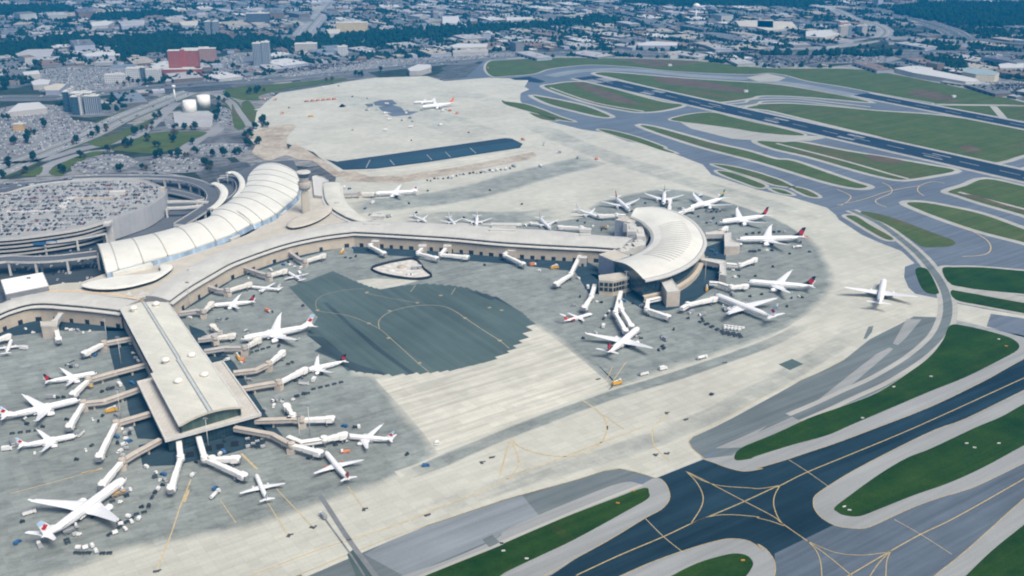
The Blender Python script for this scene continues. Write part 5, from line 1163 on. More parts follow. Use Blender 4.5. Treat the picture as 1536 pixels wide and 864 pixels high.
# pier
PZ = 18
pl = GL(q('C1', 690, 165, 885, 528) , PZ); pr = GL(q('C1', 965, 130, 1180, 430, 1392, 738), PZ)
pc = G((240, 540), PZ); pier = empty('pier_building', (pc.x, pc.y, 0), 0, 'long pier building with cream arched roof, central skylight strip and six round vents', 'terminal pier')
PS = lambda v: Vector((v[0] - pc.x, v[1] - pc.y, v[2]))
def vault(L_, R_, z, rise, n=14, k_=10, lip=1.0):
    Lr, Rr = resample(L_, n), resample(R_, n); rows = []
    for a, b in zip(Lr, Rr): rows.append([PS((*a.lerp(b, k / k_).xy, z + rise * 4 * (k / k_) * (1 - k / k_))) for k in range(k_ + 1)])
    m = MB().grid(rows, 0, True)
    for k in (0, k_): m.grid([[r[k] for r in rows], [r[k] - Vector((0, 0, lip)) for r in rows]])
    m.grid([rows[-1], [p - Vector((0, 0, lip)) for p in rows[-1]]]); m.grid([rows[0], [p - Vector((0, 0, lip)) for p in rows[0]]])
    return m, rows
Rs = resample(GL(sm(q('C1', 965, 130, 1180, 432, 1392, 738), 3), PZ), 21)
LA, LB = GL(q('C1', 692, 165, 886, 530), PZ), GL(q('C1', 872, 540, 1032, 838), PZ + .8)
m1, r1 = vault(LA, Rs[:12], PZ, 3.2); m1.build('roof', M_ROOF, pier)
m2, r2 = vault(LB, Rs[11:], PZ + .8, 3.6); m2.build('roof', M_ROOF, pier)
for rr in (r1, r2):
    c_ = 5; m = MB(); m.grid([[r[5].lerp(r[4], .26) + Vector((0, 0, .18)) for r in rr], [r[5] + Vector((0, 0, .75)) for r in rr], [r[5].lerp(r[6], .26) + Vector((0, 0, .18)) for r in rr]])
    m.build('skylight', M_SKY, pier)
    for s in (4, 6): MB().tube([r[5].lerp(r[s], .31) + Vector((0, 0, .1)) for r in rr], [(-.25, -.2), (.25, -.2), (.25, .4), (-.25, .4)]).build('roof_curb', M_STEEL, pier)
    for k in (0, 10): MB().tube([r[k] + Vector((0, 0, .0)) for r in rr], [(-.6, -.9), (.6, -.9), (.6, .5), (-.6, .5)]).build('gutter', M_LEDGE, pier)
# vents
for p in q('C1', 770, 170, 900, 145, 955, 470, 1105, 440, 1027, 590, 1178, 553):
    v = PS(G(p, PZ + 3.4)); v.z -= .9; m = MB()
    prof = [(2.5, 0), (2.4, 1.5), (3.0, 1.7), (3.3, 2.4), (2.9, 3.4), (1.7, 4.1), (.05, 4.3)]
    m.grid([[v + Vector((r * math.cos(a), r * math.sin(a), z)) for a in [2 * math.pi * i / 18 for i in range(18)]] for r, z in prof], 0, True, True)
    m.build('roof_vent', plain('vent_white', (.78, .74, .66), .6, .06), pier)
# window walls of the pier
def wallband(E_, O_, z0, z1, inset, mat, name):
    m = MB(); d = [(a - b) for a, b in zip(E_, O_)]; d = [Vector((v.x, v.y, 0)).normalized() for v in d]
    m.grid([[PS((p.x - k.x * inset, p.y - k.y * inset, z0)) for p, k in zip(E_, d)], [PS((p.x - k.x * inset, p.y - k.y * inset, z1)) for p, k in zip(E_, d)]]); m.build(name, mat, pier)
la, lb2, ra, rb = resample(LA, 12), resample(LB, 10), Rs[:12], Rs[11:]
for E_, O_ in ((la, ra), (ra, la), (lb2, rb), (rb, lb2)):
    wallband(E_, O_, 9, PZ - .3, 1.4, M_GLASSW, 'window_band'); wallband(E_, O_, 0, 9, .9, M_WALL, 'wall')
# podium around the near end
POD = [q('C1', 790, 588)[0], q('C1', 842, 584)[0], q('E7', 175, 388)[0], q('E7', 600, 290)[0], q('E7', 1098, 140)[0], q('C1', 1498, 772)[0], q('C1', 1280, 470)[0], q('C1', 1225, 478)[0]]
g = GL([q('C1', 790, 588)[0], q('E7', 178, 388)[0], q('E7', 1098, 138)[0], q('C1', 1285, 468)[0]], 11.5)
if area2(g) < 0: g = g[::-1]
L_ = [PS(v) for v in g]; 
MB().prism(L_, 10.3, 11.5).build('podium_roof', M_POD, pier)
o_, i_ = offset(L_, .2), offset(L_, -1.0)
MB().grid([[Vector((*v.xy, 10.0)) for v in o_ + o_[:1]], [Vector((*v.xy, 12.3)) for v in o_ + o_[:1]], [Vector((*v.xy, 12.3)) for v in i_ + i_[:1]], [Vector((*v.xy, 11.5)) for v in i_ + i_[:1]]]).build('parapet', M_LEDGE, pier)
w_ = offset(L_, -2.2); MB().grid([[Vector((*v.xy, 0)) for v in w_ + w_[:1]], [Vector((*v.xy, 10.3)) for v in w_ + w_[:1]]]).build('podium_wall', M_GLASS, pier)
e = r2[-1]; ins = (r2[-2][5] - r2[-1][5]).normalized() * 2.5
MB().poly([p + ins - Vector((0, 0, .3)) for p in e] + [Vector((e[-1].x + ins.x, e[-1].y + ins.y, 11.5)), Vector((e[0].x + ins.x, e[0].y + ins.y, 11.5))]).build('end_glazing', glassmat('end_glass', (.05, .085, .07), (.12, .14, .12), 2, 9), pier)
MB().tube([p + Vector((0, 0, -.3)) for p in e], [(-.5, -.8), (.5, -.8), (.5, .5), (-.5, .5)]).build('end_arch', plain('arch_fascia', (.50, .47, .38), .6, .1), pier)
for p in ((352, 664), (330, 668), (312, 671), (285, 680)):
    v = PS(G(p, 3)); MB().box((v.x, v.y, 0), (5, .6, 4.2), .3).build('apron_door', M_DOOR, pier)
# round pier head
HZ = 22
IN = q('F3', 398, 716, 520, 682, 640, 630, 720, 580, 765, 525, 772, 470, 755, 420, 710, 370, 660, 330, 600, 300, 552, 283)
OU = q('F3', 694, 908, 900, 862, 1080, 787, 1200, 700, 1265, 605, 1282, 530, 1250, 445, 1180, 355, 1080, 285, 950, 230, 780, 195, 640, 207)
NP = 40
gi, go = resample(GL(sm(IN, 5), HZ - 1), NP), resample(GL(sm(OU, 5), HZ), NP)
cc = G((985, 400), 0); ph = empty('pier_head_building', (cc.x, cc.y, 0), 0, 'round pier head with white crescent roof, pale rim and dark glass drum', 'terminal pier')
CS = lambda v: Vector((v[0] - cc.x, v[1] - cc.y, v[2]))
K = 14; rows = []
for i, (a, b) in enumerate(zip(gi, go)):
    rows.append([CS((*a.lerp(b, k / K).xy, a.z + (b.z - a.z) * k / K + 4.6 * math.sin(math.pi * min(1, k / K * 1.02)) + 0)) for k in range(K)] )
m = MB().grid(rows, 0, True); m.build('roof', M_HALL, ph)
rim = [CS((*a.lerp(b, (K - 1) / K + .012).xy, b.z + .5)) for a, b in zip(gi, go)]
outp = [CS(b) for b in go]
dirs = []
for a, b in zip(gi, go): d = b - a; d.z = 0; dirs.append(d.normalized())
MB().grid([[p + Vector((0, 0, .25)) for p in rim], [p - d * .6 + Vector((0, 0, .7)) for p, d in zip(outp, dirs)], [p + Vector((0, 0, .4)) for p in outp], [p - Vector((0, 0, 1.1)) for p in outp], [p - d * 2.4 - Vector((0, 0, 1.2)) for p, d in zip(outp, dirs)]]).build('rim', M_SILL, ph)
MB().grid([[p + d * -2.0 + Vector((0, 0, .3)) for p, d in zip(rim, dirs)], [p + d * .25 + Vector((0, 0, .15)) for p, d in zip(rim, dirs)]]).build('rim_gap', M_STEEL, ph)
inr = [CS(a) for a in gi]
MB().grid([[p + Vector((0, 0, .1)) for p in inr], [p - d * 3.0 + Vector((0, 0, -.8)) for p, d in zip(inr, dirs)], [p - d * 3.0 - Vector((0, 0, 2.0)) for p, d in zip(inr, dirs)], [p - d * 1 - Vector((0, 0, 8)) for p, d in zip(inr, dirs)]]).build('inner_rim', M_RIB, ph)
MB().grid([[Vector((p.x - d.x * 5, p.y - d.y * 5, HZ - 1)) for p, d in zip(outp, dirs)], [Vector((p.x - d.x * 5, p.y - d.y * 5, 5)) for p, d in zip(outp, dirs)]]).build('glass_drum', M_GLASS, ph)
MB().grid([[Vector((p.x - d.x * 5, p.y - d.y * 5, 6.2)) for p, d in zip(outp, dirs)], [Vector((p.x - d.x * 1.0, p.y - d.y * 1.0, 6.0)) for p, d in zip(outp, dirs)], [Vector((p.x - d.x * 1.0, p.y - d.y * 1.0, 3.4)) for p, d in zip(outp, dirs)], [Vector((p.x - d.x * 2.0, p.y - d.y * 2.0, 3.4)) for p, d in zip(outp, dirs)], [Vector((p.x - d.x * 2, p.y - d.y * 2, 0)) for p, d in zip(outp, dirs)]]).build('base_wall', M_WALL, ph)
for i in (0, NP - 1):
    r = rows[i]; MB().poly([p for p in r] + [Vector((r[-1].x, r[-1].y, 5)), Vector((r[0].x, r[0].y, 5))]).build('end_glazing', M_GLASS, ph)
for j in range(7, 28):   # roof seams
    i = j; m = MB(); r0 = []
    for k in range(2, K - 3):
        a = rows[i][k]; d = (rows[min(i + 1, NP - 1)][k] - rows[i - 1][k]).normalized() * .28
        r0.append([a - d, a - d + Vector((0, 0, .3)), a + d + Vector((0, 0, .3)), a + d])
    m.grid(r0).build('roof_seam', M_RIB, ph)
def box_px(name, px, z, label, cat, wall, roof=M_LOWR, z0=0, lip=.6):
    return flat_building(name, px, z, label, cat, wall, roof, lip, 0, z0)
M_BLUEG = plain('blue_grey_cladding', (.34, .36, .42), .6, .08, .2)
def side_part(px, z, wall, name='side_block', roof=M_LOWR, z0=0):
    g = [CS(v) for v in GL(px, z)]
    if area2(g) < 0: g = g[::-1]
    o = MB().prism([Vector((*v.xy, 0)) for v in g], z0, z, 0, 1).build(name, [wall, roof], ph)
    i_ = offset(g, -.5); o2 = offset(g, .15)
    MB().grid([[Vector((*v.xy, z - .6)) for v in o2 + o2[:1]], [Vector((*v.xy, z + .5)) for v in o2 + o2[:1]], [Vector((*v.xy, z + .5)) for v in i_ + i_[:1]], [Vector((*v.xy, z + .02)) for v in i_ + i_[:1]]]).build('parapet', M_SILL, o)
    return o
side_part(q('F3', 245, 655, 400, 605, 540, 660, 395, 720), 19, M_BLUEG)
side_part(q('F3', 400, 320, 520, 285, 600, 330, 545, 345), 19, M_BLUEG)
side_part(q('F4', 500, 88, 700, 60, 835, 85, 800, 100, 640, 140, 505, 130), 15, M_WALL)
o = side_part(q('F4', 1085, 118, 1190, 105, 1282, 235, 1155, 245), 15, M_BEIGE, 'stair_block', M_LEDGE)
side_part(q('F6', 425, 520, 490, 505, 495, 590, 580, 610, 560, 640, 430, 640), 9, M_BEIGE, 'gate_block', M_SILL)
side_part(q('F5', 340, 108, 560, 135, 580, 170, 500, 165, 330, 128), 9, M_WALLG, 'link_bridge', M_SILL, 4.5)
side_part(q('F5', 510, 165, 560, 160, 575, 280, 510, 270), 9, M_WALLG, 'gate_block', M_SILL)
side_part(q('F6', 245, 505, 430, 495, 430, 520, 250, 525), 9, M_WALLG, 'link_bridge', M_SILL, 4.5)
# windows of the block under the head
for pa, pb, n_ in ((q('F4', 640, 140)[0], q('F4', 800, 100)[0], 6), (q('F4', 505, 130)[0], q('F4', 640, 140)[0], 3)):
    ga, gb2 = CS(G(pa, 15)), CS(G(pb, 15)); dd = (gb2 - ga).normalized(); nn = Vector((dd.y, -dd.x, 0)); L_ = (gb2 - ga).length; nn = nn if nn.y < 0 else -nn
    for r_ in range(2):
        for k in range(n_):
            v = ga + dd * (L_ * (k + .5) / n_) + nn * .25; MB().box((v.x, v.y, 4.4 + r_ * 5), (L_ / n_ * .78, .3, 3.6), math.atan2(dd.y, dd.x)).build('window', M_DKGLASS, ph)
# mechanical roof inside the crescent
for p, w, dd, hh, rz, mt in ((q('F3', 560, 420)[0], 10, 26, 7, -.1, M_GREYR), (q('F3', 640, 430)[0], 9, 34, 4, -.05, M_SILL), (q('F3', 600, 560)[0], 16, 12, 5, .4, M_SILL), (q('F3', 520, 590)[0], 18, 8, 5, .5, M_GREYR), (q('F3', 470, 620)[0], 14, 7, 5, .5, M_SILL), (q('F3', 540, 350)[0], 10, 12, 5, -.5, M_LEDGE), (q('F3', 640, 530)[0], 8, 14, 4, .2, M_LEDGE), (q('F3', 565, 480)[0], 7, 9, 5, 0, M_STEEL)):
    v = CS(G(p, 17)); MB().box((v.x, v.y, 8), (w, dd, hh + 5), rz).box((v.x, v.y, hh + 13), (w * .5, dd * .4, 1.2), rz).build('roof_unit', mt, ph)
side_part(q('F3', 430, 610, 560, 480, 545, 360, 640, 330, 705, 380, 735, 460, 690, 560, 560, 650), 12, M_DKGLASS, 'inner_block', M_GREYR)
# control tower
tb = G(q('F8', 893, 640)[0], 12); ctr = empty('control_tower', (tb.x, tb.y, 12), 0, 'apron control tower with beige shaft, ringed decks and dark glass cab', 'control tower')
TH = 44; kt = TH / (640 - 300)
zt = lambda y: (640 - y) * .138
MB().box((0, 0, 0), (6.4, 6.4, zt(430))).build('shaft', plain('tower_concrete', (.55, .50, .40), .8, .06, .15), ctr)
for s in (-1, 1):
    MB().box((s * 3.9, 1, 0), (1.1, 4.6, zt(460))).build('service_riser', M_LEDGE, ctr)
for z0, z1, r0, r1, mt, nm in ((zt(432), zt(415), 5.6, 6.8, M_STEEL, 'lower_deck'), (zt(415), zt(400), 6.2, 6.2, M_LEDGE, 'ring_wall'), (zt(398), zt(372), 7.2, 7.2, M_BEIGE, 'upper_deck'), (zt(372), zt(330), 4.6, 6.0, M_WALLG, 'neck'), (zt(330), zt(294), 6.4, 7.6, M_GLASS, 'glass_cab'), (zt(293), zt(284), 8.2, 7.7, M_SILL, 'roof')):
    MB().cyl((0, 0, z0), (0, 0, z1), r0, r1, n=16, smooth=False).build(nm, mt, ctr)
MB().cyl((1, 0, zt(284)), (1, 0, zt(284) + 6), .12, n=5).cyl((-2, 1, zt(284)), (-2, 1, zt(284) + 4), .1, n=5).build('antenna', M_STEEL, ctr)
# white-roofed hut, gate block, bank beside tower
wb, _ = flat_building('white_roof_building', q('E1', 8, 385, 410, 312, 466, 440, 55, 522), 17, 'square building with bright white roof at the left arm concourse', 'building', M_STEEL, plain('bright_white_roof', (.86, .86, .84), .6, .03), .3)
v = G(q('E1', 275, 370)[0], 17) - wb.location; MB().box((v.x, v.y, 17), (3.4, 2.4, 1.2), .3).build('roof_unit', M_STEEL, wb)
gb_, SG = flat_building('gate_block', q('E1', 390, 790, 555, 785, 545, 830, 395, 830), 11, 'cream gate block with stairs in front of the left arm concourse', 'gate block', M_BEIGE, M_LOWR)
lk, _ = flat_building('link_bridge', q('E1', 565, 700, 605, 700, 545, 785, 500, 785), 11.4, 'grey link bridge between the left arm concourse and its cream gate block', 'link bridge', M_WALLG, M_LEDGE, .3, 0, 7)
mp, _ = flat_building('terminal_block', q('F8', 950, 290, 990, 280, 1060, 300, 1105, 330, 1050, 345, 1045, 480, 970, 470), 15, 'grey stepped terminal block right behind the control tower', 'building', M_WALLG, M_LEDGE)
# cream gate towers on the link bridges of the long concourse
for p, lb in ((q('F1', 1240, 735)[0], 'cream gate tower beside the left one of the neighbouring cream jet bridges'), (q('F1', 1480, 735)[0], 'cream gate tower beside the right one of the neighbouring cream jet bridges'), (q('F2', 1370, 720)[0], 'grey gate tower beside the long slim white jet bridge'), (q('F2', 690, 650)[0], 'cream gate tower at the middle jet bridge of the long concourse'), (q('F1', 790, 690)[0], 'cream gate tower beside the jet bridge with the red end cab')):
    v = G(p, 4); rt = empty('gate_tower', (v.x, v.y, .1), -.1, lb, 'gate tower', 'gate towers along the long concourse')
    MB().box((0, 0, 0), (8, 7, 8.5)).build('wall', M_BEIGE if 'cream' in lb else M_BEIGE2, rt); MB().box((0, 0, 8.5), (8.4, 7.4, .4)).build('roof', M_SILL, rt); MB().box((0, -3.6, 0), (2.4, .3, 3)).build('door', M_DOOR, rt)
# walled pad: low barrier with rubble
g = GL(sm(PAD, 3, True)); m = MB()
pth = [Vector((v.x, v.y, .15)) for v in g] ; pth.append(pth[0])
m.tube(pth, [(-.5, 0), (.5, 0), (.4, 2.6), (-.4, 2.6)]); tag(m.build('site_fence', M_DOOR), 'dark low fence around the pale stone pad on the apron', 'fence')
for k, (p, s, lb, mt) in enumerate(((q('B2', 855, 735)[0], (6, 4, 3), 'brown heap of earth on the fenced stone pad', M_SAND), (q('B2', 940, 745)[0], (10, 3, 3.4), 'dark site cabin on the fenced stone pad', M_VG), (q('B2', 790, 755)[0], (5, 3, 2), 'pale heap of stone at the left tip of the fenced pad', M_PAD), (q('B2', 900, 780)[0], (5, 2.4, 2.4), 'white site cabin at the lower edge of the fenced pad', M_VW))):
    v = G(p); m = MB()
    if 'heap' in lb:
        rows = [[(s[0] * r * math.cos(a) * (.8 + .4 * noise.noise(Vector((a, r, k)))), s[1] * r * math.sin(a), s[2] * h) for a in [6.283 * i / 14 for i in range(14)]] for r, h in ((1, 0), (.8, .45), (.5, .8), (.2, .97), (.02, 1))]
        tag(m.grid(rows, 0, True, True).build('rubble_heap', mt, None, (v.x, v.y, .17), .4), lb, 'heap')
    else:
        rt = empty('site_cabin', (v.x, v.y, .17), .3, lb, 'cabin'); m.box((0, 0, .2), s).build('wall', mt, rt); MB().box((0, 0, s[2] + .2), (s[0] + .3, s[1] + .3, .2)).build('roof', M_LEDGE, rt); MB().box((1, -s[1] / 2, .3), (1, .1, 2)).build('door', M_DOOR, rt)
# light masts
MAST = [(q('E5', 415, 645)[0], 'at the curved concourse above the black-tailed airliner', 24), (q('E2', 1168, 452)[0], 'left of the pier beside the highest beige bridge', 26), (q('E3', 1168, 210)[0], 'left of the pier beside the yellow loader', 26), (q('E7', 598, 480)[0], 'in front of the pier end', 24), (q('F5', 362, 385)[0], 'at the right rim of the round pier head', 30), (q('F4', 755, 300)[0], 'in front of the round pier head', 26), (q('E8', 418, 605)[0], 'right of the pier beside the empty white bridge', 24), (q('E8', 325, 690)[0], 'right of the pier at the cherry-tailed airliner bridge', 22), (q('F5', 495, 440)[0], 'between two airliners right of the pier head', 20), (q('E6', 995, 340)[0], 'right of the pier beside the wide leaf-tailed airliner', 22), (q('E2', 1035, 230)[0], 'left of the pier at the left concourse corner', 24)]
for p, w, h in MAST:
    v = G(p); rt = empty('light_mast', (v.x, v.y, .1), 0, 'tall thin grey light mast ' + w, 'light mast', 'apron light masts')
    MB().cyl((0, 0, 0), (0, 0, h), .32, .18, n=8).build('pole', M_LEDGE, rt); MB().box((0, 0, h - .2), (3.4, .8, .6)).box((0, 0, h + .4), (2.4, .6, .5)).build('lamp_head', M_STEEL, rt)
# ------------------------------------------------------------------ parking garage
GZ = 22
GP = q('B1', -360, 330, 0, 310, 60, 300, 200, 262, 400, 238, 600, 228, 800, 232, 900, 258, 957, 292, 940, 330, 850, 392, 750, 430, 600, 476, 440, 520, 150, 562, -60, 580, -360, 600)
gp = GL(sm(GP, 5, True), GZ)
if area2(gp) < 0: gp = gp[::-1]
gc = sum((v for v in gp), Vector()) / len(gp)
gar = empty('parking_garage', (gc.x, gc.y, 0), 0, 'huge oval parking garage with cars on its roof and a tall pale curved screen wall', 'parking garage')
gl = [Vector((v.x - gc.x, v.y - gc.y, 0)) for v in gp]; GSH = lambda v: Vector((v[0] - gc.x, v[1] - gc.y, v[2]))
M_DECK = roofmat('parking_deck', (.33, .335, .325), 16, 200, .8, .9)
MB().poly([Vector((*v.xy, GZ)) for v in gl]).build('roof_deck', M_DECK, gar)
inr = offset(gl, -2.5)
MB().grid([[Vector((*v.xy, 0)) for v in inr + inr[:1]], [Vector((*v.xy, GZ - .3)) for v in inr + inr[:1]]]).build('core_wall', M_DOOR, gar)
for z in (4.5, 8.8, 13.1, 17.4):
    o_ = offset(gl, -.2); MB().grid([[Vector((*v.xy, z - .5)) for v in o_ + o_[:1]], [Vector((*v.xy, z + .9)) for v in o_ + o_[:1]], [Vector((*v.xy, z + .9)) for v in inr + inr[:1]], ]).build('floor_edge', M_WALLG, gar)
o_ = offset(gl, .1); i_ = offset(gl, -.4); MB().grid([[Vector((*v.xy, GZ - 1.4)) for v in o_ + o_[:1]], [Vector((*v.xy, GZ + 1.2)) for v in o_ + o_[:1]], [Vector((*v.xy, GZ + 1.2)) for v in i_ + i_[:1]], [Vector((*v.xy, GZ)) for v in i_ + i_[:1]]]).build('parapet', M_SILL, gar)
# screen wall on the right end
sc_ = [v for v in sm(q('B1', 945, 318, 958, 292, 940, 332, 850, 394, 750, 432, 650, 465, 610, 476)[1:], 5)]
sg = [GSH(G(p, GZ)) for p in sc_]
dd_ = []
for i, v in enumerate(sg):
    d = sg[min(i + 1, len(sg) - 1)] - sg[max(i - 1, 0)]; dd_.append(Vector((d.y, -d.x, 0)).normalized() * (-1))
cen = Vector((0, 0, 0)); dd_ = [d if d.dot(v) > 0 else -d for d, v in zip(dd_, sg)]
M_SCREEN = roofmat('screen_metal', (.42, .425, .43), 3.4, 300, .85, .5)
MB().grid([[Vector((*(v + d * 1.2).xy, GZ + 2.4)) for v, d in zip(sg, dd_)], [Vector((*(v + d * 1.0).xy, 1)) for v, d in zip(sg, dd_)]]).grid([[Vector((*(v + d * .6).xy, GZ + 2.4)) for v, d in zip(sg, dd_)], [Vector((*(v + d * 1.2).xy, GZ + 2.4)) for v, d in zip(sg, dd_)]]).build('screen_wall', M_SCREEN, gar)
for p, w, d, h, mt, nm in ((q('B1', 680, 318)[0], 18, 8, 5, M_SILL, 'stair_house'), (q('B1', 540, 345)[0], 44, 3, 3, M_BEIGE, 'ramp_cover'), (q('B1', 375, 370)[0], 8, 60, .5, M_SILL, 'ramp_strip'), (q('B1', 620, 490)[0], 7, 9, 3, M_SILL, 'stair_house'), (q('B1', 940, 290)[0], 5, 5, 4, M_BEIGE, 'stair_house'), (q('B1', 200, 410)[0], 60, 4, .5, M_SILL, 'ramp_strip')):
    v = GSH(G(p, GZ)); MB().box((v.x, v.y, GZ), (w, d, h), .12).build(nm, mt, gar)
v = GSH(G(q('B1', 628, 478)[0], GZ)); MB().box((v.x, v.y + 1, 0), (7, 7, GZ + 1.5), .3).build('stair_tower', M_SILL, gar)
for k in range(4):
    v = GSH(G(q('B1', 235 + k * 62, 592 - k * 13)[0], 14)); MB().box((v.x, v.y - 3, 12.6), (13, .5, 3), .18).build('blue_banner', M_VB, gar)
# ------------------------------------------------------------------ elevated roads
def viaduct(px, z, w, label, cols=None, wall=1.0, smooth=5, mat=None):
    g = GL(sm(px, smooth), z); c = g[len(g) // 2]; rt = empty('elevated_road', (c.x, c.y, 0), 0, label, 'elevated road')
    L_ = [Vector((v.x - c.x, v.y - c.y, z)) for v in g]; h = w / 2
    MB().tube(L_, [(-h, -1.2), (h, -1.2), (h, 0), (-h, 0)]).build('deck', M_LEDGE, rt)
    MB().ribbon([v + Vector((0, 0, .05)) for v in L_], w - .8).build('roadway', mat or M_ROAD, rt)
    for s in (-1, 1):
        MB().tube([v for v in L_], [(s * h - .2, -1.3), (s * h + .2, -1.3), (s * h + .2, wall * .8), (s * h - .2, wall * .8)]).build('side_wall', M_SILL, rt)
    n = max(2, int(sum((a - b).length for a, b in zip(L_, L_[1:])) / 22)); rs = resample(L_, n); col0 = None
    for i, v in enumerate(rs):
        d = rs[min(i + 1, n - 1)] - rs[max(i - 1, 0)]; a = math.atan2(d.y, d.x)
        if col0 is None: col0 = MB().box((0, -h * .85, 0), (2.0, 2.0, z - 1.2)).box((0, h * .85, 0), (2.0, 2.0, z - 1.2)).box((0, 0, z - 2.4), (1.8, w * .95, 1.2)).build('column', M_SILL, rt, (v.x, v.y, 0), a)
        else:
            o = col0.copy(); COL.objects.link(o); o.location = (v.x, v.y, 0); o.rotation_euler.z = a
    return rt
viaduct(q('B1', -300, 740, 0, 690, 90, 686, 180, 688, 300, 684, 420, 672, 560, 655), 15, 17, 'front elevated road on tall pale columns leading to the end of the vaulted hall')
viaduct(q('B1', -300, 650, 0, 612, 90, 602, 200, 590, 350, 575, 480, 555, 600, 530), 13, 12, 'rear elevated road on pale columns beside the parking garage wall')
viaduct(q('F7', -60, 235, 200, 225, 400, 225, 640, 225, 900, 235, 1050, 260, 1180, 305, 1260, 360, 1280, 420, 1230, 500, 1120, 580, 960, 680), 11, 15, 'dark elevated ring road curving round the right end of the parking garage', mat=M_ROAD)
viaduct(q('F7', 835, 355, 1000, 390, 1100, 420, 1150, 440), 6, 12, 'short lower ramp inside the elevated ring road', mat=M_ROAD)
viaduct(q('F7', 830, 465, 1000, 462, 1225, 470), 12, 5, 'upper white footbridge between the parking garage and the ring road', mat=M_SILL)
viaduct(q('F7', 830, 525, 1000, 520, 1180, 500), 11, 5, 'lower white footbridge between the parking garage and the ring road', mat=M_SILL)
viaduct(q('F8', -60, 560, 60, 560, 170, 500, 250, 420, 240, 330, 160, 290, 60, 290), 8, 9, 'grey ramp tucked under the far end of the vaulted hall', mat=M_ROAD)
def hood(px, z, w, label):
    g = GL(sm(px, 5), z); c = g[len(g) // 2]; rt = empty('curved_canopy', (c.x, c.y, 0), 0, label, 'canopy')
    L_ = [Vector((v.x - c.x, v.y - c.y, z)) for v in g]
    MB().tube(L_, [(-w / 2, -.6), (w / 2, -.6), (w / 2, 0), (w * .25, .9), (-w * .25, .9), (-w / 2, 0)]).build('roof', M_HALL, rt)
    rs = resample(L_, 6)
    for v in rs: MB().cyl((v.x, v.y, 0), (v.x, v.y, z - .5), .5, n=6).build('post', M_SILL, rt)
hood(q('F7', 1285, 285, 1345, 310, 1385, 365, 1370, 430, 1320, 490, 1255, 535), 15, 9, 'outer white curved canopy between the ring road and the vaulted hall')
hood(q('F8', 130, 255, 190, 245, 250, 285, 278, 350, 262, 420, 205, 490), 16, 7, 'inner white curved canopy hugging the far end of the vaulted hall')
# ------------------------------------------------------------------ cars
CARC = dict(white=(.72, .72, .7), silver=(.42, .43, .44), black=(.02, .02, .025), grey=(.16, .165, .17), blue=(.04, .08, .18), red=(.3, .03, .03))
CARM = {}
def car_mesh(c):
    if c not in CARM:
        m = MB(); m.tube([(0, -.9, 0), (0, .9, 0)], [(-2.2, .3), (2.2, .3), (2.25, .75), (1.1, .95), (-2.2, 1.0)], 0)
        m.tube([(0, -.78, 0), (0, .78, 0)], [(-2.0, .98), (1.0, .93), (.35, 1.45), (-1.5, 1.48)], 1); m.tube([(0, -.74, 0), (0, .74, 0)], [(-1.5, 1.485), (.32, 1.455), (.3, 1.5), (-1.45, 1.53)], 0)
        wheels(m, 4.2, 1.75, .33, 2)
        o = m.build('parked_car', [plain('car_' + c, CARC[c], .3, .03, .5, 0, .6), M_WINDOW, M_TYRE]); CARM[c] = o.data; bpy.data.objects.remove(o)
    return CARM[c]
CW = ['white'] * 5 + ['silver'] * 5 + ['black'] * 5 + ['grey'] * 5 + ['blue'] * 2 + ['red']
NCAR = [0]
def car(x, y, z, rz, where, c=None):
    c = c or R.choice(CW); o = bpy.data.objects.new('parked_car', car_mesh(c)); COL.objects.link(o); o.location = (x, y, z); o.rotation_euler.z = rz
    tag(o, '%s car parked %s' % (c, where), 'car', '%s cars parked %s' % (c, where)); NCAR[0] += 1
CARS_REST = MB()
RESTC = list(CARC)
def rest_car(x, y, z, rz):
    i = RESTC.index(R.choice(CW + ['white'] * 9 + ['silver'] * 8)); CARS_REST.box((x, y, z + .3), (4.4, 1.8, .75), rz, i); CARS_REST.box((x - .3 * math.cos(rz), y - .3 * math.sin(rz), z + 1.05), (2.3, 1.6, .42), rz, len(RESTC), .85); CARS_REST.box((x - .35 * math.cos(rz), y - .35 * math.sin(rz), z + 1.45), (1.9, 1.4, .12), rz, i)
def fill(px, z, ang, where, prob=.75, pitch=2.9, row=8.2, indiv=False, cap=9999, avoid=()):
    pg = [(v.x, v.y) for v in GL(px, z)]; ca, sa = math.cos(ang), math.sin(ang)
    us = [x * ca + y * sa for x, y in pg]; vs = [-x * sa + y * ca for x, y in pg]; pts = []
    v = min(vs) + 2; k = 0
    while v < max(vs):
        u = min(us)
        while u < max(us):
            x, y = u * ca - v * sa, u * sa + v * ca
            if R.random() < prob and inpoly(x, y, pg): pts.append((x, y))
            u += pitch
        v += row * (.62 if k % 2 == 0 else 1.38); k += 1
    for i, (x, y) in enumerate(pts):
        p = tops(x, y, z)
        if indiv and NCAR[0] < 298 and i % indiv == 0 and -20 < p[0] < 1556: car(x, y, z, ang + math.pi / 2 + R.choice((0, math.pi)), where)
        else: rest_car(x, y, z, ang + math.pi / 2)
near_deck = q('B1', -60, 480, 150, 470, 330, 440, 600, 420, 820, 375, 900, 330, 930, 318, 850, 375, 740, 415, 600, 455, 440, 500, 150, 540, -60, 560)
far_deck = q('B1', -60, 320, 60, 310, 200, 275, 400, 250, 600, 240, 800, 245, 900, 270, 930, 300, 900, 325, 800, 370, 600, 408, 340, 425, 150, 455, -60, 465)
fill(near_deck, GZ + .02, .12, 'on the near side of the garage roof', .9, 2.9, 8.0, 2)
fill(far_deck, GZ + .02, .12, 'on the far side of the garage roof', .82, 2.9, 8.0, 4)
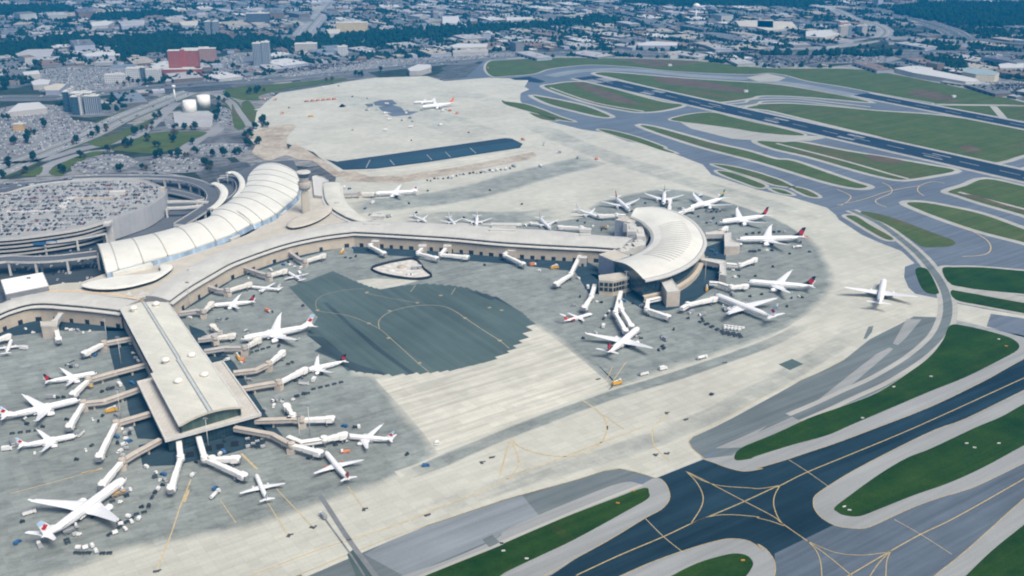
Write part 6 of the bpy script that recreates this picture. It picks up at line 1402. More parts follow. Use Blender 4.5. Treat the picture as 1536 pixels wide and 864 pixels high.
for px, a in ((q('B1', 410, 150, 520, 95, 700, 80, 790, 130, 720, 170, 600, 195, 480, 190), -.25), (q('B1', 870, 130, 900, 105, 1090, 100, 1210, 135, 1150, 180, 1000, 190, 880, 180), -.1), (q('B1', 1080, 70, 1170, 20, 1400, 20, 1425, 60, 1380, 95, 1200, 100), .1),
              (q('A1', 1000, 660, 1240, 660, 1240, 720, 960, 740), 0), (q('A1', 1270, 620, 1330, 640, 1330, 720, 1265, 730), 1.4), (q('A2', -50, 400, 300, 350, 560, 330, 700, 330, 560, 375, 250, 410, -50, 440), .1), (q('A1', 1180, 430, 1520, 400, 1520, 450, 1180, 470), .1),
              (q('A4', -30, 325, 400, 315, 600, 330, 560, 350, 300, 365, -30, 380), 0), (q('A4', 1180, 500, 1536, 480, 1536, 540, 1300, 530), -.2), (q('A1', 850, 330, 960, 330, 940, 420, 720, 390), .1), ([(0, 162), (85, 158), (110, 180), (150, 187), (60, 224), (0, 240)], .45), ([(430, 102), (520, 93), (640, 86), (775, 78), (775, 84), (640, 94), (430, 116)], .1), ([(60, 104), (165, 100), (220, 120), (180, 134), (60, 138)], .1), ([(1140, 82), (1330, 82), (1330, 94), (1140, 94)], 0), ([(1460, 122), (1560, 124), (1560, 146), (1480, 134)], -.3), ([(330, 86), (380, 78), (380, 104), (330, 112)], .1)):
    sheet('parking_lot', px, -.15, M_LOT, smooth=2); fill(px, -.1, a, 'in a lot', .5, 2.9, 11)
for k in ('band', 'south', 'low', 'north', 'east'):
    g_ = resample(GL(sm(HW[k], 4)), 400)
    for i in range(70 if k != 'band' else 150):
        j = R.randrange(2, 398); d = (g_[j + 1] - g_[j]).normalized(); s = R.choice((-.38, -.3, -.17, .17, .3, .38)) * WID[k]
        rest_car(g_[j].x - d.y * s, g_[j].y + d.x * s, -.18, math.atan2(d.y, d.x))
fill([(0, 380), (60, 376), (140, 362), (150, 420), (100, 430), (0, 400)], -.1, .15, 'in a lot', .22, 4, 9)
tag(CARS_REST.build('distant_cars', [plain('car_' + c, CARC[c], .3, .03, .5, 0, .6) for c in RESTC] + [M_WINDOW]), kind='stuff')
# ------------------------------------------------------------------ landside landmarks
def facade(name, c, win, w=3.2, h=3.3, mort=.5):
    t = NT(name); g = t.t.nodes.new('ShaderNodeNewGeometry'); sx = t.t.nodes.new('ShaderNodeSeparateXYZ'); t.l(g.outputs['Position'], sx.inputs['Vector'])
    cx = t.t.nodes.new('ShaderNodeCombineXYZ'); t.l(t.math('ADD', sx.outputs['X'], t.math('MULTIPLY', sx.outputs['Y'], .8)), cx.inputs['X']); t.l(sx.outputs['Z'], cx.inputs['Y'])
    b = t.t.nodes.new('ShaderNodeTexBrick'); b.offset = 0; b.inputs['Scale'].default_value = 1; b.inputs['Brick Width'].default_value = w; b.inputs['Row Height'].default_value = h
    b.inputs['Mortar Size'].default_value = mort; b.inputs['Color1'].default_value = (*win, 1); b.inputs['Color2'].default_value = (*vary(win, 1.8), 1); b.inputs['Mortar'].default_value = (*c, 1)
    t.l(cx.outputs['Vector'], b.inputs['Vector']); return t.out(b.outputs['Color'], .6)
FM = dict(red=facade('red_brick_facade', (.36, .10, .065), (.10, .06, .06), 4, 3.3, .9), redg=facade('rose_facade', (.40, .24, .19), (.12, .10, .1), 4, 3.3, .9), grey=facade('grey_facade', (.40, .41, .43), (.05, .08, .11), 3.5, 60, .7), glass=facade('teal_facade', (.07, .11, .13), (.02, .05, .07), 3, 3.3, .25),
          white=facade('white_facade', (.62, .61, .58), (.08, .11, .14), 4, 3.6, .9), yel=facade('yellow_facade', (.62, .50, .28), (.2, .2, .18), 5, 3.5, 1), dark=facade('dark_facade', (.12, .14, .16), (.03, .05, .07), 4, 3.5, .6), beige=facade('beige_facade', (.5, .46, .40), (.1, .11, .12), 4, 3.5, 1))
def block(name, label, cat, base, parts, rz=None):
    """parts: (dx, dy, w, d, h, facade, part name) round the pixel of the front foot"""
    v = G(base, 0); rt = empty(name, (v.x, v.y, -.3), .1 if rz is None else rz, label, cat)
    for dx, dy, w, d, h, f, nm in parts:
        o = MB().box((dx, dy + d / 2, 0), (w, d, h)).build(nm, FM[f] if isinstance(f, str) else f, rt)
        MB().box((dx, dy + d / 2, h), (w + .8, d + .8, .7)).box((dx + w * .15, dy + d / 2, h + .7), (w * .3, d * .4, 2.6)).build('roof', M_LEDGE if f != 'white' else M_SILL, o)
    return rt
block('hotel_building', 'broad red brick hotel tower on a lower red podium', 'hotel', (275, 112), [(0, 14, 60, 18, 46, 'red', 'tower'), (-2, 0, 78, 12, 11, 'red', 'podium'), (0, 12.6, 9, 1.2, 49, plain('bright_red_brick', (.34, .085, .06)), 'stair_shaft')])
block('hotel_building', 'faded rose slab hotel standing behind the red brick hotel', 'hotel', (299, 92), [(0, 0, 72, 16, 27, 'redg', 'tower')])
block('hotel_building', 'dark teal glass hotel with white fins beside the white-roofed shed', 'hotel', (118, 172), [(-24, 26, 12, 22, 34, 'glass', 'wing'), (-16, 22, 4, 24, 39, 'white', 'fin'), (2, 16, 36, 20, 33, 'grey', 'tower'), (-3, 0, 13, 16, 30, 'glass', 'front_wing'), (5, -2, 4, 16, 33, 'white', 'fin'), (22, 2, 24, 16, 30, 'grey', 'side_wing')])
block('office_tower', 'tall ribbed grey tower pair right of the two red hotels', 'tower', (393, 99), [(-9, 0, 17, 20, 47, 'grey', 'tower'), (9, 2, 17, 20, 49, 'grey', 'tower')])
block('office_building', 'row of three stepped white office blocks below the red hotels', 'office', (203, 124), [(-38, 0, 40, 16, 16, 'white', 'wing'), (0, 8, 36, 18, 26, 'white', 'wing'), (34, 4, 28, 16, 24, 'white', 'wing'), (14, 6, 8, 10, 28, 'dark', 'stair_shaft')])
block('apartment_building', 'twin grey apartment towers at the edge of the far wood', 'apartments', (318, 57), [(-9, 0, 14, 20, 40, 'grey', 'tower'), (10, 0, 14, 20, 40, 'grey', 'tower')])
block('office_building', 'dark far office slab above the twin grey towers', 'office', (387, 37), [(0, 0, 62, 20, 30, 'dark', 'slab')])
block('office_building', 'long beige office block at the foot of the northern road', 'office', (459, 78), [(0, 0, 50, 24, 18, 'beige', 'slab')])
block('office_building', 'small cube-shaped bright white tower block by the airport highway', 'office', (514, 83), [(0, 0, 22, 18, 19, 'white', 'slab')])
block('apartment_building', 'wide yellow apartment block before the far wood', 'apartments', (528, 47), [(0, 0, 82, 24, 22, 'yel', 'slab')])
block('hotel_building', 'pale hotel with dark glass strip in the right industrial district', 'hotel', (1270, 55), [(-8, 0, 20, 18, 26, 'beige', 'tower'), (6, 2, 14, 18, 28, 'grey', 'tower'), (0, 20, 22, 12, 34, 'redg', 'core')])
block('office_building', 'small beige and glass office block right of the pale hotel', 'office', (1293, 51), [(-8, 0, 14, 14, 20, 'glass', 'wing'), (6, 0, 14, 14, 22, 'beige', 'wing')])
block('kiosk_building', 'little tan box of a building in the left hotel car park', 'kiosk', (28, 196), [(0, 0, 16, 10, 10, plain('tan_wall', (.50, .34, .16)), 'walls')])
v = G((263, 153)); rt = empty('chimney', (v.x, v.y, -.3), 0, 'slender white chimney beside the white storage tanks', 'chimney')
MB().cyl((0, 0, 0), (0, 0, 26), 1.6, 1.3, n=10).build('shaft', M_BRW, rt); MB().cyl((0, 0, 26), (0, 0, 30), 3.2, 3.0, n=10).build('head', M_BRW, rt)
for p, r, h, lb in (((283, 172), 11, 22, 'front one of the two white storage tanks'), ((304, 163), 11, 21, 'rear one of the two white storage tanks')):
    v = G(p); rt = empty('storage_tank', (v.x, v.y, -.3), 0, lb, 'tank'); MB().cyl((0, r, 0), (0, r, h), r, n=24).build('shell', plain('tank_white', (.80, .78, .70), .5, .04), rt); MB().cyl((0, r, h), (0, r, h + .6), r * .98, .6, n=24, smooth=False).build('roof', plain('tank_roof', (.82, .80, .74), .5, .04), rt)
    MB().box((-r * .9, r * .2, 0), (1, 1, h)).build('ladder', M_STEEL, rt)
def shed(name, px, z, label, cat, wall, roof): return flat_building(name, px, z, label, cat, wall, roof, .2, 0, -.3)[0]
M_WR = plain('white_shed_roof', (.52, .52, .51), .6, .04); M_PALER = plain('pale_shed_roof', (.36, .36, .36), .7, .12, .03); M_TEALR = plain('teal_roof', (.28, .36, .37), .5, .08)
shed('warehouse', q('A1', 40, 648, 105, 596, 225, 588, 272, 622), 9, 'bright white-roofed shed left of the teal glass hotel', 'shed', M_WALLG, M_WR)
shed('utility_building', q('A1', 1000, 650, 1090, 640, 1200, 640, 1230, 660, 1215, 730, 1010, 730), 3, 'grey flat utility building wrapping the storage tanks', 'building', M_WALLG, M_PALER)
shed('tent_hall', q('A2', 890, 395, 950, 370, 1020, 372, 1025, 388, 960, 408, 900, 408), 10, 'white domed hall at the far edge of the remote apron', 'hall', M_WALLG, M_WR)
shed('hangar', q('A4', 790, 392, 900, 378, 1010, 390, 1010, 402, 1260, 452, 1280, 468, 1200, 470, 900, 420), 9, 'long bright white low hangar at the right edge of the airfield', 'hangar', M_SILL, M_WR)
shed('hangar', q('A4', 1180, 412, 1210, 392, 1340, 402, 1395, 420, 1370, 432, 1260, 428), 14, 'pale hangar with teal roof at the right edge of the airfield', 'hangar', plain('cream_hangar', (.6, .55, .42)), M_TEALR)
NAMED = [(q('A3', 755, 250, 840, 238, 985, 244, 980, 262, 760, 262), 'wide white warehouse with dark front beyond the airfield grass'), (q('A2', 1140, 262, 1180, 250, 1350, 252, 1340, 270, 1150, 275), 'long white warehouse front row beyond the remote apron'), (q('A2', 1150, 290, 1350, 283, 1352, 296, 1150, 302), 'low cream warehouse strip beside the airport highway'),
         (q('A1', 470, 315, 560, 298, 660, 300, 660, 318, 500, 325), 'bright white warehouse before the left wood'), (q('A1', 90, 310, 160, 285, 310, 282, 290, 320, 120, 335), 'broad pale warehouse at the left wood edge'), (q('A1', 520, 130, 600, 118, 660, 125, 620, 145, 530, 150), 'far white warehouse above the left wood'), (q('A1', 690, 125, 830, 115, 830, 140, 700, 150), 'far pale warehouse in the middle of the left town'),
         (q('A1', 1030, 125, 1140, 118, 1135, 145, 1050, 148), 'far bright warehouse left of the twin grey towers'), (q('A1', 180, 470, 230, 455, 290, 460, 280, 485, 190, 490), 'small white shed above the left airport highway'), (q('A1', 255, 500, 330, 480, 380, 485, 340, 520, 260, 520), 'cream shed beside the left airport highway'), (q('A1', 130, 415, 220, 405, 230, 425, 140, 432), 'little pale shed row left of the white offices'),
         (q('A3', 1320, 120, 1536, 115, 1536, 160, 1340, 150), 'wide cream warehouse group in the middle of the far district'), (q('A4', 0, 118, 200, 125, 230, 160, 60, 175, 0, 160), 'large cream warehouse at the centre right of the far district'), (q('A3', 0, 100, 150, 98, 150, 110, 0, 118), 'thin far white warehouse above the tree belt'), (q('A2', 1090, 95, 1180, 92, 1190, 130, 1090, 135), 'square pale warehouse at the far tree belt'),
         (q('A2', 420, 170, 500, 165, 500, 190, 410, 195), 'low yellowish annex left of the wide yellow apartment block'), (q('A4', 280, 180, 420, 170, 480, 195, 380, 215, 280, 210), 'flat beige warehouse left of the pale hotel'), (q('A4', 1390, 370, 1536, 350, 1536, 390, 1400, 392), 'pale gravel-roofed depot at the right edge')]
for px, lb in NAMED: shed('warehouse', px, 9, lb, 'warehouse', R.choice((M_WALLG, M_BLUEG, M_WALL)), R.choice((M_WR, M_PALER, M_LOWR)) if 'white' not in lb else M_WR)
v = G(q('A3', 1089, 108)[0]); rt = empty('water_tower', (v.x, v.y, -.3), 0, 'white water tower on a stem in the far middle district', 'water tower')
MB().cyl((0, 0, 0), (0, 0, 32), 3, 2.4, n=10).build('stem', M_BRW, rt); MB().grid([[(r * math.cos(a), r * math.sin(a), z) for a in [6.283 * i / 16 for i in range(16)]] for r, z in ((2.4, 30), (9, 34), (10, 38), (7, 42), (.1, 44))], 0, True, True).build('tank', M_BRW, rt)
# ------------------------------------------------------------------ woods, trees
t = NT('leaf_cover'); oi = t.t.nodes.new('ShaderNodeNewGeometry')
M_LEAF = t.out(t.ramp(t.noise(t.pos(), .05, 5, .7), (.3, (.004, .017, .009)), (.55, (.009, .030, .013)), (.75, (.036, .038, .019))), .95, 0, .1)
M_BARK = plain('bark', (.09, .07, .05), .9)
def crown_mb(m, c, r, h, n, mi=0):
    """leaf clumps scattered through an uneven crown volume"""
    for i in range(n):
        a, b = R.uniform(0, 6.283), R.uniform(-1, 1); rr = r * (R.random() ** .4) * (.8 + .35 * math.sin(a * 3 + c[0]))
        s = math.sqrt(1 - b * b); p = Vector((c[0] + rr * s * math.cos(a), c[1] + rr * s * math.sin(a), c[2] + h * b * .5 * R.uniform(.6, 1)))
        q_ = r * R.uniform(.26, .46); u = Vector((R.gauss(0, 1), R.gauss(0, 1), R.gauss(0, 1))).normalized(); w = u.orthogonal().normalized(); x = u.cross(w)
        m.add([p + w * q_, p + x * q_, p - w * q_, p - x * q_, p + u * q_ * .7, p - u * q_ * .5], [(0, 1, 4), (1, 2, 4), (2, 3, 4), (3, 0, 4), (1, 0, 5), (2, 1, 5), (3, 2, 5), (0, 3, 5)], mi)
def blob(m, x, y, z, r, h, mi=0):
    k = 6; o = R.uniform(0, 6.28); rows = []
    for f, zz in ((.8, 0), (1.05, .35), (.75, .75), (.25, 1)):
        rows.append([(x + r * f * math.cos(o + 6.283 * i / k) * R.uniform(.7, 1.2), y + r * f * math.sin(o + 6.283 * i / k) * R.uniform(.7, 1.2), z + h * zz * R.uniform(.8, 1.1)) for i in range(k)])
    m.grid(rows, mi, False, True); n = len(m.v); m.f.append(tuple(range(n - k, n))); m.m.append(mi); m.sm.append(False)
WOODS = [([(-40, 76), (60, 60), (110, 56), (180, 60), (230, 54), (290, 57), (400, 58), (440, 62), (440, 72), (330, 76), (240, 85), (200, 80), (175, 70), (90, 70), (30, 84), (-40, 94)], 'left'), ([(455, 54), (560, 49), (660, 42), (780, 38), (900, 27), (935, 27), (930, 36), (800, 44), (660, 58), (560, 71), (470, 74), (440, 64)], 'mid'), ([(1340, 13), (1400, 7), (1600, 7), (1600, 42), (1480, 40), (1400, 32), (1345, 21)], 'right'), ([(930, 3), (1100, 1), (1230, 4), (1240, 11), (1060, 10), (940, 8)], 'far'), ([(1388, 90), (1440, 91), (1452, 105), (1425, 106), (1395, 97)], 'r2'), ([(1110, 82), (1230, 80), (1350, 82), (1345, 85), (1230, 84)], 'r3'), ([(165, 74), (230, 76), (225, 84), (180, 86)], 'l2'), ([(-40, 12), (90, 10), (130, 18), (60, 22), (-40, 24)], 'l3'), ([(130, 24), (190, 22), (260, 18), (270, 26), (200, 29), (140, 30)], 'l4')]
wm = MB(); WG = []
for px, nm in WOODS:
    g_ = [(v.x, v.y) for v in GL(px)]; WG.append(g_)
    xs, ys = [a[0] for a in g_], [a[1] for a in g_]; A_r = abs(area2(g_)) / 2; n = int(min(1500, A_r / 170))
    for i in range(n * 2):
        x, y = R.uniform(min(xs), max(xs)), R.uniform(min(ys), max(ys))
        if inpoly(x, y, g_): blob(wm, x, y, -.4, R.uniform(5, 10), R.uniform(8, 17))
tag(wm.build('wood', M_LEAF), kind='stuff')
TREE = []
M_CROWN = [M_LEAF, plain('leaf_dark', (.012, .038, .022), .95, .3, .5, 0, .1), plain('leaf_autumn', (.085, .07, .03), .95, .3, .5, 0, .1)]
def tree_proto(i):
    rt = empty('broadleaf_tree'); h = (8, 10, 7)[i]
    m = MB().cyl((0, 0, 0), (0, 0, h * .5), .32, .2, n=6)
    for k in range(4):
        a = k * 1.57 + i; m.cyl((0, 0, h * .38), (1.4 * math.cos(a), 1.4 * math.sin(a), h * .62), .14, .07, n=5)
    m.build('trunk', M_BARK, rt); c = MB(); crown_mb(c, (0, 0, h * .66), h * .42, h * .72, 46); c.build('crown', M_CROWN[i], rt); return rt
TP = [tree_proto(i) for i in range(3)]; TN = ['mid green', 'dark green', 'brownish autumn']; used = [0, 0, 0]; NTREE = [0]
def tree(p, where, i=None, s=None):
    i = R.choice((0, 1, 1, 2)) if i is None else i; v = G(p); s = s or R.uniform(.8, 1.4)
    if used[i]: o = dup(TP[i], (v.x, v.y, -.2), R.uniform(0, 6.28))
    else: o = TP[i]; o.location = (v.x, v.y, -.2); used[i] = 1
    o.scale = (s, s, s * R.uniform(.9, 1.2)); o['label'] = '%s tree %s' % (TN[i], where); o['category'] = 'tree'; o['group'] = '%s trees %s' % (TN[i], where); NTREE[0] += 1
def trees(where, tile, n, jx, jy, i, *c):
    for p in q(tile, *c):
        for k in range(n): tree((p[0] + R.uniform(-jx, jx), p[1] + R.uniform(-jy, jy)), where, i)
trees('on the lawn between the airport access roads', 'B1', 2, 4, 1.5, None, 730, 45, 760, 35, 910, 40, 990, 15, 1100, 30)
trees('on the lawn between the airport access roads', 'A1', 2, 4, 1.5, None, 840, 810, 980, 800, 720, 840, 1010, 780)
trees('along the access road south of the tanks', 'A1', 2, 5, 1.6, None, 900, 690, 915, 675, 880, 720, 830, 755, 790, 775, 860, 745, 1000, 742, 1050, 742, 1110, 745, 1240, 700, 1245, 660, 1250, 630, 1275, 590, 1300, 580)
trees('around the lots behind the ring road', 'B1', 2, 4, 1.5, None, 900, 100, 930, 105, 980, 95, 1040, 105, 1075, 100, 1180, 145, 1200, 160, 1225, 150, 1210, 175, 835, 175, 620, 70, 350, 180, 380, 190, 480, 100, 690, 180, 1130, 75, 1230, 95, 1290, 95, 1340, 90, 1380, 85)
trees('beside the bare earth at the corner of the remote apron', 'A2', 3, 5, 1.6, None, -30, 800, -10, 770, 20, 740, 60, 710, -20, 840, 30, 830, 70, 735)
trees('beside the left access highway', 'A1', 2, 5, 2, None, 30, 690, 140, 820, 150, 790, 90, 830, 200, 770, 260, 740, 520, 790, 560, 770, 600, 760, 430, 835, 640, 600, 700, 590, 740, 590)
trees('beside the left access highway', 'B1', 2, 5, 2, None, 40, 130, 60, 160, 180, 120, 20, 230, 140, 195)
trees('along the airport highway', 'A1', 2, 6, 1.6, None, 700, 490, 760, 480, 820, 485, 880, 480, 1110, 430, 1150, 420, 1100, 440, 1130, 400, 1380, 390, 1360, 400, 1450, 330, 1500, 520, 1480, 530, 1420, 545, 150, 370, 220, 375, 300, 370, 440, 340, 430, 330, 600, 350, 700, 355, 20, 470, 40, 510, 120, 460)
trees('along the airport highway', 'A2', 2, 6, 1.6, None, 30, 525, 40, 530, 50, 700, 590, 440, 620, 440, 740, 415, 110, 310, 150, 300, 190, 310, 300, 325, 350, 325, 400, 320, 440, 465, 1060, 265, 1110, 260, 1460, 200, 1490, 230, 1500, 270, 1260, 210, 1290, 205, 1400, 200, 760, 290, 850, 300)
trees('among the depots beyond the runways', 'A3', 2, 6, 1.4, None, 30, 220, 50, 250, 90, 270, 420, 210, 460, 240, 520, 260, 660, 200, 670, 180, 850, 150, 1100, 170, 1220, 245, 1030, 315, 1080, 318, 1450, 200, 1500, 210, 610, 130, 740, 265, 1300, 160)
trees('among the depots beyond the runways', 'A4', 2, 6, 1.4, None, 190, 180, 220, 190, 40, 210, 60, 215, 300, 230, 330, 225, 560, 220, 590, 215, 720, 325, 750, 330, 810, 320, 1000, 340, 1040, 345, 1100, 330, 1180, 325, 1250, 325, 1020, 360, 1320, 460, 400, 355, 1150, 240, 1180, 250)
# ------------------------------------------------------------------ infield signs, edge lights
SG = []
def sign(p, where, mat):
    v = G(p); rt = empty('taxiway_sign', (v.x, v.y, .14), R.uniform(-.3, .3), 'low %s taxiway sign board %s' % (mat, where), 'sign', 'low %s taxiway sign boards %s' % (mat, where))
    MB().box((0, 0, .35), (2.2, .35, .8)).build('board', M_VY if mat == 'yellow' else M_VW, rt); MB().box((-.8, 0, 0), (.2, .2, .4)).box((.8, 0, 0), (.2, .2, .4)).build('legs', M_STEEL, rt)
for p in q('D3', 640, 450, 730, 378, 1360, 780) + q('C4', 1433, 385): sign(p, 'on the near grass strips', 'yellow')
for p in q('D4', 500, 470, 530, 490, 1205, 105, 1250, 130, 1390, 105) + q('C4', 605, 800, 1000, 560, 785, 620, 1390, 345) + q('D2', 1440, 725) + q('D3', 115, 770): sign(p, 'on the near grass strips', 'white')
for p in q('A3', 940, 380, 1378, 530) + q('A4', 1130, 560): 
    v = G(p); rt = empty('radio_hut', (v.x, v.y, .14), .2, 'small white radio hut with thin mast in the far airfield grass', 'hut', 'radio huts in the far airfield grass')
    MB().box((0, 0, 0), (7, 5, 3.2)).build('wall', M_VW, rt); MB().box((0, 0, 3.2), (7.6, 5.6, .3)).build('roof', M_LEDGE, rt); MB().cyl((2, 0, 3), (2, 0, 16), .25, .1, n=6).build('mast', M_STEEL, rt)
# ------------------------------------------------------------------ the far town: buildings and small trees
BLOCK = [[(a.x, a.y) for a in GL(p_)] for p_ in (AIRF, APR, [(385, 250), (385, 140), (470, 128), (640, 112), (735, 112), (735, 90), (780, 85), (780, 250)])] + WG
for k, p_ in HW.items():
    g_ = GL(sm(p_, 4)); w = WID[k] / 2 + 12; l_, r_ = [], []
    for i, a in enumerate(g_):
        d = (g_[min(i + 1, len(g_) - 1)] - g_[max(i - 1, 0)]).normalized(); l_.append((a.x - d.y * w, a.y + d.x * w)); r_.append((a.x + d.y * w, a.y - d.x * w))
    BLOCK.append(l_ + r_[::-1])
for p_ in ([(80, 190), (150, 170), (265, 132), (400, 112), (520, 104), (640, 92), (735, 84), (735, 112), (640, 112), (480, 128), (400, 140), (390, 250), (300, 240), (140, 240), (60, 240)], [(-20, 136), (90, 134), (170, 128), (180, 150), (90, 158), (-20, 160)], [(-20, 160), (88, 152), (112, 178), (158, 186), (60, 228), (-20, 250)], [(425, 100), (520, 92), (640, 84), (780, 76), (780, 86), (640, 100), (420, 122)], [(1130, 76), (1330, 78), (1420, 92), (1330, 102), (1130, 96)], [(60, 100), (170, 96), (230, 120), (180, 138), (60, 140)], [(1450, 118), (1560, 120), (1560, 150), (1470, 135)], [(330, 82), (385, 72), (385, 108), (330, 116)]): BLOCK.append([(a.x, a.y) for a in GL(p_)])
for p_ in VERGE: BLOCK.append([(a.x, a.y) for a in GL(p_)])
for o in list(COL.objects):
    if o.get('category') in ('hotel', 'warehouse', 'office', 'apartments', 'tower', 'hangar', 'tank', 'shed', 'hall'):
        x, y = o.location.xy; BLOCK.append([(x - 45, y - 25), (x + 45, y - 25), (x + 45, y + 40), (x - 45, y + 40)])
TOWNA = GRID - .12 - math.pi / 2
ca, sa = math.cos(TOWNA), math.sin(TOWNA)
WCOL = dict(white=M_WR, pale=M_PALER, cream=plain('cream_shed_roof', (.35, .32, .27), .7, .1, .03), grey=plain('grey_shed_roof', (.14, .15, .16), .7, .15, .03), brown=plain('brown_shed_roof', (.19, .14, .115), .7, .15, .03), blue=plain('bluish_shed_roof', (.17, .20, .23), .6, .1, .03))
WALLC = [plain('shed_wall_white', (.40, .40, .38), .7, .1, .05), plain('shed_wall_grey', (.2, .2, .2), .7, .1, .05), plain('shed_wall_brown', (.17, .13, .10), .7, .1, .05), M_BLUEG]
SHED = {}
def shed_mesh(c, w):
    k = (c, w)
    if k not in SHED:
        m = MB(); m.box((0, 0, 0), (1, 1, .96), 0, 0); m.box((0, 0, .96), (1.01, 1.01, .04), 0, 1)
        m.box((.18, .1, 1.0), (.12, .14, .16), 0, 1); m.box((-.22, -.15, 1.0), (.09, .12, .14), 0, 0); m.box((.3, -.25, 1.0), (.06, .08, .12), 0, 0)
        for i in range(5): m.box((-.36 + i * .18, -.5, .02), (.09, .012, .5), 0, 2)
        o = m.build('warehouse', [WALLC[w], WCOL[c], M_DOOR]); SHED[k] = o.data; bpy.data.objects.remove(o)
    return SHED[k]
cand = []; placed = {}
def hit(x, y, r):
    cx, cy = int(x // 80), int(y // 80)
    for i in (-1, 0, 1):
        for j in (-1, 0, 1):
            for (a, b, s) in placed.get((cx + i, cy + j), ()):
                if abs(a - x) < r + s and abs(b - y) < (r + s): return True
    return False
tries = 0
while len(cand) < 1500 and tries < 30000:
    tries += 1
    y = 1250 + 2700 * R.random() ** .8; x = R.uniform(-1.15, 1.15) * y * .52
    if R.random() < .5: gx = x * ca + y * sa; gy = -x * sa + y * ca; gx = round(gx / 62) * 62; gy = round(gy / 44) * 44; x, y = gx * ca - gy * sa, gx * sa + gy * ca
    px = tops(x, y)
    if not (-60 < px[0] < 1600 and -14 < px[1] < 215): continue
    if px[0] > 1180 and px[1] < 82 and R.random() < .62: continue
    if inpoly(px[0], px[1], [(1310, 8), (1600, 8), (1600, 80), (1180, 80), (1180, 60), (1300, 50)]) and R.random() < .85: continue
    big = R.random() < .6; w = R.uniform(45, 105) if big else R.uniform(14, 34); d = R.uniform(30, 62) if big else R.uniform(10, 22); h = R.uniform(4, 7) if R.random() < .975 else R.uniform(12, 20)
    if not big and R.random() < .25: h *= .7
    r = max(w, d) * .46
    if any(inpoly(x, y, b) for b in BLOCK) or hit(x, y, r * .72): continue
    if inpoly(px[0], px[1], [(0, 0), (1, 0), (0, 1)]): continue
    placed.setdefault((int(x // 80), int(y // 80)), []).append((x, y, r * .72)); cand.append((w * d / y, x, y, w, d, h))
cand.sort(reverse=True)
REST = MB(); CN = list(WCOL); rest_m = [WCOL[c] for c in CN] + WALLC
SIDE = lambda px: 'in the left town' if px[0] < 460 else ('in the middle district beyond the apron' if px[0] < 900 else 'in the right district beyond the runways')
for i, (s, x, y, w, d, h) in enumerate(cand):
    c = R.choice(['white', 'pale', 'pale', 'pale', 'cream', 'cream', 'grey', 'grey', 'grey', 'grey', 'brown', 'blue']); k = R.randrange(4); rz = TOWNA + R.choice((0, 0, 0, .25, -.3))
    if i < 255:
        px = tops(x, y); o = bpy.data.objects.new('warehouse', shed_mesh(c, k)); COL.objects.link(o); o.location = (x, y, -.4); o.scale = (w, d, h); o.rotation_euler.z = rz
        wl = ('white', 'grey', 'brown', 'blue-grey')[k]
        lb = '%s warehouse with %s flat %s roof %s' % ('large' if w * d > 2200 else 'mid-sized', wl + ' walls and', c, SIDE(px)); tag(o, lb, 'warehouse', lb.replace('warehouse', 'warehouses'))
    else:
        REST.box((x, y, -.4), (w, d, h), rz, len(CN) + k); REST.box((x, y, h - .4), (w * 1.01, d * 1.01, .4), rz, CN.index(c)); REST.box((x + w * .2, y, h), (w * .14, d * .16, 1.6), rz, len(CN) + 1)
tag(REST.build('distant_buildings', rest_m), kind='stuff')
tm = MB(); n = 0
while n < 6700:
    y = 1250 + 2750 * R.random() ** .85; x = R.uniform(-1.1, 1.1) * y * .52; px = tops(x, y)
    if not (-50 < px[0] < 1590 and -14 < px[1] < 210): continue
    f = noise.noise(Vector((x * .006, y * .006, 3)))
    if f < -.12 and R.random() < .85: n += .2; continue
    if any(inpoly(x, y, b) for b in BLOCK): n += .1; continue
    n += 1
    for k in range(R.choice((1, 2, 3, 4))): blob(tm, x + R.uniform(-16, 16), y + R.uniform(-7, 7), -.4, R.uniform(3, 6), R.uniform(5, 10))
tag(tm.build('tree_cover', M_LEAF), kind='stuff')
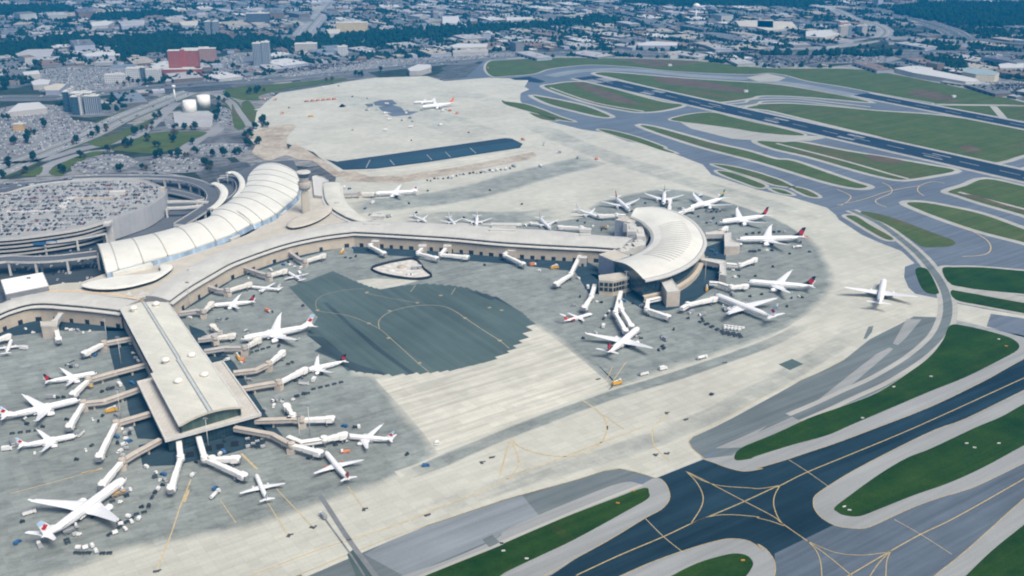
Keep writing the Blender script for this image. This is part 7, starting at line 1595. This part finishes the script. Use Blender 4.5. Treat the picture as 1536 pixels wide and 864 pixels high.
# ------------------------------------------------------------------ air, sky, light
hz = bpy.data.materials.new('haze'); hz.use_nodes = True; nt = hz.node_tree; nt.nodes.remove(nt.nodes['Principled BSDF'])
pv = nt.nodes.new('ShaderNodeVolumePrincipled'); pv.inputs['Color'].default_value = (.012, .43, 1.0, 1); pv.inputs['Density'].default_value = 0.98e-4; pv.inputs['Anisotropy'].default_value = 0
nt.links.new(pv.outputs['Volume'], nt.nodes['Material Output'].inputs['Volume'])
m = MB().box((0, 8000, -1.5), (19500, 19500, CH + 12)); tag(m.build('haze', hz), kind='stuff')
W = bpy.data.worlds.new('World'); SC.world = W; W.use_nodes = True; wt = W.node_tree
sk = wt.nodes.new('ShaderNodeTexSky'); sk.sky_type = 'NISHITA'; sk.sun_disc = False
EL, AZ = math.radians(56), math.radians(138)      # azimuth from +Y, clockwise
sk.sun_elevation = EL; sk.sun_rotation = AZ; sk.air_density = .7; sk.dust_density = 6.0; sk.ozone_density = .3; sk.altitude = 300
wt.links.new(sk.outputs['Color'], wt.nodes['Background'].inputs['Color']); wt.nodes['Background'].inputs['Strength'].default_value = .10
sd = bpy.data.lights.new('sun', 'SUN'); so = bpy.data.objects.new('sun', sd); COL.objects.link(so)
sd.energy = 2.6; sd.angle = math.radians(26); sd.color = (1, .96, .87)
dv = Vector((math.sin(AZ) * math.cos(EL), math.cos(AZ) * math.cos(EL), math.sin(EL))); so.rotation_euler = dv.to_track_quat('Z', 'Y').to_euler(); so.location = (0, 0, 900)
SC.view_settings.view_transform = 'Standard'; SC.view_settings.look = 'None'; SC.view_settings.gamma = 1.0; SC.view_settings.use_curve_mapping = False
SC.view_settings.exposure = 0.40
SC.render.engine = 'CYCLES'; SC.cycles.max_bounces = 4; SC.cycles.diffuse_bounces = 2; SC.cycles.glossy_bounces = 2; SC.cycles.volume_bounces = 1; SC.cycles.use_denoising = True; SC.cycles.pixel_filter_type = 'BLACKMAN_HARRIS'; SC.cycles.filter_width = 2.0
for o in list(COL.objects):
    if o.get('label') and not (4 <= len(o['label'].split()) <= 16): print('LABEL LENGTH', o.name, len(o['label'].split()), o['label'])
